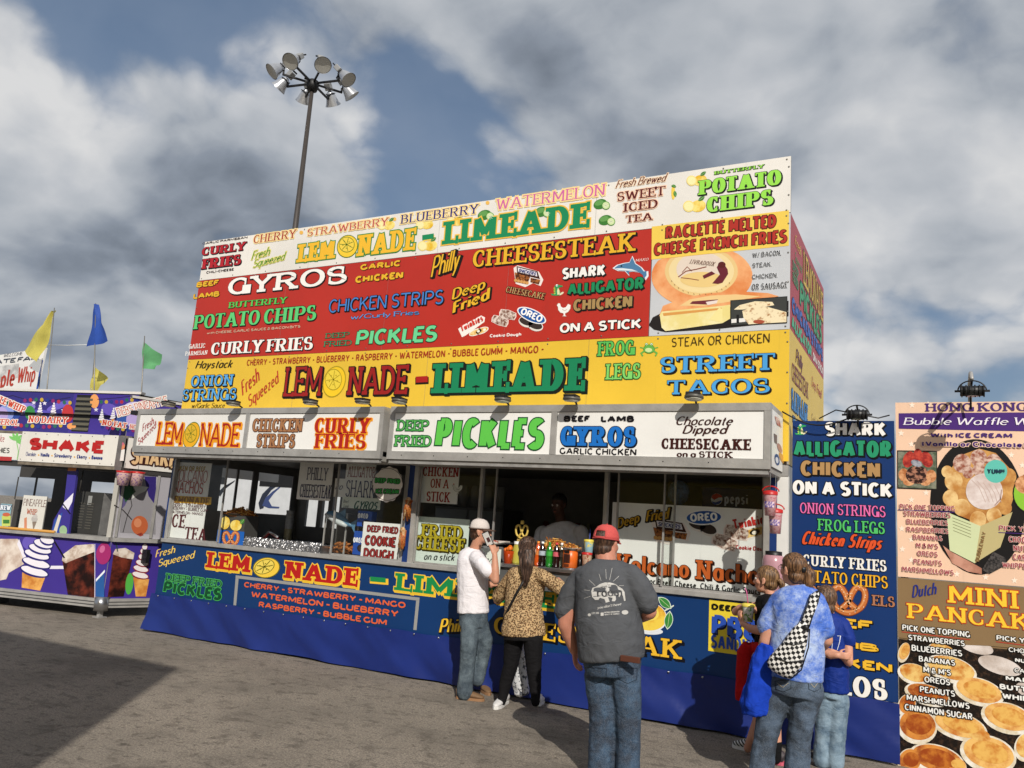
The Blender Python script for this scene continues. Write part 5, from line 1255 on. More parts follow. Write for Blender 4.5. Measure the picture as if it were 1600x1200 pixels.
# hanging cups on the right and the pink jar
def sippy(loc, lab):
    t = thing('souvenir_cup', loc, lab, 'cup', 'plastic souvenir cups hanging under the right light box'); hh = .2
    b = MB(); b.lathe([(0, 0), (.045, 0), (.06, hh)], (0, 0, 0), mat('clear_pink_cup', (212, 168, 172), .2, var=0, vscale=42, col2=(196, 120, 130), thr=(.5, .62), spec=.6), 18)
    b.build('cup_body', t, local=True)
    b = MB(); b.lathe([(.064, hh-.02), (.064, hh+.01), (.02, hh+.02), (0, hh+.02)], (0, 0, 0), mat('red_lid', (190, 36, 34), .4), 18); b.build('lid', t, local=True)
    b = MB(); b.tube([(.07*math.cos(a), .02, hh+.012+.045*abs(math.sin(a))) for a in [PI*i/12 for i in range(13)]], .006, mat('red_lid', (190, 36, 34), .4), 6); b.build('handle_loop', t, local=True)
    b = MB(); b.tube([(0, 0, hh+.02), (0, 0, 2.345-loc[2])], .0025, mat('cord', (120, 120, 120)), 5); b.build('cord', t, local=True)
    b = MB()
    vs = [(.0565*math.cos(a)*k_, .0565*math.sin(a)*k_, z) for k_, z in ((.93, .07), (1., .12)) for a in [-2.4+1.7*i/8 for i in range(9)]]
    b.add(vs, [(i, i+1, i+10, i+9) for i in range(8)], mat('cup_band', (92, 76, 160), .4, var=0, vscale=60, col2=(224, 200, 208), thr=(.45, .55))); b.build('printed_band', t, local=True)
P = at(1203, 815, 7.30)
for dx, dy, dz, lab in ((-.0, 0, .05, 'upper clear souvenir cup with red lid hanging at the right end of the light box'), (.035, .06, -.10, 'lower clear souvenir cup hanging behind at the right end of the light box')):
    sippy((P.x+dx, 7.30+dy, P.z+dz), lab)

t = thing('drink_jar', (-1.33, FY-.10, 1.24), 'round pink drink jar with a black top on the right sill', 'jar')
b = MB(); b.lathe([(0, 0), (.075, 0), (.098, .03), (.1, .28), (.09, .33), (.06, .35)], (0, 0, .05), mat('pink_drink', (186, 140, 150), .25, spec=.6), 22); b.build('jar_body', t, local=True); b = MB(); b.lathe([(.075, .385), (.075, .425), (0, .43)], (0, 0, 0), BLACK, 18); b.build('lid', t, local=True)
b = MB(); b.box((-.1, -.06, 0), (.1, .08, .05), ALU2); b.build('jar_foot', t, local=True)
mb = MB(); mb.box((-1.5, FY-.2, 1.2), (XR-.05, FY-.031, 1.238), ALU); mb.build('sill_shelf', stand)

# interior equipment, dim shapes behind the counters
def equip(x0, y0, z0, x1, y1, z1, m, lab, name, cat, det=None):
    t = thing(name, ((x0+x1)/2, (y0+y1)/2, z0), lab, cat); b = MB(); b.box((x0, y0, z0), (x1, y1, z1), m, bev=.01); b.build('cabinet', t)
    b = MB()
    n = max(1, int((x1-x0)/.45))
    for i in range(n):
        a = x0+(x1-x0)*i/n+.02; c_ = x0+(x1-x0)*(i+1)/n-.02; b = MB(); b.box((a, y0-.012, z0+.04), (c_, y0, z1-.04), det or m); b.build('door_panel', t)
        b = MB(); b.tube([(a+.04, y0-.03, (z0+z1)/2-.08), (a+.04, y0-.03, (z0+z1)/2+.08)], .006, STEEL, 6); b.build('handle', t)
    return t
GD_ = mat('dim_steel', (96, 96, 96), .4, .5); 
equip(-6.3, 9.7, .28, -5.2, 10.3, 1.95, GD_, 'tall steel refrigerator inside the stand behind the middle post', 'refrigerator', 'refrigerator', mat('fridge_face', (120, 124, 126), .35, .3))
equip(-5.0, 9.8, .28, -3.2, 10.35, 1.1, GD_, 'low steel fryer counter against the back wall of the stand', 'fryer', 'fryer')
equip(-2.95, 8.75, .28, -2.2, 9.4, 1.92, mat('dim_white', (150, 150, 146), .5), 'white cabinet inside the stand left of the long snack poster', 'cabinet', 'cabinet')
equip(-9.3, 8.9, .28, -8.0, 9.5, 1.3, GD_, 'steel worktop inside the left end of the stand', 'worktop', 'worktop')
t = thing('blue_bag', (-2.6, 8.4, 2.05), 'crumpled clear blue plastic bag hanging inside near the ceiling', 'bag'); b = MB(); b.ball((-2.42, 8.4, 2.2), (.12, .08, .13), mat('blue_film', (70, 96, 130), .3, var=.5, vscale=30, bump=.01, bscale=30), 14, 10); b.build('bag_body', t)
t = thing('bottle_shelf', (-5.4, 9.9, 1.96), 'row of white stacked containers on the refrigerator inside the stand', 'containers')
b = MB()
for i in range(5): b.lathe([(0, 0), (.06, 0), (.07, .25), (.05, .3)], (-6.2+.2*i, 9.95, 1.96), mat('dim_white', (150, 150, 146), .5), 12)
b.build('containers', t)
t = thing('wall_shelf', (-4.3, 10.2, 1.5), 'dim metal wall shelf with jars behind the vendor', 'shelf'); b = MB(); b.box((-4.9, 10.1, 1.6), (-3.4, 10.38, 1.63), GD_); b.build('shelf_board', t)
rnd = random.Random(12)
for i in range(9): b = MB(); b.lathe([(0, 0), (.05, 0), (.05, .12+.05*rnd.random()), (.03, .2)], (-4.8+.16*i, 10.22, 1.632), mat('dim_jar_%d' % (i % 3), ((110, 40, 34), (120, 118, 90), (60, 70, 90))[i % 3], .5), 12); b.build('jar', t)
# white coach seen through the back opening
t = thing('motor_coach', (-12.5, 16, 0), 'pale grey motor coach with a dark swoosh seen through the stand window', 'coach')
b = MB(); b.box((-19, 15.0, .45), (-9, 17.4, 3.3), mat('coach_paint', (206, 208, 210), .3), bev=.08); b.build('body', t)
CP = Plane(0, 15.0); p = Print(CP, t, .004)
m = MB(); p.poly([(404, 786), (410, 772), (422, 760), (442, 750), (442, 753), (424, 766), (414, 780), (412, 794), (406, 796)], '#2a3040', 1, m); p.poly([(410, 790), (415, 778), (426, 768), (442, 757), (441, 759), (428, 771), (420, 782), (425, 791), (437, 792), (436, 794.5), (420, 794)], '#3c4a78', 2, m)
p.poly([(340, 770), (350, 760), (368, 750), (366, 753), (352, 764), (344, 776)], '#20242c', 1, m); m.build('swoosh_stripe', t)
for i in range(3): b = MB(); b.box((-18+3*i, 14.985, 2.3), (-16.2+3*i, 14.999, 2.9), BLACK); b.build('window', t)
for x in (-17.5, -11): b = MB(); b.tube([(x, 15.0, .45), (x, 15.25, .45)], .45, BLACK, 20); b.build('wheel', t)

# ------------------------------------------------------------------ tall menu board at the right of the stand
mx0, mx1, mz1 = -1.188, -.325, 2.882
mbo = thing('menu_board', ((mx0+mx1)/2, FY, 0), 'tall dark blue menu board listing shark, alligator and chicken beside the stand', 'menu board')
pn = panel('board_panel', FP, mx0, .49, mx1, mz1, .04, panelmat('#14366e'), mbo); M1 = Print(FP, pn)
s2 = tarp(mx0, mx1+.01, '', '').build('skirt', mbo); s2['label'] = 'blue tarpaulin skirt'
mb = MB()
for x in (mx0+.05, mx1-.06): mb.box((x-.02, FY+.041, 0), (x+.02, FY+.09, 2.8), ALU2)
mb.box((mx0, FY+.045, .02), (mx1, FY+.5, .06), ALU2); mb.build('support_frame', mbo)
HV = dict(out='#0a0c12', ow=.05, shadow='#0a0c12', sd=(.06, -.07))
gator(M1, (1252, 671), 9)
M1.T('SHARK', (1289, 681.5), (1384.5, 659.5), 'heavy', '#f4f2ee', **HV); M1.T('ALLIGATOR', (1240, 712.5), (1393, 689), 'heavy', '#27946a', **HV)
M1.T('CHICKEN', (1251, 743.5), (1375, 722), 'heavy', '#b08a5a', **HV); M1.T('ON A STICK', (1238.5, 772), (1394.5, 755), 'heavy', '#f4f2ee', **HV)
M1.T('ONION STRINGS', (1250, 801.7), (1383.5, 791), 'slab', '#e86fb0', out='#0a0c12', ow=.05, bold=.75); M1.T('FROG LEGS', (1277.5, 828.5), (1382.4, 816), 'slab', '#52c26a', out='#0a0c12', ow=.05, bold=.75)
M1.T('Chicken Strips', (1251, 850), None, 'scriptb', '#e0562c', br=(1382, 859.5), h=.12, out='#0a0c12', ow=.05)
M1.T('CURLY FRIES', (1254.3, 883), (1385, 875.5), 'slab', '#f2f0ea', out='#0a0c12', ow=.05, bold=.75); M1.T('POTATO CHIPS', (1247.5, 907.5), (1387, 900.5), 'slab', '#f0b532', out='#0a0c12', ow=.05, bold=.75)
pretzel(M1, (1326, 937), 27, 22, 8.5, 2); M1.T('PR', (1262, 939), (1294, 917), 'slab', '#b0775a', out='#0a0c12', ow=.05, bold=.8); M1.T('ELS', (1362.5, 945.5), (1398, 932.5), 'slab', '#b0775a', out='#0a0c12', ow=.05, bold=.8)
YG = dict(out='#0a0c12', ow=.04, shadow='#0a0c12', sd=(.1, -.1))
M1.T('BEEF', (1262, 974), (1363, 970.5), 'bold', '#f0bc36', **YG); M1.T('LAMB', (1244, 1003.5), (1373, 1007), 'bold', '#f0bc36', **YG); M1.T('CHICKEN', (1240, 1031.5), (1394, 1036.5), 'bold', '#f0bc36', **YG)
M1.T('GYROS', (1243, 1074), (1386, 1062.5), 'west', '#f2f0ea', out='#0a0c12', ow=.04)
def lamp_on(parent, x, z, y, lab=None):
    l = bpy.data.objects.new('board_lamp', None); COL.objects.link(l); l.parent = parent; l.location = Vector((x, y, z))-parent.location
    b = MB(); b.tube([(-.11, 0, 0), (.11, 0, 0)], .055, BLACK, 16, smooth=True)
    for i in range(6): b.tube([(-.1+i*.04, 0, 0), (-.088+i*.04, 0, 0)], .066, BLACK, 16, smooth=False)
    b.build('lamp_housing', l, local=True)
    b = MB(); b.tube([(.13*math.cos(a), 0, .11*math.sin(a)) for a in [PI*i/14 for i in range(15)]], .007, BLACK, 6)
    b.tube([(-.16, 0, 0), (.16, 0, 0)], .012, BLACK, 6); b.build('yoke', l, local=True)
    b = MB(); b.lathe([(0, -.058), (.06, -.056)], (0, 0, 0), mat('lamp_lens', (205, 205, 190), .25, 0, spec=.7), 14); b.build('lens', l, local=True)
    b = MB(); b.tube([(0, 0, .1), (0, FY-y-.01, .06), (0, FY-y+.02, -.12)], .012, BLACK, 6); b.build('bracket_arm', l, local=True)
    l.scale = (.78, .78, .78)
    return l
lamp_on(mbo, -.62, 2.92, FY-.12)
mb = MB(); mb.tube([(-.95, FY-.03, 2.9), (-.8, FY-.08, 2.97), (-.62, FY-.1, 2.93), (-.45, FY-.05, 2.9), (-.36, FY-.02, 2.93)], .006, BLACK, 6); mb.build('lamp_cable', mbo)

# ------------------------------------------------------------------ waffle and pancake board
hx0, hx1 = -.312, 1.45
hk = thing('snack_board', ((hx0+hx1)/2, FY-.01, 0), 'large peach and brown picture board for bubble waffles and mini pancakes at the right edge', 'menu board')
HP = Plane(0, FY-.01); seam = 1.525
pt = panel('upper_panel', HP, hx0, seam+.004, hx1, 3.045, .04, panelmat('#f3cdb0'), hk); pb = panel('lower_panel', HP, hx0, .035, hx1, seam-.004, .04, panelmat('#8c7250'), hk)
mb = MB(); mb.box((hx0+.02, FY+.031, .0), (hx0+.08, FY+.1, 2.9), ALU2); mb.box((hx1-.08, FY+.031, .0), (hx1-.02, FY+.1, 2.9), ALU2); mb.build('support_frame', hk)
H1 = Print(HP, pt, .0016); rnd = random.Random(5)
m = MB()
def star(pr, c, r, col, k, mb_): pr.poly(name='printed_star', pts=[(c[0]+(r if i % 2 == 0 else r*.42)*math.sin(PI*i/5), c[1]-(r if i % 2 == 0 else r*.42)*math.cos(PI*i/5)) for i in range(10)], c=col, k=k)
for q in ((1425, 633), (1408, 677), (1424, 694), (1424, 781), (1409, 826), (1424, 843), (1410, 858), (1424, 875), (1495, 897), (1540, 902), (1585, 907), (1580, 711), (1597, 727), (1418, 890), (1447, 770), (1640, 900), (1450, 632)): star(H1, q, 5.5, '#fbe9d6', .4, m)
m = MB(); H1.poly([(1404.3, 645.8), (1800, 643), (1800, 678), (1404.3, 669.8)], '#4c2a78', 1, m); m.build('purple_bar', pt)
H1.T('HONG KONG', (1445.8, 642.8), (1606, 629), 'slab', '#4a2a74', bold=.75)
H1b = Print(HP, pt, .004)
H1b.T('Bubble Waffle W', (1411, 664), (1612, 652.5), 'ital', '#f4eef6', bold=1.3); H1.T('With ICE CREAM', (1453.8, 683.6), (1581.5, 677), 'bold', '#4a2a74', bold=.9)
m = MB(); H1.poly([(1401.8, 703.6), (1464.3, 704.5), (1464.3, 766), (1401.8, 763.5)], '#2a2422', 1, m); H1.poly([(1403.3, 705.6), (1463, 706.4), (1463, 764), (1403.3, 761.5)], None, 1.6, m, m=foodmat('photo_ground', '#4a5a44', '#8a8a78', 18))
fr = foodmat('berry_print', '#8f2222', '#c94a38', 25)
for q, rx, ry, ro, mm in (((1420, 718), 9, 13, 20, fr), ((1448, 718), 9, 13, -25, fr), ((1434, 712), 7, 11, 0, fr), ((1412, 742), 8, 10, 0, foodmat('waffle_print', '#b06a3c', '#e8b080', 20)), ((1455, 744), 8, 10, 0, foodmat('waffle_print', '#b06a3c', '#e8b080', 20)), ((1433, 742), 18, 14, 0, foodmat('choc_print', '#2a1412', '#b07a62', 25, (.45, .6))), ((1432, 724), 9, 5, 20, foodmat('cream_print', '#5a6272', '#a8aab4', 25)), ((1420, 753), 9, 6, 0, foodmat('waffle_print', '#b06a3c', '#e8b080', 20)), ((1446, 754), 8, 5, 0, foodmat('waffle_print', '#b06a3c', '#e8b080', 20))): H1.ell(q, rx, ry, None, 2.2+.3*ro/30+.02*q[0] % .4, m, ro, m=mm)
m.build('sundae_photo_print', pt)
m = MB(); H1.ell((1527.5, 792), 74, 106, '#151314', 1.2, m, -4, n=48); m.build('dark_oval', pt)
m = MB(); wf = foodmat('bubble_waffle_print', '#a8682c', '#dca860', 8, (.3, .7)); wf2 = foodmat('bubble_waffle_light', '#c0823c', '#f0cf90', 6, (.35, .65)); ww = foodmat('bubble_waffle_sugar', '#94503a', '#e0c4b4', 26)
k_ = 2.0
H1.poly([(1478, 790), (1484, 735), (1500, 712), (1530, 701), (1556, 708), (1580, 735), (1586, 770), (1578, 795), (1540, 822), (1500, 806)], None, k_, m, m=wf)
for i, (q, r_, mm) in enumerate((((1503, 724), 14, ww), ((1529, 716), 13, ww), ((1552, 722), 12, ww), ((1575, 745), 13, wf), ((1582, 765), 11, wf), ((1480, 737), 9, wf2), ((1490, 752), 14, wf2), ((1485, 778), 12, wf2), ((1503, 793), 13, wf2), ((1528, 812), 13, wf2), ((1553, 806), 12, wf2), ((1571, 794), 10, wf), ((1513, 738), 9, ww), ((1530, 734), 10, ww))): H1.ell(q, r_, r_*1.05, None, k_+.4+.12*i, m, m=mm)
m.build('bubble_waffle_print', pt)
m = MB(); ic = foodmat('ice_cream_print', '#cdb8b0', '#f2e8e4', 7, (.3, .7)); H1.ell((1538, 768), 29, 28, None, 4.6, m, 20, m=ic)
for i in range(5): H1.line([(1518+i*9, 750+i*2), (1530+i*8, 762+i*3), (1540+i*6, 785)], 1.0, '#c9b0a6', 5.1, m)
H1.line([(1565, 765), (1563, 780), (1554, 790)], 2, '#b79a90', 5.1, m); m.build('ice_cream_print', pt)
m = MB(); H1.poly([(1479, 800), (1532, 822), (1523, 880), (1484, 860)], '#d3dcae', 5.4, m); H1.poly([(1532, 822), (1582, 800), (1563, 855), (1523, 880)], '#c2b480', 5.4, m)
for i in range(5): H1.line([(1488+i*.4, 809+i*5), (1517, 820+i*5)], .8, '#7a7a54', 5.9, m)
m.build('paper_cone_print', pt)
m = MB(); sk_ = foodmat('hand_print', '#a8715c', '#d09a84', 6); H1.poly([(1473, 852), (1486, 862), (1520, 880), (1534, 888), (1534, 897), (1512, 893), (1488, 880)], None, 4.9, m, m=sk_); H1.poly([(1534, 890), (1552, 862), (1572, 872), (1570, 884), (1546, 897)], None, 5.0, m, m=foodmat('knit_print', '#1c1a1c', '#55504e', 60)); m.build('hand_print', pt)
H1c = Print(HP, pt, .0075); H1c.T('BUBBLEWAY', (1529.5, 878), None, 'bold', '#8a6a42', br=(1541, 832), h=.028)
m = MB(); H1.ell((1555.8, 736.6), 18, 18, '#63c4b4', 5, m); m.build('round_sticker', pt); H1c.T('YUM!!', (1542.5, 740), (1569.5, 733), 'bold', '#16304a')
m = MB(); H1.ell((1612, 771), 30, 32, '#1a1a18', 4.4, m); H1.ell((1612, 771), 28, 30, '#8fc63a', 4.8, m); H1.ell((1604, 757), 18, 15, None, 5.2, m, m=foodmat('waffle_print', '#b06a3c', '#e8b080', 20)); m.build('green_photo_print', pt)
H1d = Print(HP, pt, .0076)
H1d.T('(Vanilla or Chocolate)', (1440.3, 697.5), (1603, 691.2), 'bold', '#4a2a74', out='#f2d0b8', ow=.12, bold=.9)
pk = '#a34550'
for s_, x0, x1, y0, y1 in (('PICK ONE TOPPING', 1406, 1491.8, 795, 791), ('STRAWBERRIES', 1412, 1484.9, 806.2, 801.6), ('BLUEBERRIES', 1416.7, 1480.8, 818.3, 813.8), ('RASPBERRIES', 1416.7, 1481.6, 830.6, 826.4), ('BANANAS', 1426.5, 1472, 842.6, 837.5), ('M & M\'S', 1431.8, 1465.6, 855.6, 849.9), ('OREOS', 1433.5, 1465, 868.2, 862.4), ('PEANUTS', 1427.7, 1471.7, 881, 876.2), ('MARSHMELLOWS', 1410, 1490, 892.6, 890.6)):
    H1d.T(s_, (x0, y0), (x1, y1), 'bold', pk, out='#f7e0d2', ow=.05, bold=.8)
H1d.line([(1403, 796.5), (1492, 800.5)], 1.2, '#4a2a74', 1); H1d.line([(1560, 832), (1680, 838)], 1.2, '#4a2a74', 1)
for s_, x0, x1, y0, y1 in (('PICK YOUR', 1561, 1624, 829, 824), ('CHOCOLATE', 1576, 1634, 847, 841), ('NUTELLA', 1583.5, 1630, 861, 854.5), ('CARAMEL', 1583, 1630, 874.6, 868.5), ('WHIPPED CREAM', 1566, 1650, 886.5, 884)): H1d.T(s_, (x0, y0), (x1, y1), 'bold', pk, out='#f7e0d2', ow=.05, bold=.8)
# lower board
B1 = Print(HP, pb, .0016); m = MB()
B1.poly([(1403.5, 998), (1500, 1010), (1545, 1012), (1600, 1017), (1800, 1040), (1800, 1280), (1407, 1196)], None, .4, m, m=foodmat('griddle_print', '#160f0b', '#4a3424', 30, (.45, .75))); m.build('griddle_print', pb)
pcs = [(85, 470, 38, 62, 0), (140, 605, 112, 62, 1), (385, 575, 155, 78, 1), (540, 440, 115, 50, 2), (690, 560, 145, 62, 2), (560, 715, 150, 82, 0), (740, 880, 155, 92, 0), (240, 735, 135, 62, 3), (160, 930, 135, 108, 3), (440, 930, 165, 82, 0), (620, 1105, 165, 112, 0), (300, 1140, 165, 90, 3), (70, 800, 60, 70, 3), (860, 1060, 70, 90, 1), (900, 720, 120, 60, 2), (60, 1150, 80, 80, 3), (900, 480, 100, 50, 2), (330, 455, 80, 34, 1), (560, 990, 70, 44, 1), (960, 800, 90, 60, 1), (420, 1180, 60, 50, 0), (1120, 620, 130, 70, 0), (1250, 760, 140, 80, 1), (1080, 820, 120, 70, 3), (1180, 980, 150, 90, 0), (1000, 1150, 140, 90, 1), (1380, 950, 140, 85, 3), (1330, 1140, 150, 90, 1), (1480, 800, 110, 60, 2), (1180, 1240, 120, 60, 0)]
tops = [foodmat('pancake_gold', '#c4702a', '#f0c070', 9, (.3, .6)), foodmat('pancake_light', '#c97a2c', '#eec878', 9, (.35, .6)), foodmat('batter_white', '#b8a89c', '#e6dcd6', 4), foodmat('pancake_brown', '#94401a', '#dc9040', 9, (.3, .62))]
tedge = foodmat('pancake_edge', '#d8c8a8', '#f2eee4', 14)
for i, (x, y, rx, ry, ty) in enumerate(pcs):
    m = MB(); c = (1390+x/4, 900+y/4); k_ = 1+.05*i
    if c[0]-rx/4 < 1405: c = (1405+rx/4*.86, c[1]); rx *= .86
    if ty != 2: B1.ell((c[0]-1, c[1]+2.2), rx/4*1.1, ry/4*1.04, None, k_, m, 17, m=tedge)
    B1.ell(c, rx/4*.98, ry/4*.86, None, k_+1.1, m, 17, m=tops[ty])
    if ty in (0, 3): B1.ell((c[0]+1.5, c[1]-1), rx/4*.72, ry/4*.58, None, k_+2.0, m, 17, m=foodmat('pancake_centre', '#c8782c', '#e9b860' if ty == 0 else '#9a4416', 12, (.3, .6)))
    m.build('pancake_print', pb)
m = MB(); B1.poly([(1402.9, 903.3), (1800, 946), (1800, 1037), (1600, 1014), (1545, 1009), (1500, 1007), (1403.4, 996)], None, 4.6, m, m=panelmat('#8c7250')); m.build('tan_field', pb)
B2 = Print(HP, pb, .0066)
B2.T('Dutch', (1425, 934), None, 'script', '#26307e', br=(1469, 928), h=.10, bold=1.3)
B2.T('MINI', (1481, 941), (1591, 923.5), 'slab', '#f4cb3a', out='#c23a22', ow=.05, bold=.8); B2.T('PANCAKES', (1417.5, 965), (1664, 965.5), 'slab', '#f4cb3a', out='#c23a22', ow=.05, bold=.8)
B3 = Print(HP, pb, .0072)
for s_, x0, x1, y0, y1 in (('PICK ONE TOPPING', 1410, 1515.5, 984.5, 986.6), ('STRAWBERRIES', 1419.3, 1507, 999.8, 1001), ('BLUEBERRIES', 1424.5, 1503, 1016.3, 1016), ('BANANAS', 1435.8, 1492, 1033, 1031), ("M & M'S", 1443, 1485.5, 1050, 1046.4), ('OREOS', 1444.5, 1484.3, 1065.4, 1061.5), ('PEANUTS', 1437.5, 1491.8, 1081, 1079), ('MARSHMELLOWS', 1416.8, 1514.5, 1093.5, 1098), ('CINNAMON SUGAR', 1413.8, 1519.3, 1108.8, 1114.5),
        ('PICK YOUR', 1557, 1632, 1000, 1000), ('CHOCOLATE', 1576, 1650, 1018, 1019), ('NUTELLA', 1586, 1640, 1034, 1034), ('CARAMEL', 1585, 1640, 1050, 1050), ('MAPLE', 1571.5, 1625, 1062.5, 1062), ('BUTTER', 1562, 1625, 1076, 1076), ('WHIPPED', 1566, 1640, 1091, 1092)):
    B3.T(s_, (x0, y0), (x1, y1), 'bold', '#f2f2ee', out='#181412', ow=.12, bold=.85)
B3.line([(1409, 987), (1516, 999.5)], 1.2, '#b8302a', 1); B3.line([(1556, 1002.5), (1680, 1018)], 1.2, '#b8302a', 1)
m = MB()
for q in ((1399, 700), (1401, 780), (1404, 942), (1405, 1075)): m.ball(at(q[0]+3, q[1], FY-.012), .007, BLACK, 6, 4)
m.build('screw', hk) if False else None
lamp_on(hk, .27, 3.06, FY-.45)
mb = MB(); mb.tube([(.27, FY-.45, 3.16), (.27, FY-.3, 3.24), (.27, FY+.02, 3.2), (.27, FY+.05, 2.8)], .016, ALU2, 8); mb.build('lamp_arm', hk)

# ------------------------------------------------------------------ ice cream trailer at the left
C0 = (-10.93, 8.08)
T1 = Plane(*C0, .975, .22); T2 = Plane(*C0, .3, .954)
tr = thing('ice_cream_trailer', (-11.6, 9.0, 0), 'purple and white ice cream trailer with a shake sign and cola pictures', 'food trailer')
L1_, L2_ = -3.2, 2.6; L2b = 1.35
PUR = '#43338f'
def tpanel(name, pl, u0, u1, z0, z1, m, k=0., th=.03, par=None): return panel(name, pl, u0, z0, u1, z1, th, m, par or tr, k=k)
a1 = tpanel('front_panel', T1, L1_, 0, .27, 1.10, panelmat(PUR)); a2 = tpanel('front_panel', T2, 0.01, L2b, .27, 1.10, panelmat(PUR))
for pl, u0, u1 in ((T1, L1_, 0), (T2, 0, L2b)):
    tpanel('bumper_rail', pl, u0, u1, .14, .27, ALU, k=.05, th=.12); tpanel('bumper_rail', pl, u0, u1, .17, .185, mat('rail_groove', (70, 70, 70)), k=.052, th=.01); tpanel('bumper_rail', pl, u0, u1, .215, .23, mat('rail_groove', (70, 70, 70)), k=.052, th=.01)
    tpanel('counter_edge', pl, u0, u1, 1.10, 1.16, ALU, k=.06, th=.3)
    tpanel('head_rail', pl, u0, u1, 2.13, 2.22, mat('dark_rail', (60, 58, 56), .5), k=.0, th=.05)
b = MB(); b.tube([(C0[0], C0[1]-.0, .10), (C0[0], C0[1]-.0, .295)], .1, STEEL, 18); b.build('corner_cap', tr)
b = MB(); b.box((C0[0]-.03, C0[1]-.03, 0), (C0[0]+.03, C0[1]+.03, .14), ALU); b.box((C0[0]-.07, C0[1]-.07, 0), (C0[0]+.07, C0[1]+.07, .015), ALU2); b.build('levelling_jack', tr)
b = MB(); yp = T1.w(L1_, 1.17, .055); yq = T1.w(T1.uz((88, 842))[0], 1.17, .055); b.tube([yp, yq], .022, mat('yellow_foam', (206, 150, 66), .6), 10); b.build('yellow_bumper_strip', tr)
# inside: dark room with a back wall with bright openings
b = MB(); Bk = []
def TW(u, v, z): return T1.w(u, z, -v)
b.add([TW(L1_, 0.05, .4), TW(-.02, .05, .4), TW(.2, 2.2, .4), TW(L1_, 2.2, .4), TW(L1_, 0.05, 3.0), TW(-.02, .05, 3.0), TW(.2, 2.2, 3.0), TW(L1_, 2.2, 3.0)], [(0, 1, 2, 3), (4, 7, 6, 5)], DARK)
v2 = 2.2
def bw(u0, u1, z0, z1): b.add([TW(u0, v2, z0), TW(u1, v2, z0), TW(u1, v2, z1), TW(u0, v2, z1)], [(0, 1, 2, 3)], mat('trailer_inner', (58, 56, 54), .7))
Tb = T1.shift(-v2); o1 = Tb.uz((28, 745)); o2 = Tb.uz((50, 782)); o3 = Tb.uz((60, 745)); o4 = Tb.uz((80, 782)); o5 = Tb.uz((145, 748)); o6 = Tb.uz((172, 800))
zz0, zz1 = o2[1], o1[1]
bw(L1_-1, o1[0], zz0, zz1); bw(o2[0], o3[0], zz0, zz1); bw(o4[0], o5[0], zz0, zz1); bw(L1_-1, .2, .4, zz0); bw(L1_-1, .2, zz1, 3.0); bw(o6[0], .2, zz0, zz1) if o6[0] < .2 else None
b.build('inner_room', tr)
b = MB(); e0, e1 = T2.w(L2_, 0), T1.w(L1_, 0)
b.add([T2.w(.02, .3, -.04), T2.w(L2_, .3, -.04), T2.w(L2_, 3.0, -.04), T2.w(.02, 3.0, -.04)], [(0, 1, 2, 3)], mat('trailer_inner', (58, 56, 54), .7)) if False else None
# white posts and window of the right facet
ptx = T1.uz((180, 800))[0]
tpanel('corner_post', T1, -.10, -.02, 1.16, 2.2, panelmat('#b9b6ae'), k=.0, th=.08)
w2p = tpanel('side_window_panel', T2, 0.02, 1.15, 1.16, 2.15, panelmat('#a9a7ae'), k=-.02); wp = Print(T2.shift(-.02), w2p)
m = MB(); wp.poly([(193, 744), (243, 745), (243, 835), (187, 832)], '#8d8b90', 1, m); wp.poly([(225, 744), (244, 745), (243, 790), (232, 775)], '#33286e', 1.6, m); wp.poly([(187, 745), (206, 744), (208, 765), (195, 790), (186, 800)], '#5c5580', 1.6, m)
wp.ell((218, 821), 13, 15, foodmat and '#b8603a', 3, m); wp.ell((215, 817), 6, 7, '#cf8660', 4, m); wp.poly([(213, 835), (219, 838), (224, 836), (221, 832)], '#a03c34', 3, m)
wp.line([(178, 789), (192, 797), (206, 812)], 1.5, '#2a2626', 3, m); wp.line([(192, 832), (199, 805), (206, 790), (203, 772)], 1.2, '#3a3838', 2.4, m)
wp.poly([(190, 760), (206, 757), (212, 768), (204, 776), (196, 785), (191, 772)], '#2f5a3c', 3, m); wp.poly([(208, 758), (232, 761), (226, 768), (217, 772), (206, 780), (208, 770)], '#c8ccc6', 3, m); m.build('window_graphics', w2p)
m = MB(); wg = T2.shift(.01)
for q in (((183, 740), (187, 833)),):
    pass
fr_u0, fr_u1 = wp.pl.uz((184, 790))[0], wp.pl.uz((250, 790))[0]
tpanel('window_frame', T2, .04, .075, 1.17, 2.14, ALU, k=.0, th=.02); tpanel('window_frame', T2, fr_u1-.1 if fr_u1 < 1.1 else 1.0, (fr_u1-.06) if fr_u1 < 1.1 else 1.04, 1.17, 2.14, ALU, k=.0, th=.02)
# shake sign box in front
SB = T1.shift(.16); s0 = SB.uz((31, 700))[0]; s1 = SB.uz((182, 705))[0]
zb, zt = SB.uz((105, 724.5))[1], SB.uz((105, 677))[1]
sg = tpanel('shake_sign', SB, s0, s1, zb, zt, panelmat('#e2ded6'), th=.16)
sp = Print(SB, sg)
sp.T('SHAKE', (44, 703), (164, 689), 'heavy', '#b52424'); 
for s_, x0, x1 in (('Chocolate', 40.3, 57), ('Vanilla', 63, 78), ('Strawberry', 84.5, 113), ('Cherry', 120, 136.5), ('Banana', 143, 161)):
    sp.T(s_, (x0, 712.2+(x0-40)*.052), (x1, 705.6+(x1-40)*.055), 'bold', '#26357e')
m = MB()
for q in ((60.5, 711), (81.5, 712), (116.5, 714), (140, 715.5)): sp.ell(q, 1.2, 1.2, '#e0a63a', 1, name='printed_dot')
rb = MB()
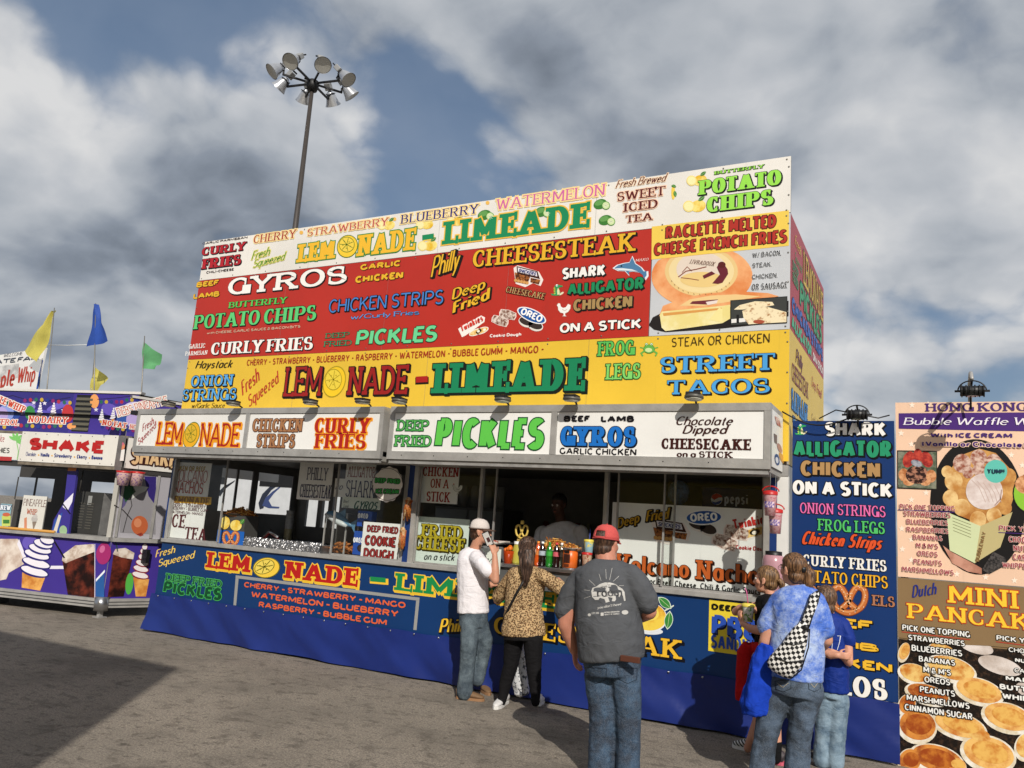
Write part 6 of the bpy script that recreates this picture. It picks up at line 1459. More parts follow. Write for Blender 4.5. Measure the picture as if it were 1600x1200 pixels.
for i in range(9):
    for zq in (zt-.03, zb+.03): rb.ball(SB.w(s0+.05+(s1-s0-.1)*i/8, zq, .001), .008, mat('rivet', (90, 90, 90)), 6, 4)
ro = rb.build('rivets', sg); ro['kind'] = 'stuff'
tpanel('sign_soffit', SB, s0, s1, zb-.05, zb-.002, mat('weathered_rail', (120, 110, 96), .7, var=.4, vscale=9), k=-.01, th=.14)
# neighbouring signs
lsg = tpanel('ice_sign', T1, L1_, T1.uz((33, 700))[0], zb+.02, zt-.03, panelmat('#e8e6e0'), k=.03)
lp = Print(T1.shift(.03), lsg); lp.T('Ice', (0, 690), (8.5, 679), 'bold', '#b52c3c'); lp.T('SLUSHIES', (-24, 706), (16, 700), 'bold', '#33322e', bold=.7)
m = MB(); lp.poly([(-20, 712), (19, 714), (18, 720), (-20, 719)], '#b23a3c', 1, m)
for a in range(-150, 31, 36): lp.ell((25+6*math.cos(math.radians(a)), 688+6*math.sin(math.radians(a))), 6, 2.2, '#7cc46a', 1+.02*a/30, m, a)
lp.line([(26, 690), (29, 705), (27, 718)], 1.6, '#9ac88a', 1, m); m.build('palm_drawing', lsg)
rsg = tpanel('side_sign', T2, .02, L2_, 2.2, 2.66, panelmat('#dedbd4'), k=.02)
rp_ = Print(T2.shift(.02), rsg)
m = MB(); rp_.poly([(183.5, 701), (195, 702), (193, 720), (185, 720)], '#f2f0ec', 1, m); rp_.ell((189.5, 697), 5.5, 6, '#e0906a', 1.5, m); rp_.ell((189.5, 693.5), 4, 3, '#d8708c', 2, m); m.build('cup_drawing', rsg)
rp_.T('SHAKES', (203, 725), (290, 706), 'heavy', '#dcb98a', out='#3a1c1a', ow=.08)
# roof band
zr0 = T1.uz((100, 671))[1]; 
RB1 = T1.shift(-.12); RB2 = T2.shift(-.05)
ub = RB1.uz((112, 640))[0]; zt1 = RB1.uz((60, 612))[1]; zb1 = zt+.02
band1 = tpanel('roof_band', RB1, L1_, ub, zb1, zt1, panelmat('#37307f')); bp1 = Print(RB1, band1)
bandc = tpanel('roof_band', RB1, ub+.002, -.0, zb1, zt1, panelmat(PUR))
zt2 = RB2.uz((170, 614))[1]
band2 = tpanel('roof_band', RB2, .0, L2_, zb1, zt2-.02, panelmat('#4a3a96')); bp2 = Print(RB2, band2)
bandc_u = (RB1.uz((117, 640))[0], RB1.uz((143, 640))[0])
b = MB()
for i in range(7):
    z0 = zb1+.06+(zt1-zb1-.1)*i/7; P0 = RB1.w
    b.add([P0(bandc_u[0], z0, .012), P0(bandc_u[1], z0, .012), P0(bandc_u[1], z0+.045, .002), P0(bandc_u[0], z0+.045, .002)], [(0, 1, 2, 3)], mat('louvre', (92, 88, 74), .5))
b.add([RB1.w(bandc_u[0], zb1+.04, .002), RB1.w(bandc_u[1], zb1+.04, .002), RB1.w(bandc_u[1], zt1-.03, .002), RB1.w(bandc_u[0], zt1-.03, .002)], [(0, 1, 2, 3)], BLACK)
b.build('roof_louvre', tr)
def softcone(pr, c, r, m, k=1, col='#eeeaf4', line='#2a2a6a', cone='#d89a50'):
    pr.poly([(c[0]-r*.6, c[1]+r*.9), (c[0]+r*.6, c[1]+r*.9), (c[0]+r*.42, c[1]+r*2.2), (c[0]-r*.42, c[1]+r*2.2)], cone, k, m)
    for i in range(5):
        y = c[1]+r*(.8-.75*i); w_ = r*(1-.19*i); pr.ell((c[0]+r*.08*i, y), w_*1.04, r*.5, line, k+.4+.3*i, m, -16); pr.ell((c[0]+r*.08*i, y-r*.03), w_, r*.4, col, k+.6+.3*i, m, -16)
m = MB(); cols = ['#b0324a', '#2f6a5a', '#c9a83c', '#2a3a8a', '#8a2a6a']
for i in range(13):
    x = 4+i*8.8; yl = 621+2*math.sin(i*.55)
    if x < 112: bp1.ell((x, 627+2.5*math.cos(i*.5)), 2.8, 3.2, cols[i % 5], 3, None, n=10, name='bulb_print'); bp1.ell((x+3, 666+1.2*math.cos(i*.9)), 3.0, 3.2, cols[(i+2) % 5], 3, None, n=10, name='bulb_print')
    xx = 158+i*8
    if xx < 240: bp2.ell((xx, 628+.0*i-(3 if 4 < i < 9 else 0)), 2.8, 3, cols[(i+1) % 5], 3, None, n=10, name='bulb_print'); bp2.ell((xx+2, 667+i*.9), 3, 3.2, cols[(i+3) % 5], 3, None, n=10, name='bulb_print')
for pr_q, q, rx, ry, cq, rq in ((bp1, (30, 640), 26, 9, '#8a7fd0', -12), (bp1, (70, 648), 24, 7, '#5a4fb4', 10), (bp1, (92, 634), 20, 5, '#6f62c4', -20), (bp2, (172, 640), 14, 9, '#6a58bc', 20), (bp2, (215, 640), 22, 12, '#cfc6ea', 8), (bp2, (240, 652), 20, 9, '#7d8fd8', 12)): pr_q.ell(q, rx, ry, cq, .4, None, rq, name='colour_swirl_print')
for q in ((6, 655), (36, 634), (74, 660), (99, 641), (53, 629), (70, 630)): star(bp1, q, 4, '#e6e2f4', .8, None)
for q in ((150, 640), (186, 662), (222, 655), (166, 662)): star(bp2, q, 4, '#e6e2f4', .8, None)
for pr_q, pts_ in ((bp1, [(0, 622), (20, 618), (40, 624), (60, 628), (80, 626), (110, 621)]), (bp2, [(152, 624), (180, 622), (205, 619), (235, 624)])): pr_q.line(pts_, 1.2, '#2a2450', .9, name='bulb_string_print')
m = MB(); bp1.ell((17, 642), 17, 16, '#2f4a9a', 1, m); bp1.ell((10, 645), 12, 13, '#8f9fe0', 1.5, m); bp1.ell((2, 648), 11, 12, '#b9a6dc', 1.7, m); m.build('beach_ball_print', band1)
bp1.ell((47, 645), 8, 11, '#3a8a4a', 1.4, name='green_balloon_print'); bp1.ell((106, 646), 9, 14, '#c23a3e', 1.4, name='red_balloon_print')
for pr_q, q, r_, lc, pq in ((bp1, (62, 642), 5.2, '#2a2a6a', band1), (bp1, (83, 642), 5.2, '#4a2a1a', band1), (bp2, (158, 651), 4.6, '#2a6a3a', band2), (bp2, (176, 649), 4.6, '#2a2a6a', band2)): m = MB(); softcone(pr_q, q, r_, m, line=lc); m.build('ice_cream_print', pq)
m = MB(); bp2.ell((193, 655), 11, 12, '#3a5aa8', 1.2, m); bp2.ell((206, 656), 9, 12, '#b9a6dc', 1.4, m); m.build('beach_ball_print', band2)
Wo = dict(out='#f4ece4', ow=.12)
bp1b = Print(RB1, band1, .006); bp2b = Print(RB2, band2, .006)
bp1b.T('APPLE WHIP', (-22, 620), None, 'slab', '#c8442c', br=(38, 646), h=.11, **Wo); bp1b.T('STEROL', (-12, 663), (31, 656), 'slab', '#c8442c', **Wo); bp1b.T('NO DAIRY', (44.5, 660), (106.5, 652), 'slab', '#c8442c', **Wo)
bp2b.T('DEBS PINEAPPLE', (184.5, 651), None, 'slab', '#c8442c', br=(262, 631), h=.13, **Wo); bp2b.T('NO FAT', (158.5, 664), (198, 661), 'slab', '#c8442c', **Wo); bp2b.T('NO', (202, 670), (213, 664), 'slab', '#c8442c', **Wo)
m = MB(); bp1.ell((148, 627), 7, 11, '#e8a060', 4, m); bp1.ell((112, 666), 7, 5, '#e8a060', 4, m); m.build('orange_blob_print', bandc)
tpanel('roof_edge', RB1, L1_, .05, zt1+.002, zt1+.04, panelmat('#dcd8d2'), k=.02, th=.1); tpanel('roof_edge', RB2, 0, L2_, zt2-.018, zt2+.02, panelmat('#cfcbc6'), k=.02, th=.1)
tpanel('sign_gap_rail', RB1, L1_, 0, zt-.02, zt+.018, mat('weathered_rail', (120, 110, 96), .7, var=.4, vscale=9), k=.1, th=.1)
b = MB(); b.add([RB1.w(L1_, zt1), RB1.w(0, zt1), RB2.w(L2_, zt2), RB1.w(L1_, zt1, -2.3)], [(0, 1, 2, 3)], mat('trailer_roof', (160, 158, 152))); b.build('roof_sheet', tr)
# lower pictures
g1, g2 = Print(T1, a1), Print(T2, a2)
m = MB(); g1.poly([(0, 842), (28, 842), (38, 865), (40, 880), (14, 895), (10, 905), (0, 907)], None, 1, m, m=foodmat('cream_photo', '#b8a090', '#e8dcd0', 3)); g1.ell((47, 848), 12, 11, '#6a5ab8', 1.4, m)
g1.poly([(30, 842), (44, 878), (40, 880), (27, 850)], '#e8e4f0', 1.8, m); g1.poly([(78, 884), (104, 884), (104, 889), (78, 889)], '#e8e4f0', 1.4, m); m.build('swirl_print', a1)
m = MB(); g1.poly([(35, 894), (72, 899), (63, 923), (34, 918)], None, 1.5, m, m=foodmat('wafer_print', '#c47a34', '#eab060', 6)); 
for i, (x, y, w_) in enumerate(((54, 893, 22), (57, 880, 22), (58, 867, 20), (63, 858, 18), (68, 850, 15), (74, 844, 11))):
    g1.ell((x, y), w_*1.06, 8.6, '#2a2470', 2+.45*i, m, 14); g1.ell((x, y-.6), w_*.97, 6.0, '#ece8f2', 2.25+.45*i, m, 16)
m.build('soft_serve_print', a1)
cola = foodmat('cola_print', '#1c0a08', '#7a3424', 5, (.4, .75)); foam = foodmat('foam_print', '#b09886', '#e2d8cc', 7)
m = MB(); g1.poly([(97, 872), (148, 858), (148, 934), (106, 929)], None, 1.5, m, m=cola); g1.poly([(97, 876), (99, 866), (118, 852), (147, 850), (148, 862), (122, 872), (103, 880)], None, 2, m, m=foam); g1.line([(83, 842), (101, 872)], 2.6, '#181418', 2.6, m)
g1.poly([(148, 850), (149, 850), (149, 934), (148, 934)], '#e0dce8', 2.8, m); m.build('cola_glass_print', a1)
m = MB(); g1.ell((162, 865), 11.5, 17, '#a02c6a', 1.6, m, 8); g1.ell((160, 858), 4, 6, '#c86a98', 2.1, m, 20); g1.poly([(150, 905), (164, 890), (164, 894), (150, 909)], '#e8ecf4', 1.6, m); g1.poly([(149, 910), (163, 896), (163, 934), (150, 934)], '#2a5a9a', 1.3, m); m.build('balloon_print', a1)
m = MB(); g2.poly([(177, 866), (207, 872), (193, 932), (168, 933)], None, 1.5, m, m=cola); g2.poly([(176, 866), (180, 858), (196, 856), (210, 864), (208, 874), (190, 871)], None, 2, m, m=foam); g2.line([(181, 848), (184, 862)], 1.6, '#2a4a3a', 2.6, m)
g2.ell((202, 912), 6, 17, '#52ae4a', 2.2, m, 6); g2.poly([(208, 902), (233, 905), (228, 932), (212, 932)], None, 1.8, m, m=foodmat('wafer_print', '#c47a34', '#eab060', 6))
for i, (x, y, w_) in enumerate(((219, 899, 13), (220, 889, 12), (222, 880, 10), (224, 871, 8), (225, 862, 6), (226, 855, 4))):
    g2.ell((x, y), w_*1.06, 6, '#8a2a34', 2.4+.4*i, m, 12); g2.ell((x, y-.5), w_*.95, 4.4, '#eee6e8', 2.6+.4*i, m, 14)
m.build('sundae_print', a2)
b = MB(); P = T2.w(T2.uz((229, 873))[0], 0); b.box((-.09, -.03, .80), (.09, .03, 1.0), BLACK, Matrix.Translation((P.x, P.y-.05, 0))); b.build('outlet_box', tr)
# window contents
def tposter(q0, q1, k, lab, c, name='poster_board', cat='poster'):
    pl = T1.shift(k); a, b_ = pl.uz(q0), pl.uz(q1); t = thing(name, tuple(pl.w((a[0]+b_[0])/2, a[1])), lab, cat); panel('sheet', pl, a[0], a[1], b_[0], b_[1], .02, panelmat(c), t); return t, Print(pl, t)
t, p = tposter((27, 833), (74, 776), -.12, 'white pineapple whip poster standing in the ice cream trailer window', '#dcdad2')
p.T('PINEAPPLE', (36.5, 789.5), (73, 781.5), 'slab', '#6a3430', bold=.7); p.T('WHIP', (41.5, 803), (59, 796), 'slab', '#b8542c', bold=.7)
m = MB(); p.poly([(38, 810), (42, 808), (42, 828), (38, 828)], '#cf8a6a', 1, m); p.ell((54, 811), 5, 4.5, '#b8b4b0', 1, m); p.ell((55, 806), 3.5, 3.5, '#c4c0bc', 1.5, m); p.poly([(50.5, 815), (57.5, 815), (52, 829)], '#8a7c70', 1, m); m.build('cone_print', t)
t, p = tposter((-6, 832), (19, 788), -.2, 'colourful new flavour poster at the left end of the trailer window', '#8fb9c4')
p.T('NEW', (0, 796.5), (18, 790), 'slab', '#e6ecf2', out='#24446a', ow=.1); m = MB(); p.poly([(3, 806), (17, 806), (16, 822), (3, 822)], '#c2cf6a', 1, m); p.poly([(5, 812), (15, 812), (15, 818), (5, 818)], '#3f7a3a', 1.5, m); p.ell((10, 804), 6, 3, '#c8684a', 1.6, m); m.build('flavour_print', t)
pl = T1.shift(-.3); a, b_ = pl.uz((107, 838)), pl.uz((163, 770)); t = thing('ice_machine', tuple(pl.w((a[0]+b_[0])/2, 1.16)), 'dark grey ice cream machine with a louvred back in the trailer window', 'machine')
panel('machine_body', pl, a[0], 1.16, b_[0], b_[1], .5, mat('machine_grey', (62, 62, 60), .5, .2), t)
for cx in (0, 1):
    for i in range(10):
        u0 = a[0]+(b_[0]-a[0])*(.22+.3*cx); z0 = 1.24+i*.042; b = MB(); b.add([pl.w(u0, z0, .004), pl.w(u0+(b_[0]-a[0])*.2, z0, .004), pl.w(u0+(b_[0]-a[0])*.2, z0+.02, .016), pl.w(u0, z0+.02, .016)], [(0, 1, 2, 3)], mat('vent_slat', (110, 108, 102), .5)); b.build('vent_slat', t)
b = MB(); pp = pl.w(a[0]+(b_[0]-a[0])*.5, b_[1]-.22, .004); b.add([pl.w(a[0]+(b_[0]-a[0])*.48, b_[1]-.2, .004), pl.w(a[0]+(b_[0]-a[0])*.62, b_[1]-.2, .004), pl.w(a[0]+(b_[0]-a[0])*.62, b_[1]-.06, .004), pl.w(a[0]+(b_[0]-a[0])*.48, b_[1]-.06, .004)], [(0, 1, 2, 3)], mat('sticker', (150, 152, 150))); b.build('sticker', t)
# purple post between the windows (slanted graphic panel)
Tp = T1.shift(.005); po = MB(); ppr = [(107, 724), (121, 725), (117, 760), (112, 790), (106, 842), (78, 841), (84, 812), (100, 785), (103, 760)]
uv = [Tp.uz(q) for q in ppr]; vs = [Tp.w(u, z, 0) for u, z in uv]+[Tp.w(u, z, -.04) for u, z in uv]; n = len(uv)
po.add(vs, [tuple(range(n)), tuple(range(2*n-1, n-1, -1))]+[(i, i+n, (i+1) % n+n, (i+1) % n) for i in range(n)], panelmat('#3f3690')); po_o = po.build('graphic_post', tr); pr_ = Print(Tp, po_o)
m = MB(); pr_.poly([(107, 724), (121, 725), (119, 736), (106, 736)], '#e08a48', 1, m); pr_.poly([(100, 785), (115, 770), (113, 784), (106, 798), (98, 792)], '#e4e2f0', 1, m); pr_.line([(99, 788), (110, 803)], 2, '#181420', 2, m); pr_.poly([(79, 838), (86, 812), (98, 800), (90, 838)], '#3158a8', 1, m); pr_.poly([(83, 832), (92, 804), (96, 806), (88, 834)], '#d8d2c8', 2, m); pr_.ell((99, 829), 6, 8, '#9ab890', 2, m); m.build('post_graphics', po_o)
for s_ in ((98, 730, 106, 780), (123, 730, 116, 770)): b = MB(); P0, P1_ = Tp.w(*Tp.uz(s_[:2]), -.1), Tp.w(*Tp.uz(s_[2:]), -.1); b.tube([P0, P1_], .012, mat('dark_rail', (60, 58, 56), .5), 6); b.build('window_strut', tr)
# pink buckets hanging at the trailer corner
for q, lab in (((193, 745), 'left pink printed bucket hanging at the trailer corner'), ((214, 746), 'right pink printed bucket hanging at the trailer corner')):
    P = T2.shift(.15); u, z = P.uz(q); wv_ = P.w(u, z-.13); t = thing('paper_bucket', tuple(wv_), lab, 'bucket', 'pink printed buckets hanging on the trailer')
    b = MB(); b.lathe([(0, 0), (.075, 0), (.105, .2)], (0, 0, 0), mat('pink_bucket', (226, 190, 184), .4, var=0, vscale=26, col2=(150, 110, 170), thr=(.52, .6)), 18); b.build('bucket_body', t, local=True)
    b = MB(); b.lathe([(.108, .19), (.112, .215), (.0, .222)], (0, 0, 0), mat('red_lid', (190, 36, 34), .4), 18); b.build('lid', t, local=True)
    b = MB(); b.tube([(0, 0, .22), (0, .0, .34)], .003, BLACK, 5); b.build('hanger', t, local=True)

# whip sign behind the trailer
WP = Plane(0, 10.4); sgn = thing('whip_sign', tuple(at(20, 600, 10.4)), 'white welcome sign with curly red lettering above the trailer roof', 'sign')
uv = [WP.uz(q) for q in ((-70, 566), (71, 543), (50, 640), (-90, 640))]; sgn.location = (uv[0][0]+1, 10.4, 2.6)
b = MB(); vs = [WP.w(u, z) for u, z in uv]+[WP.w(u, z, -.05) for u, z in uv]; b.add(vs, [(3, 2, 1, 0), (4, 5, 6, 7)]+[(i, (i+1) % 4, (i+1) % 4+4, i+4) for i in range(4)], panelmat('#eae8e4')); b.build('sign_panel', sgn)
p = Print(WP, sgn); m = MB(); p.poly([(-60, 585), (0, 572), (30, 568), (28, 590), (0, 597), (-60, 610)], None, .5, m, m=foodmat('cloud_print', '#a8a8a8', '#dedcda', 4)); p.poly([(45, 572), (57, 560), (66, 562), (60, 582), (52, 578)], '#b4b6b8', .5, m); m.build('grey_clouds_print', sgn)
p.T('WELCOME', (5, 558.5), None, 'ital', '#3a4250', br=(36, 554.5), h=.075); p.T('STATE FAIR', (-28, 572), None, 'boldi', '#39424f', br=(62, 562), h=.11); p.T('ple', (0, 606), None, 'heavy', '#b23a28', br=(22, 603), h=.42, bold=.6); p.T('Whip', (26, 600), None, 'heavy', '#b23a28', br=(54, 597), h=.40, bold=.6)
p.T('Ap', (-30, 609), None, 'heavy', '#b23a28', br=(-3, 607), h=.42, bold=.6)
b = MB(); b.tube([(WP.uz((0, 600))[0], 10.46, 0), (WP.uz((0, 600))[0], 10.46, 3.6)], .05, ALU2, 8); b.build('sign_post', sgn)
# flags
def flag(pole_b, pole_t, quad, Y, c, lab, r=.012, rip=.05, seed=0, sl=.0):
    """quad: four pixels (hoist top, fly top, fly bottom, hoist bottom)"""
    b0, b1 = at(*pole_b, Y), at(*pole_t, Y); t = thing('flag', (b0.x, Y, 2.0), lab, 'flag', 'pennant flags above the trailer')
    b = MB(); b.tube([Vector((b0.x, Y, 2.2)), b0, b1], [r, r, r*.7], mat('flag_pole', (130, 126, 118), .4, .5), 8); b.build('pole', t)
    b = MB(); Q = [at(*q, Y) for q in quad]; n = 16; vs = []
    for j in range(n+1):
        for i in range(n+1):
            u, v = i/n, j/n; P = (Q[0]*(1-u)+Q[1]*u)*(1-v)+(Q[3]*(1-u)+Q[2]*u)*v
            P = P+Vector((0, 1, 0))*(rip*.4*math.sin(u*6.5+v*2.2+seed)*(.25+u)*1.3+rip*.3*math.sin(u*3+v*7+seed*2))+Vector((0, 0, 1))*(.03*math.sin(v*8+seed)*u); vs.append(P)
    b.add(vs, [(j*(n+1)+i, j*(n+1)+i+1, (j+1)*(n+1)+i+1, (j+1)*(n+1)+i) for j in range(n) for i in range(n)], clothmat(c), True); b.build('cloth', t)
def clothmat(c):
    key = ('cloth', c)
    if key in MATS: return MATS[key]
    M = bpy.data.materials.new('flag_cloth'); M.use_nodes = True; N = NT(M.node_tree); t = M.node_tree; bs = t.nodes['Principled BSDF']
    P = N.n('TexCoord').outputs['Object']; cc = N.mix(N.smooth(N.noise(P, 4, 4), .3, .7), tuple(x*.8 for x in lin(c)), lin(c)); t.links.new(cc, bs.inputs['Base Color']); bs.inputs['Roughness'].default_value = .7
    tl = N.n('BsdfTranslucent'); t.links.new(cc, tl.inputs[0]); mx = N.n('MixShader'); mx.inputs[0].default_value = .3; t.links.new(bs.outputs[0], mx.inputs[1]); t.links.new(tl.outputs[0], mx.inputs[2]); t.links.new(mx.outputs[0], t.nodes['Material Output'].inputs[0])
    MATS[key] = M; return M
flag((72, 622), (85, 481), ((84, 484), (83, 489), (57, 569), (36, 548)), 9.3, '#e3d66a', 'large drooping yellow flag in front of the white welcome sign', seed=.5, rip=.10)
flag((147, 616), (149.5, 474), ((148, 476), (151, 477), (170, 532), (137, 542)), 9.3, '#2f57b4', 'blue flag on the tallest pole above the roof louvre', seed=2, rip=.06)
flag((142, 620), (147.5, 560), ((146, 571), (169, 592), (150, 616), (141, 612)), 9.9, '#e3d66a', 'small yellow flag on the pole behind the blue flag', seed=3)
flag((221, 614), (226, 525), ((223, 534), (252, 556), (243, 578), (222, 576)), 9.6, '#6fb87c', 'green flag above the right side of the trailer roof', seed=1)
flag((59, 622), (66, 560), ((66, 562), (68, 562), (60, 612), (56, 608)), 9.9, '#2f57b4', 'furled blue flag beside the edge of the white welcome sign', seed=4, rip=.02)
P0, P1_ = at(76, 539, 9.3), at(138, 538.5, 9.3); t = thing('flag_line', tuple(P0), 'thin white cord strung from the yellow flag pole to the blue flag', 'cord'); b = MB(); b.tube([P0, (P0+P1_)/2+Vector((0, 0, -.01)), P1_], .006, mat('white_cord', (220, 220, 216)), 6); b.build('cord_strand', t)
# bin at the left edge
G0 = atz(-14, 940); t = thing('trash_bin', tuple(G0), 'round grey trash bin cut by the left edge in front of the trailer', 'trash bin')
b = MB(); b.lathe([(0, 0), (.24, 0), (.29, .82), (.3, .83), (.32, .84), (.33, .88), (.3, .9)], (0, 0, 0), mat('grey_bin', (92, 94, 98), .5), 26); b.build('bin_body', t, local=True); b = MB(); b.lathe([(.335, .86), (.345, .9), (.3, .93), (.0, .96)], (0, 0, 0), mat('bin_liner', (130, 132, 138), .35), 26); b.build('lid', t, local=True)

# ------------------------------------------------------------------ light mast
MY = 18.0; top = at(488.8, 130.6, MY); mast = thing('light_mast', (top.x, MY, 0), 'tall dark metal light mast with eight flood lamps behind the stand', 'light mast')
b = MB(); bt = mat('bronze_pole', (72, 66, 62), .5, .3); b.tube([(0, 0, 0), (0, 0, top.z-.1)], [.15, .062], bt, 16); b.build('pole', mast, local=True)
b = MB(); b.lathe([(0, -.25), (.16, -.25), (.2, -.1), (.2, .06), (.12, .12), (0, .14)], (0, 0, top.z), mat('black_metal', (30, 30, 32), .5, .3), 16); b.build('hub', mast, local=True)
b = MB(); b.lathe([(0, 0), (.35, 0), (.35, .05), (.25, .3), (0, .3)], (0, 0, 0), mat('concrete_foot', (130, 126, 120), .8), 18); b.build('foot', mast, local=True)
refl = mat('spun_reflector', (186, 188, 192), .3, .55, var=.1); refin = mat('reflector_glass', (178, 176, 168), .35, .0); BM = mat('black_metal', (30, 30, 32), .5, .3)
first = None
for i in range(8):
    ang = math.radians(45*i+10)
    if first is None:
        arm = bpy.data.objects.new('lamp_arm', None); COL.objects.link(arm); arm.parent = mast
        b = MB(); b.box((.1, -.03, -.03), (1.06, .03, .03), BM); b.box((1.0, -.03, -.03), (1.06, .03, .16), BM); b.build('arm_bar', arm, local=True)
        M = Matrix.Translation((1.28, 0, .12)) @ Matrix.Rotation(math.radians(180-44), 4, 'Y')    # local +z = aim
        b = MB(); b.lathe([(.05, -.3), (.1, -.26), (.17, -.12), (.235, .1), (.285, .2), (.29, .215)], (0, 0, 0), refl, 24); b.v = [tuple(M @ Vector(v)) for v in b.v]; b.build('reflector', arm, local=True)
        b = MB(); b.lathe([(.0, .17), (.268, .195)], (0, 0, 0), refin, 24); b.v = [tuple(M @ Vector(v)) for v in b.v]; b.build('lens', arm, local=True)
        b = MB(); b.box((-.09, -.12, -.58), (.09, .12, -.32), mat('ballast_housing', (160, 160, 158), .45, .3), M, bev=.02); b.box((-.02, -.17, -.66), (.02, .17, -.6), BM, M); b.build('ballast', arm, local=True)
        b = MB(); b.tube([(1.03, 0, .1), (1.03, .1, .2), (1.12, .16, .25), (1.2, .16, .3)], .018, BM, 6); b.tube([(1.03, 0, .1), (1.03, -.1, .2), (1.12, -.16, .25), (1.2, -.16, .3)], .018, BM, 6); b.build('yoke', arm, local=True)
        first = arm
    else: arm = dup(first, mast)
    arm.location = (0, 0, top.z); arm.scale = (.93, .93, .93); arm.rotation_euler = (0, 0, ang)
# ------------------------------------------------------------------ the stand behind the viewer, whose shade lies on the ground
rs = thing('rear_stand', (-4.5, -4.5, 0), 'tall food stand behind the viewer whose shade reaches the ground', 'food stand')
b = MB(); hz = 7.0; e = (-1.33, -1.78); e2 = (0.62, -4.51)
foot = [(-13, -1.78), e, e2, (3.54, -8.6), (-13, -8.6)]
vs = [(x, y, .0) for x, y in foot]+[(x, y, hz) for x, y in foot]; n = 5
b.add(vs, [tuple(range(n-1, -1, -1)), tuple(range(n, 2*n))]+[(i, (i+1) % n, (i+1) % n+n, i+n) for i in range(n)], panelmat('#b9a23c')); b.build('walls', rs)
b = MB(); b.box((-12.5, -1.79, 5.2), (-1.9, -1.74, 6.8), panelmat(RED)); b.build('sign_board', rs); b = MB(); b.box((-12, -1.79, 1.2), (-2.4, -1.76, 2.4), BLACK); b.build('window', rs)
# ------------------------------------------------------------------ people
def remesh(mb, voxel=.01, smooth=4, name='m'):
    me = mb.mesh('tmp'); o = bpy.data.objects.new('tmp', me); COL.objects.link(o)
    r = o.modifiers.new('r', 'REMESH'); r.mode = 'VOXEL'; r.voxel_size = voxel; r.use_smooth_shade = True
    if smooth: s_ = o.modifiers.new('s', 'SMOOTH'); s_.factor = .5; s_.iterations = smooth
    dg = bpy.context.evaluated_depsgraph_get(); out = bpy.data.meshes.new_from_object(o.evaluated_get(dg))
    bpy.data.objects.remove(o); bpy.data.meshes.remove(me); out.name = name
    out.materials.clear(); return out
def displace(me, fn):
    vs = me.vertices; n = [v.normal.copy() for v in vs]
    for v, nn in zip(vs, n): v.co = v.co+nn*fn(v.co, nn)
    me.update()
def wrinkles(amp, sx, sy, sz, seed=0, fine=.35):
    def f(c, n):
        p = Vector((c.x*sx, c.y*sy, c.z*sz+seed)); a = noise.noise(p+Vector((seed, 0, 0))); b = 1-abs(noise.noise(p*1.7+Vector((5, seed, 2))))*2
        return amp*(a*.8+b*.45-.2)+amp*fine*noise.noise(p*4)
    return f
def part(name, me, root, m, label=None):
    me.materials.append(m)
    for p in me.polygons: p.use_smooth = True
    o = new_obj(name, me, root)
    if label: o['label'] = label
    return o
def side(P):           # horizontal direction across the line of sight
    v = (P-CAM); v.z = 0; v.normalize(); return Vector((v.y, -v.x, 0))
def pxm(n, P): return n*((P-CAM).dot(CF))/F_PX
def J(x, y, Y): return at(x, y, Y)
def rings(mb, L, Y, m=None, seg=20):
    """L: (px, py, half width px, depth m[, dY]) from top to bottom"""
    pts = []; rs = []
    for q in L:
        P = at(q[0], q[1], Y+(q[4] if len(q) > 4 else 0)); pts.append(P); rs.append((pxm(q[2], P), q[3]))
    mb.tube(pts, rs, DARK, seg, hint=side(pts[0]))
def limb(mb, pts, rs, seg=12): mb.tube(pts, rs, DARK, seg); [mb.ball(p, r*.985, DARK, 10, 7) for p, r in zip(pts, rs)]
def head(mb, c, yaw, s=1., jaw=1., pitch=0):
    M = Matrix.Translation(c) @ Matrix.Rotation(yaw, 4, 'Z') @ Matrix.Rotation(pitch, 4, 'X') @ Matrix.Scale(s, 4)
    R = M.to_3x3().to_4x4()
    def B(p, r): mb.ball(M @ Vector(p), r, DARK, 16, 12, R)
    B((0, -.012, .03), (.076, .097, .088)); B((0, .02, -.03), (.062*jaw, .074, .078)); B((0, .055, -.088), (.034*jaw, .03, .024)); B((0, .03, -.07), (.056*jaw, .055, .045))
    B((0, .076, .024), (.052, .018, .014)); B((0, .09, -.058), (.024, .011, .008)); B((0, .088, -.070), (.02, .011, .007)); B((-.045, .05, -.02), (.024, .03, .028)); B((.045, .05, -.02), (.024, .03, .028))
    mb.tube([M @ Vector((0, .085, .02)), M @ Vector((0, .104, -.012)), M @ Vector((0, .113, -.028)), M @ Vector((0, .095, -.038))], [.009*s, .012*s, .014*s, .009*s], DARK, 8)
    for sx in (-1, 1):
        B((sx*.078, -.008, -.008), (.009, .02, .032)); B((sx*.083, -.014, .006), (.008, .014, .02)); B((sx*.08, -.002, -.033), (.008, .01, .012)); B((sx*.013, .1, -.033), (.009, .01, .008))
    return M
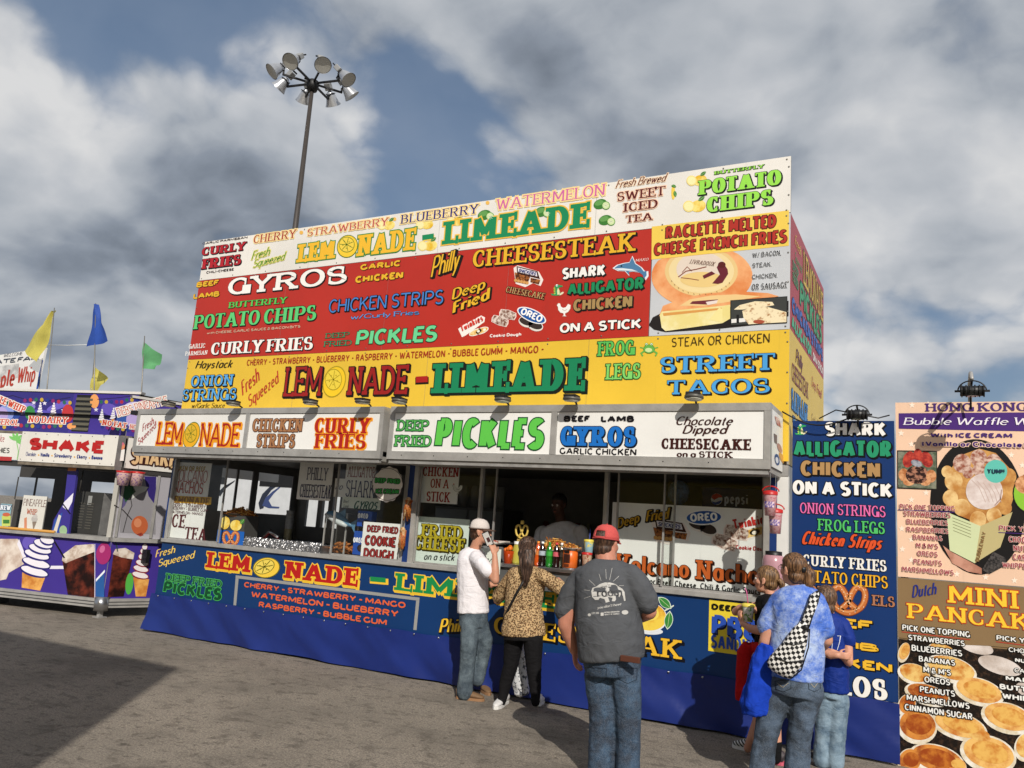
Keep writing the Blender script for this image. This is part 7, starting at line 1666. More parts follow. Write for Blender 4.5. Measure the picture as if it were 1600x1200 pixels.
def face_bits(root, M, s=1., brow=(50, 34, 24)):
    e = MB(); i_ = MB()
    for sx in (-1, 1):
        e.ball(M @ Vector((sx*.03, .081, .006)), .0125*s, mat('eye_white', (215, 210, 205), .3), 10, 8); i_.ball(M @ Vector((sx*.03, .0895, .006)), .006*s, mat('iris', (40, 28, 20), .2), 8, 6)
    e.build('eyes', root); i_.build('irises', root)
    b = MB()
    for sx in (-1, 1): b.tube([M @ Vector((sx*.014, .094, .026)), M @ Vector((sx*.032, .093, .032)), M @ Vector((sx*.05, .08, .027))], [.003*s, .004*s, .0025*s], mat('brow_hair', brow, .8), 6)
    b.build('eyebrows', root)
    b = MB(); b.tube([M @ Vector((x, .101-abs(x)*.35, -.064)) for x in (-.022, -.01, 0, .01, .022)], [.002, .004, .0045, .004, .002], mat('lips', (140, 74, 66), .5), 6); b.build('mouth', root)
def hand(mb, w, d, up, s=1., curl=.5, spread=.1, thumb=1):
    """w wrist, d direction to the knuckles, up back-of-hand normal, thumb side +1/-1"""
    d = Vector(d).normalized(); up = Vector(up); up = (up-d*up.dot(d)).normalized(); sd = d.cross(up)
    mb.tube([w-d*.02*s, w+d*.03*s, w+d*.07*s, w+d*.088*s], [(.016*s, .026*s), (.015*s, .036*s), (.014*s, .042*s), (.011*s, .04*s)], DARK, 12, hint=up)
    for k, (o, L) in enumerate(((-.03, .066), (-.01, .076), (.01, .072), (.029, .056))):
        k0 = w+d*.082*s+sd*o*s; a = 0; P = [k0-d*.02*s, k0]; dd = (d+sd*spread*o*20).normalized()
        for seg_ in (.45, .32, .27):
            a += curl*(.7+.25*k/3); v = dd*math.cos(a)-up*math.sin(a); P.append(P[-1]+v*L*seg_*s)
        mb.tube(P, [.0095*s, .0095*s, .0088*s, .008*s, .0065*s], DARK, 8)
        mb.ball(P[-1], .0066*s, DARK, 8, 6)
    t0 = w+d*.025*s-sd*thumb*.03*s; v = (d*.6-sd*thumb*.75-up*.35*curl).normalized(); v2 = (d*.85-sd*thumb*.3-up*.6*curl).normalized()
    mb.tube([t0-v*.01, t0+v*.03*s, t0+v*.03*s+v2*.03*s, t0+v*.03*s+v2*.052*s], [.012*s, .0115*s, .010*s, .0075*s], DARK, 8)
def skinmat(c):
    key = ('skin', c)
    if key in MATS: return MATS[key]
    M = mat('skin_%d' % c[0], c, .5, var=.09, vscale=9, bump=.0008, bscale=220, spec=.35); b = M.node_tree.nodes['Principled BSDF']
    b.inputs['Subsurface Weight'].default_value = .12; b.inputs['Subsurface Radius'].default_value = (.02, .008, .005); b.inputs['Subsurface Scale'].default_value = .4
    MATS[key] = M; return M
def cloth(name, c, col2=None, scale=14, bump=.0012, thr=None, rough=.85, var=.12):
    new = not any(k[0] == name for k in MATS); M = _cloth(name, c, col2, scale, bump, thr, rough, var)
    if new: creases(M, .005)
    return M
def creases(M, dist, base=None):
    N = NT(M.node_tree); t = M.node_tree; b = t.nodes['Principled BSDF']; P = N.n('TexCoord').outputs['Object']
    mp = N.n('Mapping'); t.links.new(P, mp.inputs[0]); mp.inputs[3].default_value = (6, 6, 9); mp.inputs[2].default_value = (.5, .35, 0)
    a = N.noise(mp.outputs[0], 1.1, 3, .5, 1.2); rd = N.math('SUBTRACT', 1, N.math('ABSOLUTE', N.math('SUBTRACT', N.math('MULTIPLY', a, 4), 2)), clamp=True)
    hgt = N.math('ADD', N.math('MULTIPLY', a, .6), N.math('MULTIPLY', N.math('POWER', rd, 2), .5))
    bn = N.n('Bump'); bn.inputs['Distance'].default_value = dist; t.links.new(hgt, bn.inputs['Height'])
    old = b.inputs['Normal'].links
    if old: t.links.new(old[0].from_socket, bn.inputs['Normal'])
    t.links.new(bn.outputs[0], b.inputs['Normal'])
def _cloth(name, c, col2, scale, bump, thr, rough, var): return mat(name, c, rough, var=var, vscale=scale, bump=bump, bscale=260, spec=.15, col2=col2, thr=thr)
def denim(name, c1, c2):
    key = ('denim', name)
    if key in MATS: return MATS[key]
    M = bpy.data.materials.new(name); M.use_nodes = True; N = NT(M.node_tree); t = M.node_tree; b = t.nodes['Principled BSDF']; P = N.n('TexCoord').outputs['Object']
    mp = N.n('Mapping'); t.links.new(P, mp.inputs[0]); mp.inputs[3].default_value = (9, 9, 9)
    a = N.noise(mp.outputs[0], 1.0, 5, .6); g = N.noise(P, 300, 2, .5); w_ = N.noise(P, 3.2, 3, .5)
    c = N.mix(N.smooth(a, .35, .68), lin(c1), lin(c2)); c = N.mix(N.smooth(w_, .45, .7, 0, .6), c, lin(c2)); c = N.mix(.22, c, N.mix(N.smooth(g, .4, .6), (.02, .025, .035), (.35, .38, .42)))
    t.links.new(c, b.inputs['Base Color']); b.inputs['Roughness'].default_value = .85; b.inputs['Specular IOR Level'].default_value = .15
    bn = N.n('Bump'); bn.inputs['Distance'].default_value = .003; t.links.new(a, bn.inputs['Height']); t.links.new(bn.outputs[0], b.inputs['Normal'])
    creases(M, .004); MATS[key] = M; return M
def hairmat(c1, c2):
    key = ('hair', c1)
    if key in MATS: return MATS[key]
    M = bpy.data.materials.new('hair'); M.use_nodes = True; N = NT(M.node_tree); t = M.node_tree; b = t.nodes['Principled BSDF']; P = N.n('TexCoord').outputs['Object']
    mp = N.n('Mapping'); t.links.new(P, mp.inputs[0]); mp.inputs[3].default_value = (60, 60, 7)
    a = N.noise(mp.outputs[0], 1.4, 4, .6); t.links.new(N.mix(N.smooth(a, .38, .66), lin(c1), lin(c2)), b.inputs['Base Color']); b.inputs['Roughness'].default_value = .42; b.inputs['Specular IOR Level'].default_value = .4
    bn = N.n('Bump'); bn.inputs['Distance'].default_value = .008; t.links.new(a, bn.inputs['Height']); t.links.new(bn.outputs[0], b.inputs['Normal'])
    MATS[key] = M; return M
def hair_cap(root, M, s, m, low=-.04, front=.02, grow=.010, seed=0, name='hair', extra=None, voxel=.007):
    """hair shell over the skull: a grown skull cut away at the face"""
    mb = MB(); R = M.to_3x3().to_4x4()
    mb.ball(M @ Vector((0, -.016, .033)), (.076+grow, .097+grow, .088+grow), DARK, 24, 16, R); mb.ball(M @ Vector((0, -.045, low+.02)), (.066+grow*.6, .055+grow, .06), DARK, 20, 12, R)
    if extra: extra(mb, M)
    me = remesh(mb, voxel*s, 3, name); Mi = M.inverted()
    bm = bmesh.new(); bm.from_mesh(me); kill = []
    for f in bm.faces:
        p = Mi @ f.calc_center_median()
        if p.y > front and p.z < .052+.25*(p.y-front) and abs(p.x) < .2: kill.append(f)
        elif p.z < low and p.y > -.02 and abs(p.x) < .2 and not extra: kill.append(f)
    bmesh.ops.delete(bm, geom=kill, context='FACES'); bm.to_mesh(me); bm.free()
    displace(me, lambda c, n: .004*noise.noise(Vector(((Mi @ c).x*70, (Mi @ c).y*30, (Mi @ c).z*14+seed))))
    return part(name, me, root, m)
def strands(root, paths, m, name='hair_strands', r=.0022, n=60, spread=.02, seed=0):
    mb = MB(); rnd = random.Random(seed)
    for i in range(n):
        base = rnd.choice(paths); o = Vector((rnd.gauss(0, 1), rnd.gauss(0, 1), rnd.gauss(0, .3)))*spread; ph = rnd.uniform(0, 6); am = rnd.uniform(.2, 1)
        P = []
        for k, p in enumerate(base):
            t = k/(len(base)-1); P.append(Vector(p)+o*(.5+t*.7)*(1-.45*t*t)+Vector((math.sin(ph+t*7)*.008*am, math.cos(ph+t*6)*.008*am, 0)))
        mb.tube(P, [r, r, r*.9, r*.7, r*.3][:len(P)] if len(P) <= 5 else [r*(1-.7*k/len(P)) for k in range(len(P))], m, 4, cap=False)
    o = mb.build(name, root); o['kind'] = 'stuff'; return o
def shoe(root, heel, toe, m, sole, w=.048, hgt=.085, name='shoe', ankle=None):
    heel, toe = Vector(heel), Vector(toe); heel.z = toe.z = 0; d = (toe-heel); L = d.length; d.normalize(); up = Vector((0, 0, 1)); sd = d.cross(up)
    mb = MB(); pr = [(0, .036, .05), (.12, .04, .062), (.35, w*.9, .052), (.6, w*1.05, .04), (.82, w*1.0, .03), (.95, w*.7, .022), (1, w*.3, .014)]
    mb.tube([heel+d*(L*t)+up*(.018+h_*.75) for t, w_, h_ in pr], [(w_, h_*.8) for t, w_, h_ in pr], DARK, 14, hint=sd)
    mb.tube([heel+d*.05+up*.05, heel+d*.05+up*(hgt+.02)], [(.036, .05), (.034, .046)], DARK, 12, hint=sd)
    part(name, remesh(mb, .007, 3, name), root, m)
    mb = MB(); out = [(0, .5), (.06, .85), (.3, .85), (.55, 1.02), (.8, 1.0), (.95, .7), (1.02, .2)]
    pts = [heel+d*(L*t)+sd*w*k for t, k in out]+[heel+d*(L*t)-sd*w*k for t, k in reversed(out)]; n = len(pts)
    vs = [p+up*.001 for p in pts]+[p+up*.026 for p in pts]; mb.add(vs, [tuple(range(n-1, -1, -1)), tuple(range(n, 2*n))]+[(i, (i+1) % n, (i+1) % n+n, i+n) for i in range(n)], sole); mb.build('sole', root)
def cap_hat(root, M, s, crown, bill, name='cap', bill_dir=1, strap=False, net=None):
    mb = MB(); R = M.to_3x3().to_4x4(); g = []
    prof = [(.0, .135), (.035, .132), (.065, .115), (.085, .085), (.094, .05), (.095, .028)]
    vs = []; seg = 28
    for r, z in prof:
        for k in range(seg):
            a = 2*PI*k/seg; vs.append(M @ Vector((r*math.sin(a)*.94, -.012+r*math.cos(a)*1.14, z)))
    fs = []
    for i in range(len(prof)-1):
        for k in range(seg):
            ang = 2*PI*(k+.5)/seg; back = abs(((ang-PI*(1 if bill_dir > 0 else 0)+PI) % (2*PI))-PI)
            if strap and i >= 3 and back < .42: continue
            fs.append((i*seg+k, i*seg+(k+1) % seg, (i+1)*seg+(k+1) % seg, (i+1)*seg+k))
    mb.add(vs, fs, crown, True); o = mb.build(name, root)
    sol = o.modifiers.new('thick', 'SOLIDIFY'); sol.thickness = .004
    mb = MB(); n = 12; top = []; 
    for i in range(n+1):
        a = -1.15+2.3*i/n; top.append(Vector((.09*math.sin(a), bill_dir*(.09*math.cos(a)*1.15)-.012, .034)))
    outer = [Vector((p.x*1.05, p.y+bill_dir*.075*math.cos((-1.15+2.3*i/n)*1.25), .022-.25*abs(p.x)*abs(p.x)*8)) for i, p in enumerate(top)]
    vs = [M @ p for p in top+outer]; mb.add(vs, [(i, i+1, n+2+i, n+1+i) for i in range(n)], bill, True); b_ = mb.build('bill', o); so = b_.modifiers.new('thick', 'SOLIDIFY'); so.thickness = .005
    mb = MB(); mb.tube([M @ Vector((.096*math.sin(a)*.94, -.012+.096*math.cos(a)*1.14, .03)) for a in [2*PI*k/40 for k in range(41)] if not (strap and abs(((a-PI*(1 if bill_dir > 0 else 0)+PI) % (2*PI))-PI) < .42)], .005, bill if not net else net, 6)
    mb.ball(M @ Vector((0, -.012, .136)), .007, bill, 8, 6); mb.build('cap_band', o)
    if strap:
        mb = MB(); c0 = PI*(1 if bill_dir > 0 else 0); pts = [M @ Vector((.097*math.sin(a)*.94, -.012+.097*math.cos(a)*1.14, .036)) for a in [c0-.5+1.0*k/10 for k in range(11)]]
        mb.tube(pts, [(.009, .002)]*11, bill, 6, hint=M.to_3x3() @ Vector((0, 0, 1))); mb.build('back_strap', o)
    return o
def seam_line(root, pts, r, m, name='seam'): mb = MB(); mb.tube(pts, r, m, 5); return mb.build(name, root)
def bvh(o):
    me = o.data; M = wmat(o); return BVHTree.FromPolygons([M @ v.co for v in me.vertices], [tuple(p.vertices) for p in me.polygons])
def decal(mb, target, k=.003):
    """lay flat polygons onto a curved cloth seen from the camera side"""
    T = bvh(target); 
    for i, v in enumerate(mb.v):
        v = Vector(v); d = (v-CAM).normalized(); h_, n, _, _ = T.ray_cast(CAM+d*1.0, d, 30)
        if h_ is not None: mb.v[i] = tuple(h_-d*k)
def fold_subdiv(mb, L=.02):
    """split long quads so that a decal can follow folds"""
    v2, f2, m2, s2 = list(mb.v), [], [], []
    for f, mi, sm in zip(mb.f, mb.mi, mb.sm):
        if len(f) != 4: f2.append(f); m2.append(mi); s2.append(sm); continue
        P = [Vector(mb.v[i]) for i in f]; a = max(1, int(max((P[1]-P[0]).length, (P[2]-P[3]).length)/L)); b = max(1, int(max((P[3]-P[0]).length, (P[2]-P[1]).length)/L))
        base = len(v2)
        for j in range(b+1):
            for i in range(a+1):
                u, w_ = i/a, j/b; v2.append(tuple((P[0]*(1-u)+P[1]*u)*(1-w_)+(P[3]*(1-u)+P[2]*u)*w_))
        for j in range(b):
            for i in range(a): f2.append((base+j*(a+1)+i, base+j*(a+1)+i+1, base+(j+1)*(a+1)+i+1, base+(j+1)*(a+1)+i)); m2.append(mi); s2.append(sm)
    mb.v, mb.f, mb.mi, mb.sm = v2, f2, m2, s2

SK = skinmat((196, 142, 116)); SK2 = skinmat((206, 150, 124)); SKD = skinmat((70, 44, 32))
# ---- man on the phone
Y = 7.30; f0 = atz(733, 1095); root = thing('person', (f0.x, f0.y, 0), 'man in a white t-shirt and mesh cap talking on a phone, leaning by the counter', 'person')
skin = MB(); hc = J(750.5, 831, Y+.05); Mh = head(skin, hc, math.radians(-68), 1.0)
limb(skin, [J(739, 868, Y+.05), J(743, 856, Y+.05), hc+Vector((0, -.01, -.05))], [.07, .058, .055])
rings(skin, [(738, 866, 14, .08), (738, 900, 18, .11), (738, 955, 17, .1)], Y+.05)
sh = J(751, 874, Y-.10); el_ = J(774, 907, Y-.12); wr = J(773, 866, Y-.1); limb(skin, [sh, (sh+el_)/2, el_], [.036, .046, .04]); limb(skin, [el_, el_*.6+wr*.4, wr], [.04, .041, .027])
hd = (J(768, 846, Y-.08)-wr).normalized(); hand(skin, wr, hd, Vector((.75, -.6, .1)), 1., .75, .1, -1)
sl_ = J(735, 874, Y+.26); limb(skin, [sl_, J(750, 905, Y+.34), J(768, 915, Y+.3)], [.05, .043, .03]); hand(skin, J(768, 915, Y+.3), Vector((.9, .3, .1)), Vector((0, 0, 1)), 1, .5)
part('body', remesh(skin, .008, 3, 'body'), root, SK); face_bits(root, Mh)
hair_cap(root, Mh, 1, hairmat('#2a1a12', '#5a3a26'), low=-.055, front=-.005, grow=.007)
cap_hat(root, Mh, 1, mat('cap_mesh', (206, 196, 190), .8, var=.15, vscale=160, bump=.002, bscale=160), mat('cap_brown', (84, 62, 50), .8), 'cap', 1, True)
sh_ = MB(); rings(sh_, [(739, 856, 11, .075), (738, 863, 20, .10), (738, 876, 23.5, .13), (738, 900, 24.5, .145), (739, 928, 24.5, .14), (739, 950, 25, .145), (739, 958, 25.5, .15)], Y+.05)
limb(sh_, [J(744, 872, Y-.02), J(753, 881, Y-.10), J(762, 893, Y-.12)], [.078, .074, .070]); limb(sh_, [J(735, 870, Y+.2), J(740, 888, Y+.28)], [.08, .075])
me = remesh(sh_, .01, 5, 'shirt'); displace(me, wrinkles(.007, 9, 9, 5, 1)); part('shirt', me, root, cloth('white_cotton', (226, 222, 226), var=.03))
tr_ = MB(); rings(tr_, [(740, 948, 22, .13), (740, 965, 23, .135), (739, 978, 22, .13)], Y+.05)
limb(tr_, [J(735, 972, Y), J(733, 1005, Y-.02), J(730, 1040, Y), J(726, 1082, Y)], [.098, .09, .078, .082]); limb(tr_, [J(748, 972, Y+.08), J(758, 1000, Y+.12), J(754, 1030, Y+.14), J(746, 1062, Y+.12)], [.095, .083, .07, .068])
me = remesh(tr_, .01, 4, 'jeans'); displace(me, wrinkles(.006, 7, 7, 9, 3)); part('jeans', me, root, denim('grey_denim', '#2b3b46', '#5f6e76'))
tan = mat('tan_leather', (120, 92, 64), .7, var=.15); tsole = mat('tan_sole', (150, 112, 78), .7)
shoe(root, atz(713, 1091), atz(756, 1096), tan, tsole); a_ = atz(741, 1068); shoe(root, a_+Vector((0, -.0, 0)), atz(764, 1087), tan, tsole)
ph = thing('phone', tuple(J(761, 842, Y-.1)), 'black phone with a white back held to the ear of the capped man', 'phone'); c = J(762, 842, Y-.1)
M = Matrix.Translation(c) @ Matrix.Rotation(math.radians(25), 4, 'Z') @ Matrix.Rotation(math.radians(-28), 4, 'Y')
b = MB(); b.box((-.037, -.006, -.075), (.037, .006, .075), mat('phone_black', (16, 16, 18), .25), M, bev=.004); b.build('case', ph)
b = MB(); b.box((-.03, -.0085, -.066), (.03, -.0062, .066), mat('phone_back', (186, 184, 180), .3), M); b.build('back_cover', ph); b = MB(); b.box((-.012, -.0098, -.035), (.02, -.0088, .012), mat('phone_pattern', (60, 20, 24), .4), M); b.build('back_print', ph)

# ---- woman in leopard print
Y = 7.30; root = thing('person', tuple(atz(810, 1104)), 'woman in a leopard print top and black leggings with a long dark ponytail', 'person')
skin = MB(); hc = J(825, 858, Y+.06); Mh = head(skin, hc, math.radians(-12), .96, pitch=math.radians(-8))
limb(skin, [J(824, 890, Y), J(824, 880, Y+.02), hc+Vector((0, -.01, -.05))], [.06, .05, .05]); rings(skin, [(824, 893, 17, .07), (820, 940, 20, .09), (818, 990, 20, .09)], Y)
wr = J(872, 906, Y+.24); el_ = J(883, 921, Y+.06); limb(skin, [J(853, 900, Y), J(870, 912, Y+.02), el_], [.03, .045, .042]); limb(skin, [el_, (el_+wr)/2, wr], [.042, .038, .027]); hand(skin, wr, Vector((-.5, .8, .1)), Vector((0, 0, 1)), .92, .35)
wl = J(798, 925, Y+.34); el2 = J(777, 938, Y+.08); limb(skin, [J(796, 903, Y), J(784, 920, Y+.02), el2], [.03, .044, .04]); limb(skin, [el2, (el2+wl)/2, wl], [.04, .036, .026]); hand(skin, wl, Vector((.6, .5, -.5)), Vector((-.2, .2, .9)), .92, .9)
part('body', remesh(skin, .008, 3, 'body'), root, SK2); face_bits(root, Mh, .96)
hm = hairmat('#1c120e', '#6b5142'); hair_cap(root, Mh, .96, hm, low=-.075, front=.02, grow=.012)
ps = [[J(824, 850, Y-.05), J(824, 862, Y-.13), J(823, 880, Y-.15), J(822, 898, Y-.15), J(821, 916, Y-.14)], [J(826, 850, Y-.04), J(829, 864, Y-.11), J(827, 882, Y-.14), J(824, 898, Y-.15), J(823, 910, Y-.15)], [J(820, 852, Y-.03), J(817, 866, Y-.11), J(819, 884, Y-.14), J(821, 898, Y-.15), J(821, 908, Y-.15)]]
pm = MB()
for q in ps: pm.tube(q, [.035, .048, .046, .034, .012], DARK, 12)
me = remesh(pm, .009, 2, 'ponytail'); displace(me, lambda c, n: .007*noise.noise(Vector((c.x*55, c.y*55, c.z*9)))); part('ponytail', me, root, hm); strands(root, ps, hm, n=170, spread=.022, seed=2)
leo = bpy.data.materials.new('leopard_cloth'); leo.use_nodes = True; N = NT(leo.node_tree); t_ = leo.node_tree; P = N.n('TexCoord').outputs['Object']
w1 = N.n('TexNoise'); t_.links.new(P, w1.inputs[0]); w1.inputs['Scale'].default_value = 30; Pd = N.vmath('ADD', P, N.vmath('SCALE', N.vmath('SUBTRACT', w1.outputs['Color'], (.5, .5, .5)), .022))
v_ = N.n('TexVoronoi'); v_.inputs['Scale'].default_value = 72; t_.links.new(Pd, v_.inputs['Vector']); dd = v_.outputs['Distance']
ring = N.math('MULTIPLY', N.smooth(dd, .30, .36), N.smooth(dd, .56, .50)); brk = N.smooth(N.noise(P, 75, 2), .40, .46); ring = N.math('MULTIPLY', ring, brk)
cc = N.mix(N.smooth(dd, .33, .28), lin('#bd9f76'), lin('#70492c')); cc = N.mix(ring, cc, lin('#17100e')); bs = t_.nodes['Principled BSDF']; t_.links.new(cc, bs.inputs['Base Color']); bs.inputs['Roughness'].default_value = .85; bs.inputs['Specular IOR Level'].default_value = .15; creases(leo, .005)
tp = MB(); rings(tp, [(824, 884, 12, .07), (824, 890, 27, .09), (823, 903, 31, .115), (820, 925, 30, .125), (818, 948, 29, .12), (818, 968, 32, .135), (818, 985, 35, .15), (818, 994, 34, .15)], Y)
limb(tp, [J(845, 899, Y), J(862, 910, Y+.02), J(876, 919, Y+.03)], [.07, .068, .068]); limb(tp, [J(802, 899, Y), J(789, 916, Y+.02), J(779, 932, Y+.05)], [.07, .068, .07])
me = remesh(tp, .01, 4, 'top'); displace(me, wrinkles(.008, 8, 8, 12, 7)); part('top', me, root, leo)
lg = MB(); rings(lg, [(818, 985, 31, .14), (818, 1000, 31, .14)], Y); limb(lg, [J(803, 1000, Y), J(798, 1040, Y), J(790, 1068, Y), J(784, 1096, Y-.02)], [.1, .075, .062, .042]); limb(lg, [J(833, 1000, Y), J(834, 1042, Y), J(836, 1070, Y), J(837, 1097, Y)], [.1, .075, .062, .042])
me = remesh(lg, .009, 4, 'leggings'); displace(me, wrinkles(.004, 10, 10, 16, 2)); part('leggings', me, root, cloth('black_knit', (22, 21, 23)))
wsh = mat('white_leather', (214, 212, 210), .5, var=.05); a_ = atz(791, 1098); shoe(root, a_, atz(773, 1109)+Vector((0, .0, 0)), wsh, WHITE, w=.042); a_ = atz(841, 1103); shoe(root, a_+Vector((.0, -.02, 0)), a_+Vector((-.06, .2, 0)), wsh, WHITE, w=.042)
mb = MB(); T = [J(821, 902, Y-.16), J(808, 925, Y-.165), J(795, 950, Y-.16), J(787, 968, Y-.1)]; mb.tube(T, [(.012, .003)]*4, BLACK, 6, hint=Vector((1, 0, .6))); 
o = mb.build('crossbody_strap', root)
bag = thing('shopping_bag', tuple(J(814, 1086, Y+.22)), 'clear plastic bag of patterned cloth hanging between the legs of the leopard print woman', 'bag')
b = MB(); c = [J(815, 1000, Y+.25), J(814, 1020, Y+.25), J(814, 1045, Y+.25), J(814, 1068, Y+.25), J(815, 1084, Y+.25), J(816, 1088, Y+.25)]; b.tube(c, [.012, .035, .065, .088, .075, .03], DARK, 18)
me = remesh(b, .008, 3, 'bag_body'); displace(me, wrinkles(.01, 14, 14, 8, 4)); part('bag_body', me, bag, mat('bagged_cloth', (205, 206, 208), .25, var=0, vscale=32, col2=(58, 62, 72), thr=(.52, .58), spec=.6))
b = MB(); b.tube([c[0], J(812, 975, Y+.28), J(803, 940, Y+.32)], .008, mat('bag_film', (200, 204, 206), .2), 6); b.build('bag_neck', bag)

# ---- big man in the grey t-shirt
Y = 5.72; root = thing('person', tuple(atz(958, 1218)), 'heavy set man in a grey printed t-shirt, jeans and a salmon cap seen from behind', 'person')
skin = MB(); hc = J(947.5, 850, Y+.03); Mh = head(skin, hc, math.radians(-6), 1.06, 1.15, pitch=math.radians(-4))
limb(skin, [J(947, 890, Y), J(947, 876, Y), hc+Vector((0, -.02, -.05))], [.09, .078, .078]); rings(skin, [(948, 885, 22, .1), (950, 940, 40, .17), (954, 1020, 42, .18)], Y)
sl_, el_, wr = J(905, 905, Y), J(884, 975, Y-.02), J(897, 1016, Y+.06); limb(skin, [sl_, (sl_+el_)/2, el_], [.05, .07, .062]); limb(skin, [el_, el_*.6+wr*.4, wr], [.062, .056, .036]); hand(skin, wr, Vector((.15, .1, -1)), Vector((-1, -.1, 0)), 1.05, .5, .08, -1)
sr_, er_, wr = J(993, 903, Y), J(1014, 955, Y+.06), J(992, 968, Y+.34); limb(skin, [sr_, (sr_+er_)/2, er_], [.045, .066, .06]); limb(skin, [er_, (er_+wr)/2, wr], [.06, .052, .036]); hand(skin, wr, Vector((-.7, .5, .2)), Vector((0, .2, 1)), 1.05, .6)
part('body', remesh(skin, .009, 3, 'body'), root, skinmat((190, 130, 108))); face_bits(root, Mh, 1.06); hair_cap(root, Mh, 1.06, hairmat('#2c1d16', '#5c4232'), low=-.06, front=-.01, grow=.004)
cap_hat(root, Mh, 1.06, mat('salmon_cap', (196, 78, 74), .8, var=.12, vscale=120, bump=.002, bscale=140), mat('salmon_bill', (176, 66, 64), .8), 'cap', 1, True)
ts = MB(); rings(ts, [(947, 874, 20, .095), (947, 880, 33, .12), (948, 890, 47, .15), (949, 906, 50, .18), (950, 935, 51, .20), (951, 970, 52.5, .225), (954, 1003, 53, .235), (955, 1026, 52, .225), (955.5, 1031, 51, .22)], Y, seg=28)
limb(ts, [J(913, 904, Y), J(895, 928, Y), J(885, 954, Y)], [.10, .10, .098]); limb(ts, [J(986, 902, Y), J(1001, 920, Y+.01), J(1011, 941, Y+.03)], [.10, .095, .09])
me = remesh(ts, .011, 6, 'shirt'); displace(me, wrinkles(.009, 6, 6, 7, 5)); gshirt = part('shirt', me, root, cloth('charcoal_cotton', (82, 84, 88), var=.06))
# printed emblem on the back: a bison with sun rays and wording
YP = Plane(0, Y-.35); dm = MB(); pr_ = Print(YP, root)
def dpoly(pts, c, k=0): pr_.poly(pts, c, k, dm)
Z = lambda x, y: (850+x/3, 800+y/3)
ink = '#bdbbb7'
bison = [(222, 372), (228, 355), (245, 350), (262, 338), (285, 330), (310, 330), (335, 338), (352, 350), (368, 360), (378, 375), (383, 415), (376, 418), (370, 392), (360, 388), (352, 400), (348, 388), (335, 386), (338, 410), (332, 418), (318, 418), (322, 402), (300, 398), (308, 420), (290, 425), (284, 408), (262, 402), (255, 412), (240, 412), (226, 398)]
from mathutils.geometry import tessellate_polygon
bp = [Vector((x, y, 0)) for x, y in bison]
for tri in tessellate_polygon([bp]):
    P3 = [bp[i] for i in tri]; mids = [(P3[0]+P3[1])/2, (P3[1]+P3[2])/2, (P3[2]+P3[0])/2]
    for T3 in ((P3[0], mids[0], mids[2]), (mids[0], P3[1], mids[1]), (mids[2], mids[1], P3[2]), tuple(mids)): dpoly([Z(p.x, p.y) for p in T3], ink, 0)
for a_, b_ in (((258, 290), (268, 322)), ((290, 268), (292, 315)), ((320, 262), (308, 318)), ((212, 318), (240, 345)), ((188, 365), (215, 368)), ((188, 405), (218, 395)), ((352, 300), (325, 325)), ((375, 345), (352, 345))): pr_.line([Z(*a_), Z(*((a_[0]+b_[0])/2, (a_[1]+b_[1])/2)), Z(*b_)], .5, ink, 0, dm)
class _DP(Print):
    pass
def dtext(s_, a_, b_, hh, st_, c, k=0, bold=None):
    A_, B_ = Vector(YP.uz(Z(*a_))), Vector(YP.uz(Z(*b_))); U = (B_-A_).normalized(); V = Vector((-U.y, U.x)); pr_._emit(dm, text_polys(s_, (B_-A_).length, hh, st_, 0, bold), (A_, U, V), vinyl(c), .001+k, cyc=1)
fold_subdiv(dm, .015); decal(dm, gshirt, .002); o = dm.build('bison_print', gshirt)
dm = MB(); dtext('roam', (250, 398), (368, 392), .058, 'slab', '#3a3b3e', bold=.75); dtext("don't", (262, 362), (312, 350), .02, 'script', '#6a6a6c'); fold_subdiv(dm, .015); decal(dm, gshirt, .0045); dm.build('lettering', gshirt)
dm = MB(); dtext('you don\'t have', (250, 455), (366, 436), .018, 'script', ink); dtext('CITY ZOO', (224, 480), (258, 478), .014, 'bold', ink); 
for q in (230, 300): pass
dtext('NATIONAL CONSERVATION', (284, 474), (354, 470), .009, 'bold', ink); dtext('SOCIETY OF AMERICA', (284, 484), (354, 480), .009, 'bold', ink); pr_.poly([Z(266, 472), Z(280, 471), Z(280, 486), Z(266, 487)], ink, 0, dm); pr_.ell(Z(380, 470), 5.3, 3.6, ink, 0, dm, n=10); pr_.ell(Z(213, 482), 2.6, 2.4, ink, 0, dm, n=8)
fold_subdiv(dm, .015); decal(dm, gshirt, .002); dm.build('small_lettering', gshirt)
jn = MB(); rings(jn, [(956, 1018, 47, .19), (957, 1040, 45, .185), (958, 1055, 43, .17)], Y)
limb(jn, [J(938, 1052, Y), J(942, 1100, Y), J(941, 1150, Y+.02), J(938, 1208, Y+.02)], [.122, .106, .094, .09]); limb(jn, [J(977, 1052, Y), J(981, 1100, Y), J(982, 1150, Y+.03), J(981, 1208, Y+.04)], [.116, .098, .088, .086])
me = remesh(jn, .011, 4, 'jeans'); displace(me, wrinkles(.007, 6, 6, 9, 11)); jo = part('jeans', me, root, denim('blue_denim', '#132236', '#33506c'))
dm = MB()
for x0, x1 in ((915, 948), (965, 996)):
    pts = [(x0, 1043), (x1, 1044), (x1-1, 1062), ((x0+x1)/2, 1068), (x0+2, 1061), (x0, 1043)]; YJ = Plane(0, Y-.3); prj = Print(YJ, root); prj.line(pts, .8, '#16202c', 0, dm)
fold_subdiv(dm, .02); decal(dm, jo, .003); dm.build('pocket_stitching', jo)
b = MB(); q = J(985, 1030, Y-.19); b.box((q.x-.07, q.y-.015, q.z-.02), (q.x+.07, q.y+.01, q.z+.02), mat('brown_leather', (84, 44, 28), .6), bev=.004); b.build('wallet_flap', jo)
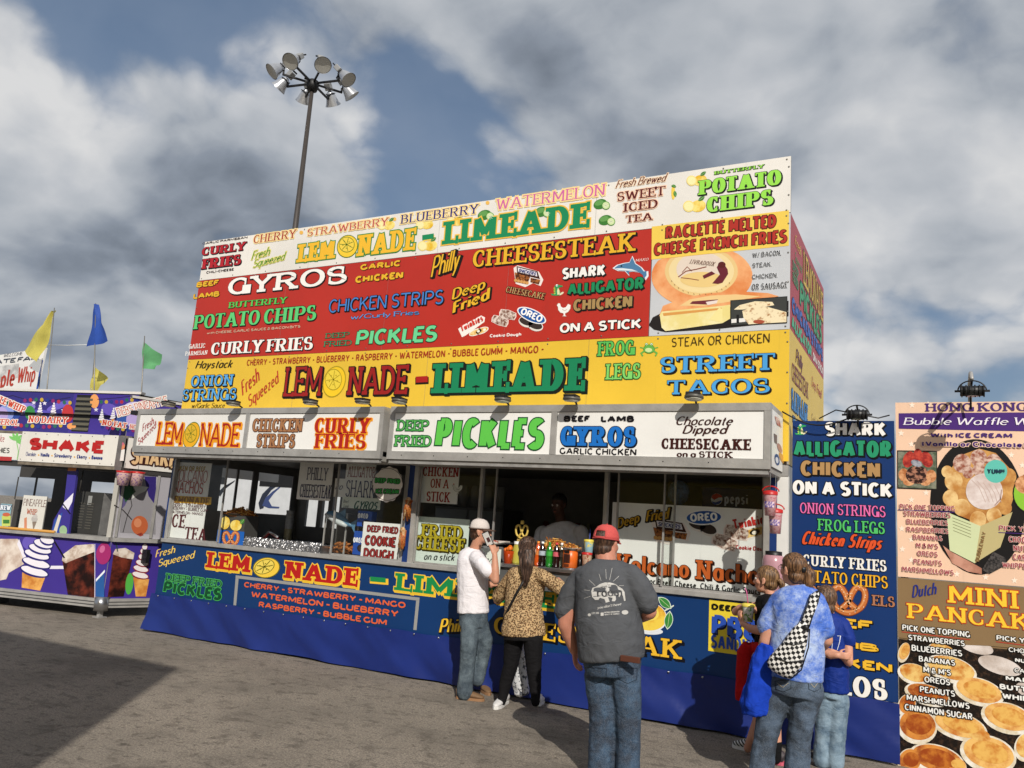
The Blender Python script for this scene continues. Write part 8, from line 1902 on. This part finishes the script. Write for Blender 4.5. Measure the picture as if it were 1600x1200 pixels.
for xx in (938, 982): a_ = atz(xx, 1222); shoe(root, a_+Vector((.02, -.06, 0)), a_+Vector((-.03, .2, 0)), mat('brown_boot', (70, 48, 34), .6), BLACK, w=.055)

# ---- woman in tie-dye with the checkered bag
Y = 6.42; root = thing('person', tuple(atz(1222, 1222)), 'woman in a light blue tie-dye t-shirt and jeans with a brown ponytail', 'person')
skin = MB(); hc = J(1239, 890, Y); Mh = head(skin, hc, math.radians(52), .98)
limb(skin, [J(1246, 926, Y), J(1245, 914, Y), hc+Vector((0, -.01, -.05))], [.066, .056, .056]); rings(skin, [(1246, 930, 22, .08), (1247, 985, 26, .11), (1243, 1050, 26, .12)], Y)
s1, e1, w1_ = J(1214, 938, Y), J(1196, 1003, Y-.02), J(1190, 1018, Y+.2); limb(skin, [s1, (s1+e1)/2, e1], [.032, .052, .048]); limb(skin, [e1, (e1+w1_)/2, w1_], [.048, .04, .028]); hand(skin, w1_, Vector((-.4, .8, -.1)), Vector((-.3, 0, 1)), .95, .8)
s2_, e2_, w2_ = J(1281, 940, Y+.02), J(1292, 1000, Y+.06), J(1279, 1018, Y+.3); limb(skin, [s2_, (s2_+e2_)/2, e2_], [.03, .048, .044]); limb(skin, [e2_, (e2_+w2_)/2, w2_], [.044, .038, .027]); hand(skin, w2_, Vector((-.5, .8, 0)), Vector((0, 0, 1)), .95, .6)
part('body', remesh(skin, .008, 3, 'body'), root, SK2); face_bits(root, Mh, .98)
hm = hairmat('#3a2618', '#8a6443')
hair_cap(root, Mh, .98, hm, low=-.07, front=.028, grow=.010, seed=3)
q0 = Mh @ Vector((0, -.105, .01)); ps = [[q0, J(1257, 888, Y-.02), J(1263, 898, Y-.02), J(1263, 912, Y-.02), J(1258, 926, Y-.02)], [q0, J(1259, 886, Y-.0), J(1268, 897, Y-.0), J(1267, 911, Y-.02), J(1261, 921, Y-.03)]]
pm = MB()
for q in ps: pm.tube(q, [.02, .034, .038, .033, .012], DARK, 12)
me = remesh(pm, .008, 2, 'ponytail'); displace(me, lambda c, n: .006*noise.noise(Vector((c.x*60, c.y*60, c.z*10)))); part('ponytail', me, root, hm); strands(root, ps, hm, n=90, spread=.016, seed=5); b = MB(); b.ball(q0, (.024, .024, .024), BLACK, 10, 8); b.build('hair_tie', root)
gl = MB(); G_ = mat('glasses_frame', (50, 44, 46), .3)
for sx in (-1, 1): gl.tube([Mh @ Vector((sx*.032+.022*math.cos(a), .101, .006+.017*math.sin(a))) for a in [2*PI*k/16 for k in range(17)]], .0016, G_, 5); gl.tube([Mh @ Vector((sx*.054, .1, .01)), Mh @ Vector((sx*.079, .05, .012)), Mh @ Vector((sx*.084, -.005, .012))], .0018, G_, 5)
gl.tube([Mh @ Vector((-.01, .104, .01)), Mh @ Vector((.01, .104, .01))], .0016, G_, 5); gl.build('glasses', root)
td = bpy.data.materials.new('tie_dye_cloth'); td.use_nodes = True; N = NT(td.node_tree); t_ = td.node_tree; P = N.n('TexCoord').outputs['Object']
n1 = N.noise(P, 3.2, 3, .5); n2 = N.noise(P, 26, 5, .75); n3 = N.noise(P, 90, 3, .7); v1 = N.math('ADD', N.math('MULTIPLY', n1, .55), N.math('ADD', N.math('MULTIPLY', n2, .3), N.math('MULTIPLY', n3, .15)))
cc = N.mix(N.smooth(v1, .42, .62), lin('#4a6fc8'), lin('#b3c4e2')); bs = t_.nodes['Principled BSDF']; t_.links.new(cc, bs.inputs['Base Color']); bs.inputs['Roughness'].default_value = .85; bs.inputs['Specular IOR Level'].default_value = .15; creases(td, .006)
ts = MB(); rings(ts, [(1246, 914, 13, .07), (1247, 920, 28, .09), (1247, 930, 37, .11), (1247, 944, 40, .13), (1247, 970, 39.5, .14), (1246, 1005, 40, .145), (1244, 1035, 42, .155), (1243, 1060, 41.5, .155)], Y, seg=24)
limb(ts, [J(1219, 938, Y), J(1206, 956, Y), J(1197, 978, Y)], [.072, .072, .074]); limb(ts, [J(1274, 938, Y+.01), J(1284, 958, Y+.03), J(1291, 986, Y+.04)], [.07, .066, .064])
me = remesh(ts, .01, 5, 'shirt'); displace(me, wrinkles(.008, 7, 7, 8, 9)); part('shirt', me, root, td)
jn = MB(); rings(jn, [(1243, 1048, 38, .14), (1242, 1070, 41, .16), (1241, 1085, 41, .16)], Y); limb(jn, [J(1221, 1078, Y), J(1213, 1096, Y), J(1202, 1125, Y), J(1195, 1157, Y+.02), J(1188, 1212, Y)], [.112, .105, .094, .085, .092]); limb(jn, [J(1263, 1078, Y), J(1258, 1096, Y), J(1252, 1125, Y), J(1248, 1157, Y+.03), J(1245, 1214, Y+.04)], [.112, .105, .09, .085, .095])
me = remesh(jn, .010, 4, 'jeans'); displace(me, wrinkles(.006, 6, 6, 9, 21)); jo = part('jeans', me, root, denim('faded_denim', '#222f3e', '#50637a'))
dm = MB(); YJ = Plane(0, Y-.25); prj = Print(YJ, root)
for x0, x1 in ((1211, 1236), (1263, 1282)): prj.line([(x0, 1064), (x1, 1062), (x1, 1076), ((x0+x1)/2, 1081), (x0+1, 1077), (x0, 1064)], .8, '#1a232c', 0, dm); prj.line([(x0+4, 1068), ((x0+x1)/2, 1074), (x1-4, 1067)], .7, '#a89a80', 0, dm)
fold_subdiv(dm, .02); decal(dm, jo, .003); dm.build('pocket_stitching', jo)
for xx in (1193, 1246): a_ = atz(xx, 1228); shoe(root, a_+Vector((.02, -.05, 0)), a_+Vector((-.05, .18, 0)), mat('grey_shoe', (90, 88, 86), .6), WHITE, w=.045)
# checkered sling bag
sb = thing('sling_bag', tuple(J(1231, 1050, Y-.2)), 'black and white checkered sling bag worn across the back of the tie-dye woman', 'bag')
chk = bpy.data.materials.new('checkered_cloth'); chk.use_nodes = True; N = NT(chk.node_tree); t_ = chk.node_tree; tc = N.n('TexCoord'); mp = N.n('Mapping'); t_.links.new(tc.outputs['Object'], mp.inputs[0]); mp.inputs[2].default_value = (0, math.radians(-32), 0); mp.inputs[1].default_value = (0.003, .5, .003)
sp_ = N.n('SeparateXYZ'); t_.links.new(mp.outputs[0], sp_.inputs[0]); cb = N.n('CombineXYZ'); t_.links.new(sp_.outputs[0], cb.inputs[0]); t_.links.new(sp_.outputs[2], cb.inputs[1]); cb.inputs[2].default_value = .25
ck = N.n('TexChecker'); t_.links.new(cb.outputs[0], ck.inputs[0]); ck.inputs['Scale'].default_value = 44; ck.inputs[1].default_value = (*lin('#e6e4e0'), 1); ck.inputs[2].default_value = (*lin('#141416'), 1)
bs = t_.nodes['Principled BSDF']; t_.links.new(ck.outputs[0], bs.inputs['Base Color']); bs.inputs['Roughness'].default_value = .7
Zb = lambda x, y: (1120+x/3.335, 840+y/3.335)
pl = Plane(0, Y-.16); outl = [(268, 645), (285, 612), (350, 540), (400, 470), (435, 436), (470, 440), (482, 470), (470, 560), (445, 670), (420, 705), (388, 732), (350, 722), (300, 695), (272, 672)]
uv = [Vector(pl.uz(Zb(*q))) for q in outl]; cen = sum(uv, Vector((0, 0)))/len(uv); b = MB(); lay = [(.02, .9), (.0, 1.0), (-.05, 1.0), (-.085, .9), (-.1, .72), (-.105, .3)]; vs = []; n = len(uv)
for dy, k_ in lay:
    for q in uv: p = cen+(q-cen)*k_; vs.append((p.x, Y-.16+dy+.0, p.y))
fs = [(i*n+k_, i*n+(k_+1) % n, (i+1)*n+(k_+1) % n, (i+1)*n+k_) for i in range(len(lay)-1) for k_ in range(n)]+[tuple(range(n)), tuple(range(len(lay)*n-1, (len(lay)-1)*n-1, -1))]
b.add(vs, fs, DARK); me = remesh(b, .009, 4, 'bag_body'); displace(me, wrinkles(.004, 9, 9, 9, 2)); bo = part('bag_body', me, sb, chk)
b = MB(); pts = [J(*Zb(455, 470), Y-.19), J(*Zb(478, 400), Y-.17), J(*Zb(500, 345), Y-.16), J(*Zb(512, 300), Y-.12), J(*Zb(510, 282), Y-.02)]; b.tube(pts, [(.034, .005)]*5, chk, 8, hint=Vector((1, 0, .35))); b.build('strap', sb)
for sgn in (-1, 1): b = MB(); b.tube([p+Vector((1, 0, .35)).normalized()*.035*sgn for p in pts], .005, BLACK, 6); b.build('strap_edge', sb)
b = MB(); 
for ln in (((350, 545), (400, 560), (455, 545)), ((300, 620), (370, 650), (450, 640))): 
    q = [Vector(J(*Zb(*p_), Y-.27)) for p_ in ln]; b.tube(q, .004, BLACK, 6)
b.tube([J(*Zb(388, 730), Y-.17), J(*Zb(440, 690), Y-.2), J(*Zb(478, 570), Y-.22), J(*Zb(484, 475), Y-.2)], .005, BLACK, 6); b.ball(J(*Zb(462, 470), Y-.25), (.022, .01, .022), BLACK, 10, 6); b.build('zips', sb)
# blue jacket over her arm
jk = thing('blue_jacket', tuple(J(1185, 1115, Y-.05)), 'bright blue jacket hanging over the arm of the tie-dye woman', 'jacket')
b = MB(); L = [(1202, 1008, 12, .05), (1196, 1030, 20, .07), (1191, 1055, 22, .075), (1185, 1080, 23, .075), (1181, 1105, 24, .07), (1182, 1117, 21, .06)]; rings(b, L, Y-.06); b.tube([J(1182, 1045, Y-.13), J(1176, 1075, Y-.13), J(1171, 1102, Y-.12), J(1176, 1112, Y-.1)], [.03, .045, .045, .03], DARK, 12)
me = remesh(b, .010, 3, 'jacket_cloth'); displace(me, wrinkles(.016, 13, 13, 4, 13)); part('jacket_cloth', me, jk, cloth('royal_blue_fleece', (24, 62, 176)))

# ---- girl with the cup
Y = 7.12; root = thing('person', tuple(atz(1200, 1188)), 'girl in a black t-shirt facing left with a red jacket round her waist', 'person')
skin = MB(); hc = J(1197, 906, Y); Mh = head(skin, hc, math.radians(78), .93, .95)
limb(skin, [J(1204, 938, Y), J(1203, 928, Y), hc+Vector((.01, 0, -.05))], [.05, .043, .044]); rings(skin, [(1203, 942, 14, .08), (1202, 980, 15, .09), (1201, 1030, 16, .09)], Y)
s1, e1, w1_ = J(1196, 950, Y-.12), J(1178, 985, Y-.16), J(1160, 972, Y-.12)
limb(skin, [J(1206, 948, Y-.12), J(1196, 972, Y-.15), J(1187, 985, Y-.16)], [.044, .042, .038]); limb(skin, [J(1187, 985, Y-.16), J(1172, 982, Y-.16), J(1160, 974, Y-.14)], [.038, .034, .024]); hand(skin, J(1160, 974, Y-.14), Vector((-.35, 0, .9)), Vector((-.7, -.6, 0)), .82, .6)
limb(skin, [J(1192, 945, Y+.12), J(1165, 952, Y+.08), J(1149, 956, Y+.02)], [.042, .038, .034]); limb(skin, [J(1149, 956, Y+.02), J(1156, 950, Y-.04), J(1165, 946, Y-.08)], [.034, .03, .022]); hand(skin, J(1165, 946, Y-.08), Vector((.9, -.2, -.1)), Vector((0, -.3, 1)), .82, .7)
limb(skin, [J(1206, 1085, Y-.05), J(1210, 1130, Y-.05), J(1212, 1160, Y-.05), J(1213, 1182, Y-.05)], [.06, .052, .047, .032]); limb(skin, [J(1194, 1085, Y+.08), J(1185, 1128, Y+.1), J(1176, 1152, Y+.1), J(1168, 1170, Y+.12)], [.06, .05, .045, .032])
part('body', remesh(skin, .007, 3, 'body'), root, SK2); face_bits(root, Mh, .93)
hm2 = hairmat('#4a3422', '#9a7650'); hair_cap(root, Mh, .93, hm2, low=-.05, front=.03, grow=.010, seed=6)
q0 = Mh @ Vector((0, -.11, .0)); ps = [[q0, J(1216, 908, Y), J(1221, 914, Y), J(1222, 922, Y)], [q0, J(1217, 906, Y-.02), J(1223, 913, Y-.02), J(1221, 924, Y-.02)]]; pm = MB()
for q in ps: pm.tube(q, [.018, .026, .026, .01], DARK, 10)
part('ponytail', remesh(pm, .008, 2, 'ponytail'), root, hm2); strands(root, ps, hm2, n=40, spread=.012, seed=8)
ts = MB(); rings(ts, [(1203, 928, 9, .06), (1203, 936, 20, .12), (1202, 952, 22, .15), (1201, 985, 21, .14), (1200, 1015, 22, .14), (1200, 1024, 22, .14)], Y); limb(ts, [J(1203, 943, Y-.1), J(1199, 958, Y-.14), J(1196, 970, Y-.15)], [.066, .062, .06]); limb(ts, [J(1200, 943, Y+.08), J(1188, 948, Y+.12)], [.062, .056])
me = remesh(ts, .009, 4, 'shirt'); displace(me, wrinkles(.006, 9, 9, 7, 31)); part('shirt', me, root, cloth('black_cotton', (20, 20, 22)))
st = MB(); rings(st, [(1200, 1020, 23, .14), (1200, 1045, 24, .15), (1200, 1058, 24, .15)], Y); limb(st, [J(1205, 1055, Y-.05), J(1208, 1092, Y-.05)], [.095, .082]); limb(st, [J(1195, 1055, Y+.07), J(1190, 1092, Y+.09)], [.095, .082]); me = remesh(st, .009, 3, 'shorts'); displace(me, wrinkles(.006, 9, 9, 9, 33)); part('shorts', me, root, cloth('black_cotton', (20, 20, 22)))
strp = bpy.data.materials.new('striped_knit'); strp.use_nodes = True; N = NT(strp.node_tree); sp_ = N.n('SeparateXYZ'); strp.node_tree.links.new(N.n('TexCoord').outputs['Object'], sp_.inputs[0]); ww_ = N.math('SINE', N.math('MULTIPLY', N.math('ADD', sp_.outputs[2], sp_.outputs[0]), 190)); strp.node_tree.links.new(N.mix(N.smooth(ww_, -.1, .1), lin('#141414'), lin('#dcdcda')), strp.node_tree.nodes['Principled BSDF'].inputs['Base Color'])
b = MB(); limb(b, [J(1212, 1160, Y-.05), J(1213, 1186, Y-.05)], [.05, .038]); part('sock', remesh(b, .008, 2, 'sock'), root, cloth('black_cotton', (20, 20, 22))); a_ = atz(1213, 1194); shoe(root, a_+Vector((.06, 0, 0)), a_+Vector((-.16, .02, 0)), mat('pink_grey_shoe', (60, 52, 56), .6), mat('pink_sole', (200, 90, 110), .6), w=.04)
a_ = atz(1172, 1174); shoe(root, a_+Vector((.06, 0, 0)), a_+Vector((-.15, .03, 0)), strp, WHITE, w=.04, name='striped_shoe')
rj = thing('red_jacket', tuple(J(1160, 1095, Y)), 'red jacket tied round the waist of the girl in black', 'jacket')
b = MB(); b.tube([J(1224, 1012, Y-.02), J(1210, 1016, Y-.15), J(1192, 1014, Y-.16), J(1176, 1012, Y-.06), J(1180, 1010, Y+.1)], [.035, .04, .042, .045, .03], DARK, 12); rings(b, [(1172, 1008, 10, .05), (1163, 1022, 11, .05), (1160, 1050, 10, .045), (1158, 1080, 9.5, .045), (1157, 1094, 8, .04)], Y-.08); rings(b, [(1178, 1012, 7, .04), (1170, 1040, 8, .04), (1166, 1070, 8, .035)], Y-.02)
me = remesh(b, .009, 3, 'jacket_cloth'); displace(me, wrinkles(.012, 12, 12, 4, 17)); part('jacket_cloth', me, rj, cloth('red_fleece', (178, 22, 24)))
c = J(1169, 958, Y-.13); cp = thing('lemonade_cup', tuple(c-Vector((0, 0, .07))), 'white and green drink cup with a yellow lid and pink straw held by the girl', 'cup')
b = MB(); b.lathe([(0, 0), (.036, 0), (.05, .13)], c-Vector((0, 0, .07)), mat('printed_lemon_cup', (226, 226, 216), .4, var=0, vscale=34, col2=(96, 156, 70), thr=(.52, .57)), 18); b.build('cup_body', cp); b = MB(); b.lathe([(.054, .122), (.056, .142), (.03, .15), (0, .15)], c-Vector((0, 0, .07)), mat('yellow_lid', (226, 206, 84), .4), 18); b.build('lid', cp)
b = MB(); b.tube([c+Vector((0, 0, .06)), c+Vector((-.015, 0, .17)), c+Vector((-.03, 0, .2))], .0045, mat('pink_straw', (206, 96, 150), .4), 8); b.build('straw', cp)

# ---- boy in the blue jersey
Y = 7.30; root = thing('person', tuple(atz(1290, 1196)), 'boy in a dark blue jersey and pale jeans with his arms behind his back', 'person')
skin = MB(); hc = J(1291, 938, Y); Mh = head(skin, hc, math.radians(8), .93)
limb(skin, [J(1298, 968, Y), J(1296, 960, Y), hc+Vector((0, -.01, -.05))], [.045, .042, .044]); rings(skin, [(1299, 972, 14, .06), (1302, 1030, 16, .08), (1299, 1075, 16, .08)], Y)
limb(skin, [J(1317, 980, Y), J(1325, 1010, Y-.03), J(1326, 1035, Y-.06)], [.042, .038, .034]); limb(skin, [J(1326, 1035, Y-.06), J(1320, 1028, Y-.13), J(1311, 1022, Y-.17)], [.034, .03, .022]); hand(skin, J(1311, 1022, Y-.17), Vector((-.9, 0, .1)), Vector((0, -1, 0)), .75, .5)
limb(skin, [J(1283, 980, Y), J(1277, 1008, Y-.06), J(1284, 1018, Y-.12)], [.042, .038, .034]); limb(skin, [J(1284, 1018, Y-.12), J(1298, 1024, Y-.18), J(1308, 1024, Y-.2)], [.034, .03, .024]); hand(skin, J(1308, 1024, Y-.2), Vector((.9, 0, .05)), Vector((0, -1, 0)), .75, .5)
part('body', remesh(skin, .007, 3, 'body'), root, SK2); face_bits(root, Mh, .93)
hm3 = hairmat('#33241a', '#80614a'); hair_cap(root, Mh, .93, hm3, low=-.085, front=.045, grow=.017, seed=9)
ts = MB(); rings(ts, [(1298, 958, 8, .055), (1299, 966, 19, .075), (1301, 985, 22, .10), (1303, 1020, 21, .105), (1304, 1050, 21.5, .11), (1303, 1075, 22.5, .115), (1303, 1081, 22.5, .115)], Y); limb(ts, [J(1316, 976, Y), J(1322, 988, Y-.01), J(1326, 1000, Y-.02)], [.062, .062, .06]); limb(ts, [J(1284, 976, Y), J(1279, 998, Y-.03)], [.06, .056])
me = remesh(ts, .009, 4, 'jersey'); displace(me, wrinkles(.006, 9, 9, 9, 41)); jer = part('jersey', me, root, cloth('blue_mesh_jersey', (22, 48, 128), rough=.6))
dm = MB(); YJ = Plane(0, Y-.25); prj = Print(YJ, root); Zc = Zb
prj.line([Zc(600, 500), Zc(603, 540), Zc(600, 580)], .9, '#dfe4ee', 0, dm); prj.line([Zc(628, 512), Zc(645, 512), Zc(640, 545), Zc(628, 585)], .9, '#dfe4ee', 0, dm); prj.line([Zc(548, 600), Zc(546, 700), Zc(548, 785)], .8, '#dfe4ee', 0, dm)
fold_subdiv(dm, .02); decal(dm, jer, .004); dm.build('jersey_numeral', jer)
jn = MB(); rings(jn, [(1302, 1072, 20, .10), (1301, 1090, 21, .11)], Y); limb(jn, [J(1292, 1092, Y), J(1288, 1130, Y), J(1285, 1160, Y), J(1284, 1188, Y)], [.088, .075, .066, .07]); limb(jn, [J(1310, 1092, Y), J(1309, 1130, Y), J(1307, 1160, Y), J(1305, 1192, Y)], [.086, .074, .066, .07])
me = remesh(jn, .009, 4, 'jeans'); displace(me, wrinkles(.005, 8, 8, 9, 43)); part('jeans', me, root, denim('pale_denim', '#4f6a80', '#8fa8ba'))
for xx, yy in ((1284, 1194), (1305, 1199)): a_ = atz(xx, yy); shoe(root, a_+Vector((.02, -.03, 0)), a_+Vector((-.1, .1, 0)), mat('dark_sneaker', (40, 40, 46), .6), WHITE, w=.04)

# ---- vendor inside the stand
Y = 8.45; c = J(878, 824, Y); root = thing('person', (c.x, Y, .27), 'vendor in a pale grey t-shirt standing inside the dark stand behind the fries', 'person')
skin = MB(); hc = J(873, 788, Y-.08); Mh = head(skin, hc, math.radians(172), 1.0, pitch=math.radians(-14))
limb(skin, [J(878, 826, Y), J(876, 812, Y-.02), hc+Vector((0, .01, -.05))], [.07, .06, .058]); rings(skin, [(878, 830, 22, .09), (879, 884, 26, .11), (879, 944, 26, .11)], Y)
for sx in (-1, 1): limb(skin, [J(878+sx*32, 832, Y), J(878+sx*40, 869, Y-.05), J(878+sx*34, 879, Y-.28)], [.055, .046, .03]); hand(skin, J(878+sx*34, 879, Y-.28), Vector((-sx*.5, -.8, 0)), Vector((0, 0, 1)), 1, .6)
g0 = Vector((c.x, Y, .3)); limb(skin, [J(870, 949, Y), Vector((c.x-.1, Y, .7)), Vector((c.x-.1, Y, .32))], [.09, .065, .045]); limb(skin, [J(888, 949, Y), Vector((c.x+.1, Y, .7)), Vector((c.x+.1, Y, .32))], [.09, .065, .045])
part('body', remesh(skin, .009, 3, 'body'), root, SKD); face_bits(root, Mh); hair_cap(root, Mh, 1, hairmat('#0c0a0a', '#1c1614'), low=-.03, front=.02, grow=.008)
ts = MB(); rings(ts, [(877, 816, 14, .09), (878, 824, 32, .11), (878, 844, 36, .14), (879, 884, 35, .145), (879, 939, 36, .15)], Y)
for sx in (-1, 1): limb(ts, [J(878+sx*30, 832, Y), J(878+sx*38, 857, Y-.02)], [.085, .08])
me = remesh(ts, .011, 4, 'shirt'); displace(me, wrinkles(.007, 8, 8, 8, 51)); part('shirt', me, root, cloth('pale_grey_cotton', (205, 208, 214)))
b = MB(); limb(b, [J(879, 939, Y), Vector((c.x-.1, Y, .75)), Vector((c.x-.1, Y, .36))], [.13, .09, .07]); limb(b, [J(879, 939, Y), Vector((c.x+.1, Y, .75)), Vector((c.x+.1, Y, .36))], [.13, .09, .07]); part('trousers', remesh(b, .012, 3, 'trousers'), root, cloth('black_cotton', (20, 20, 22)))
for sx in (-.1, .1):
    b = MB(); b.box((c.x+sx-.045, Y-.2, .272), (c.x+sx+.045, Y+.06, .35), BLACK, bev=.02); b.build('shoe', root)
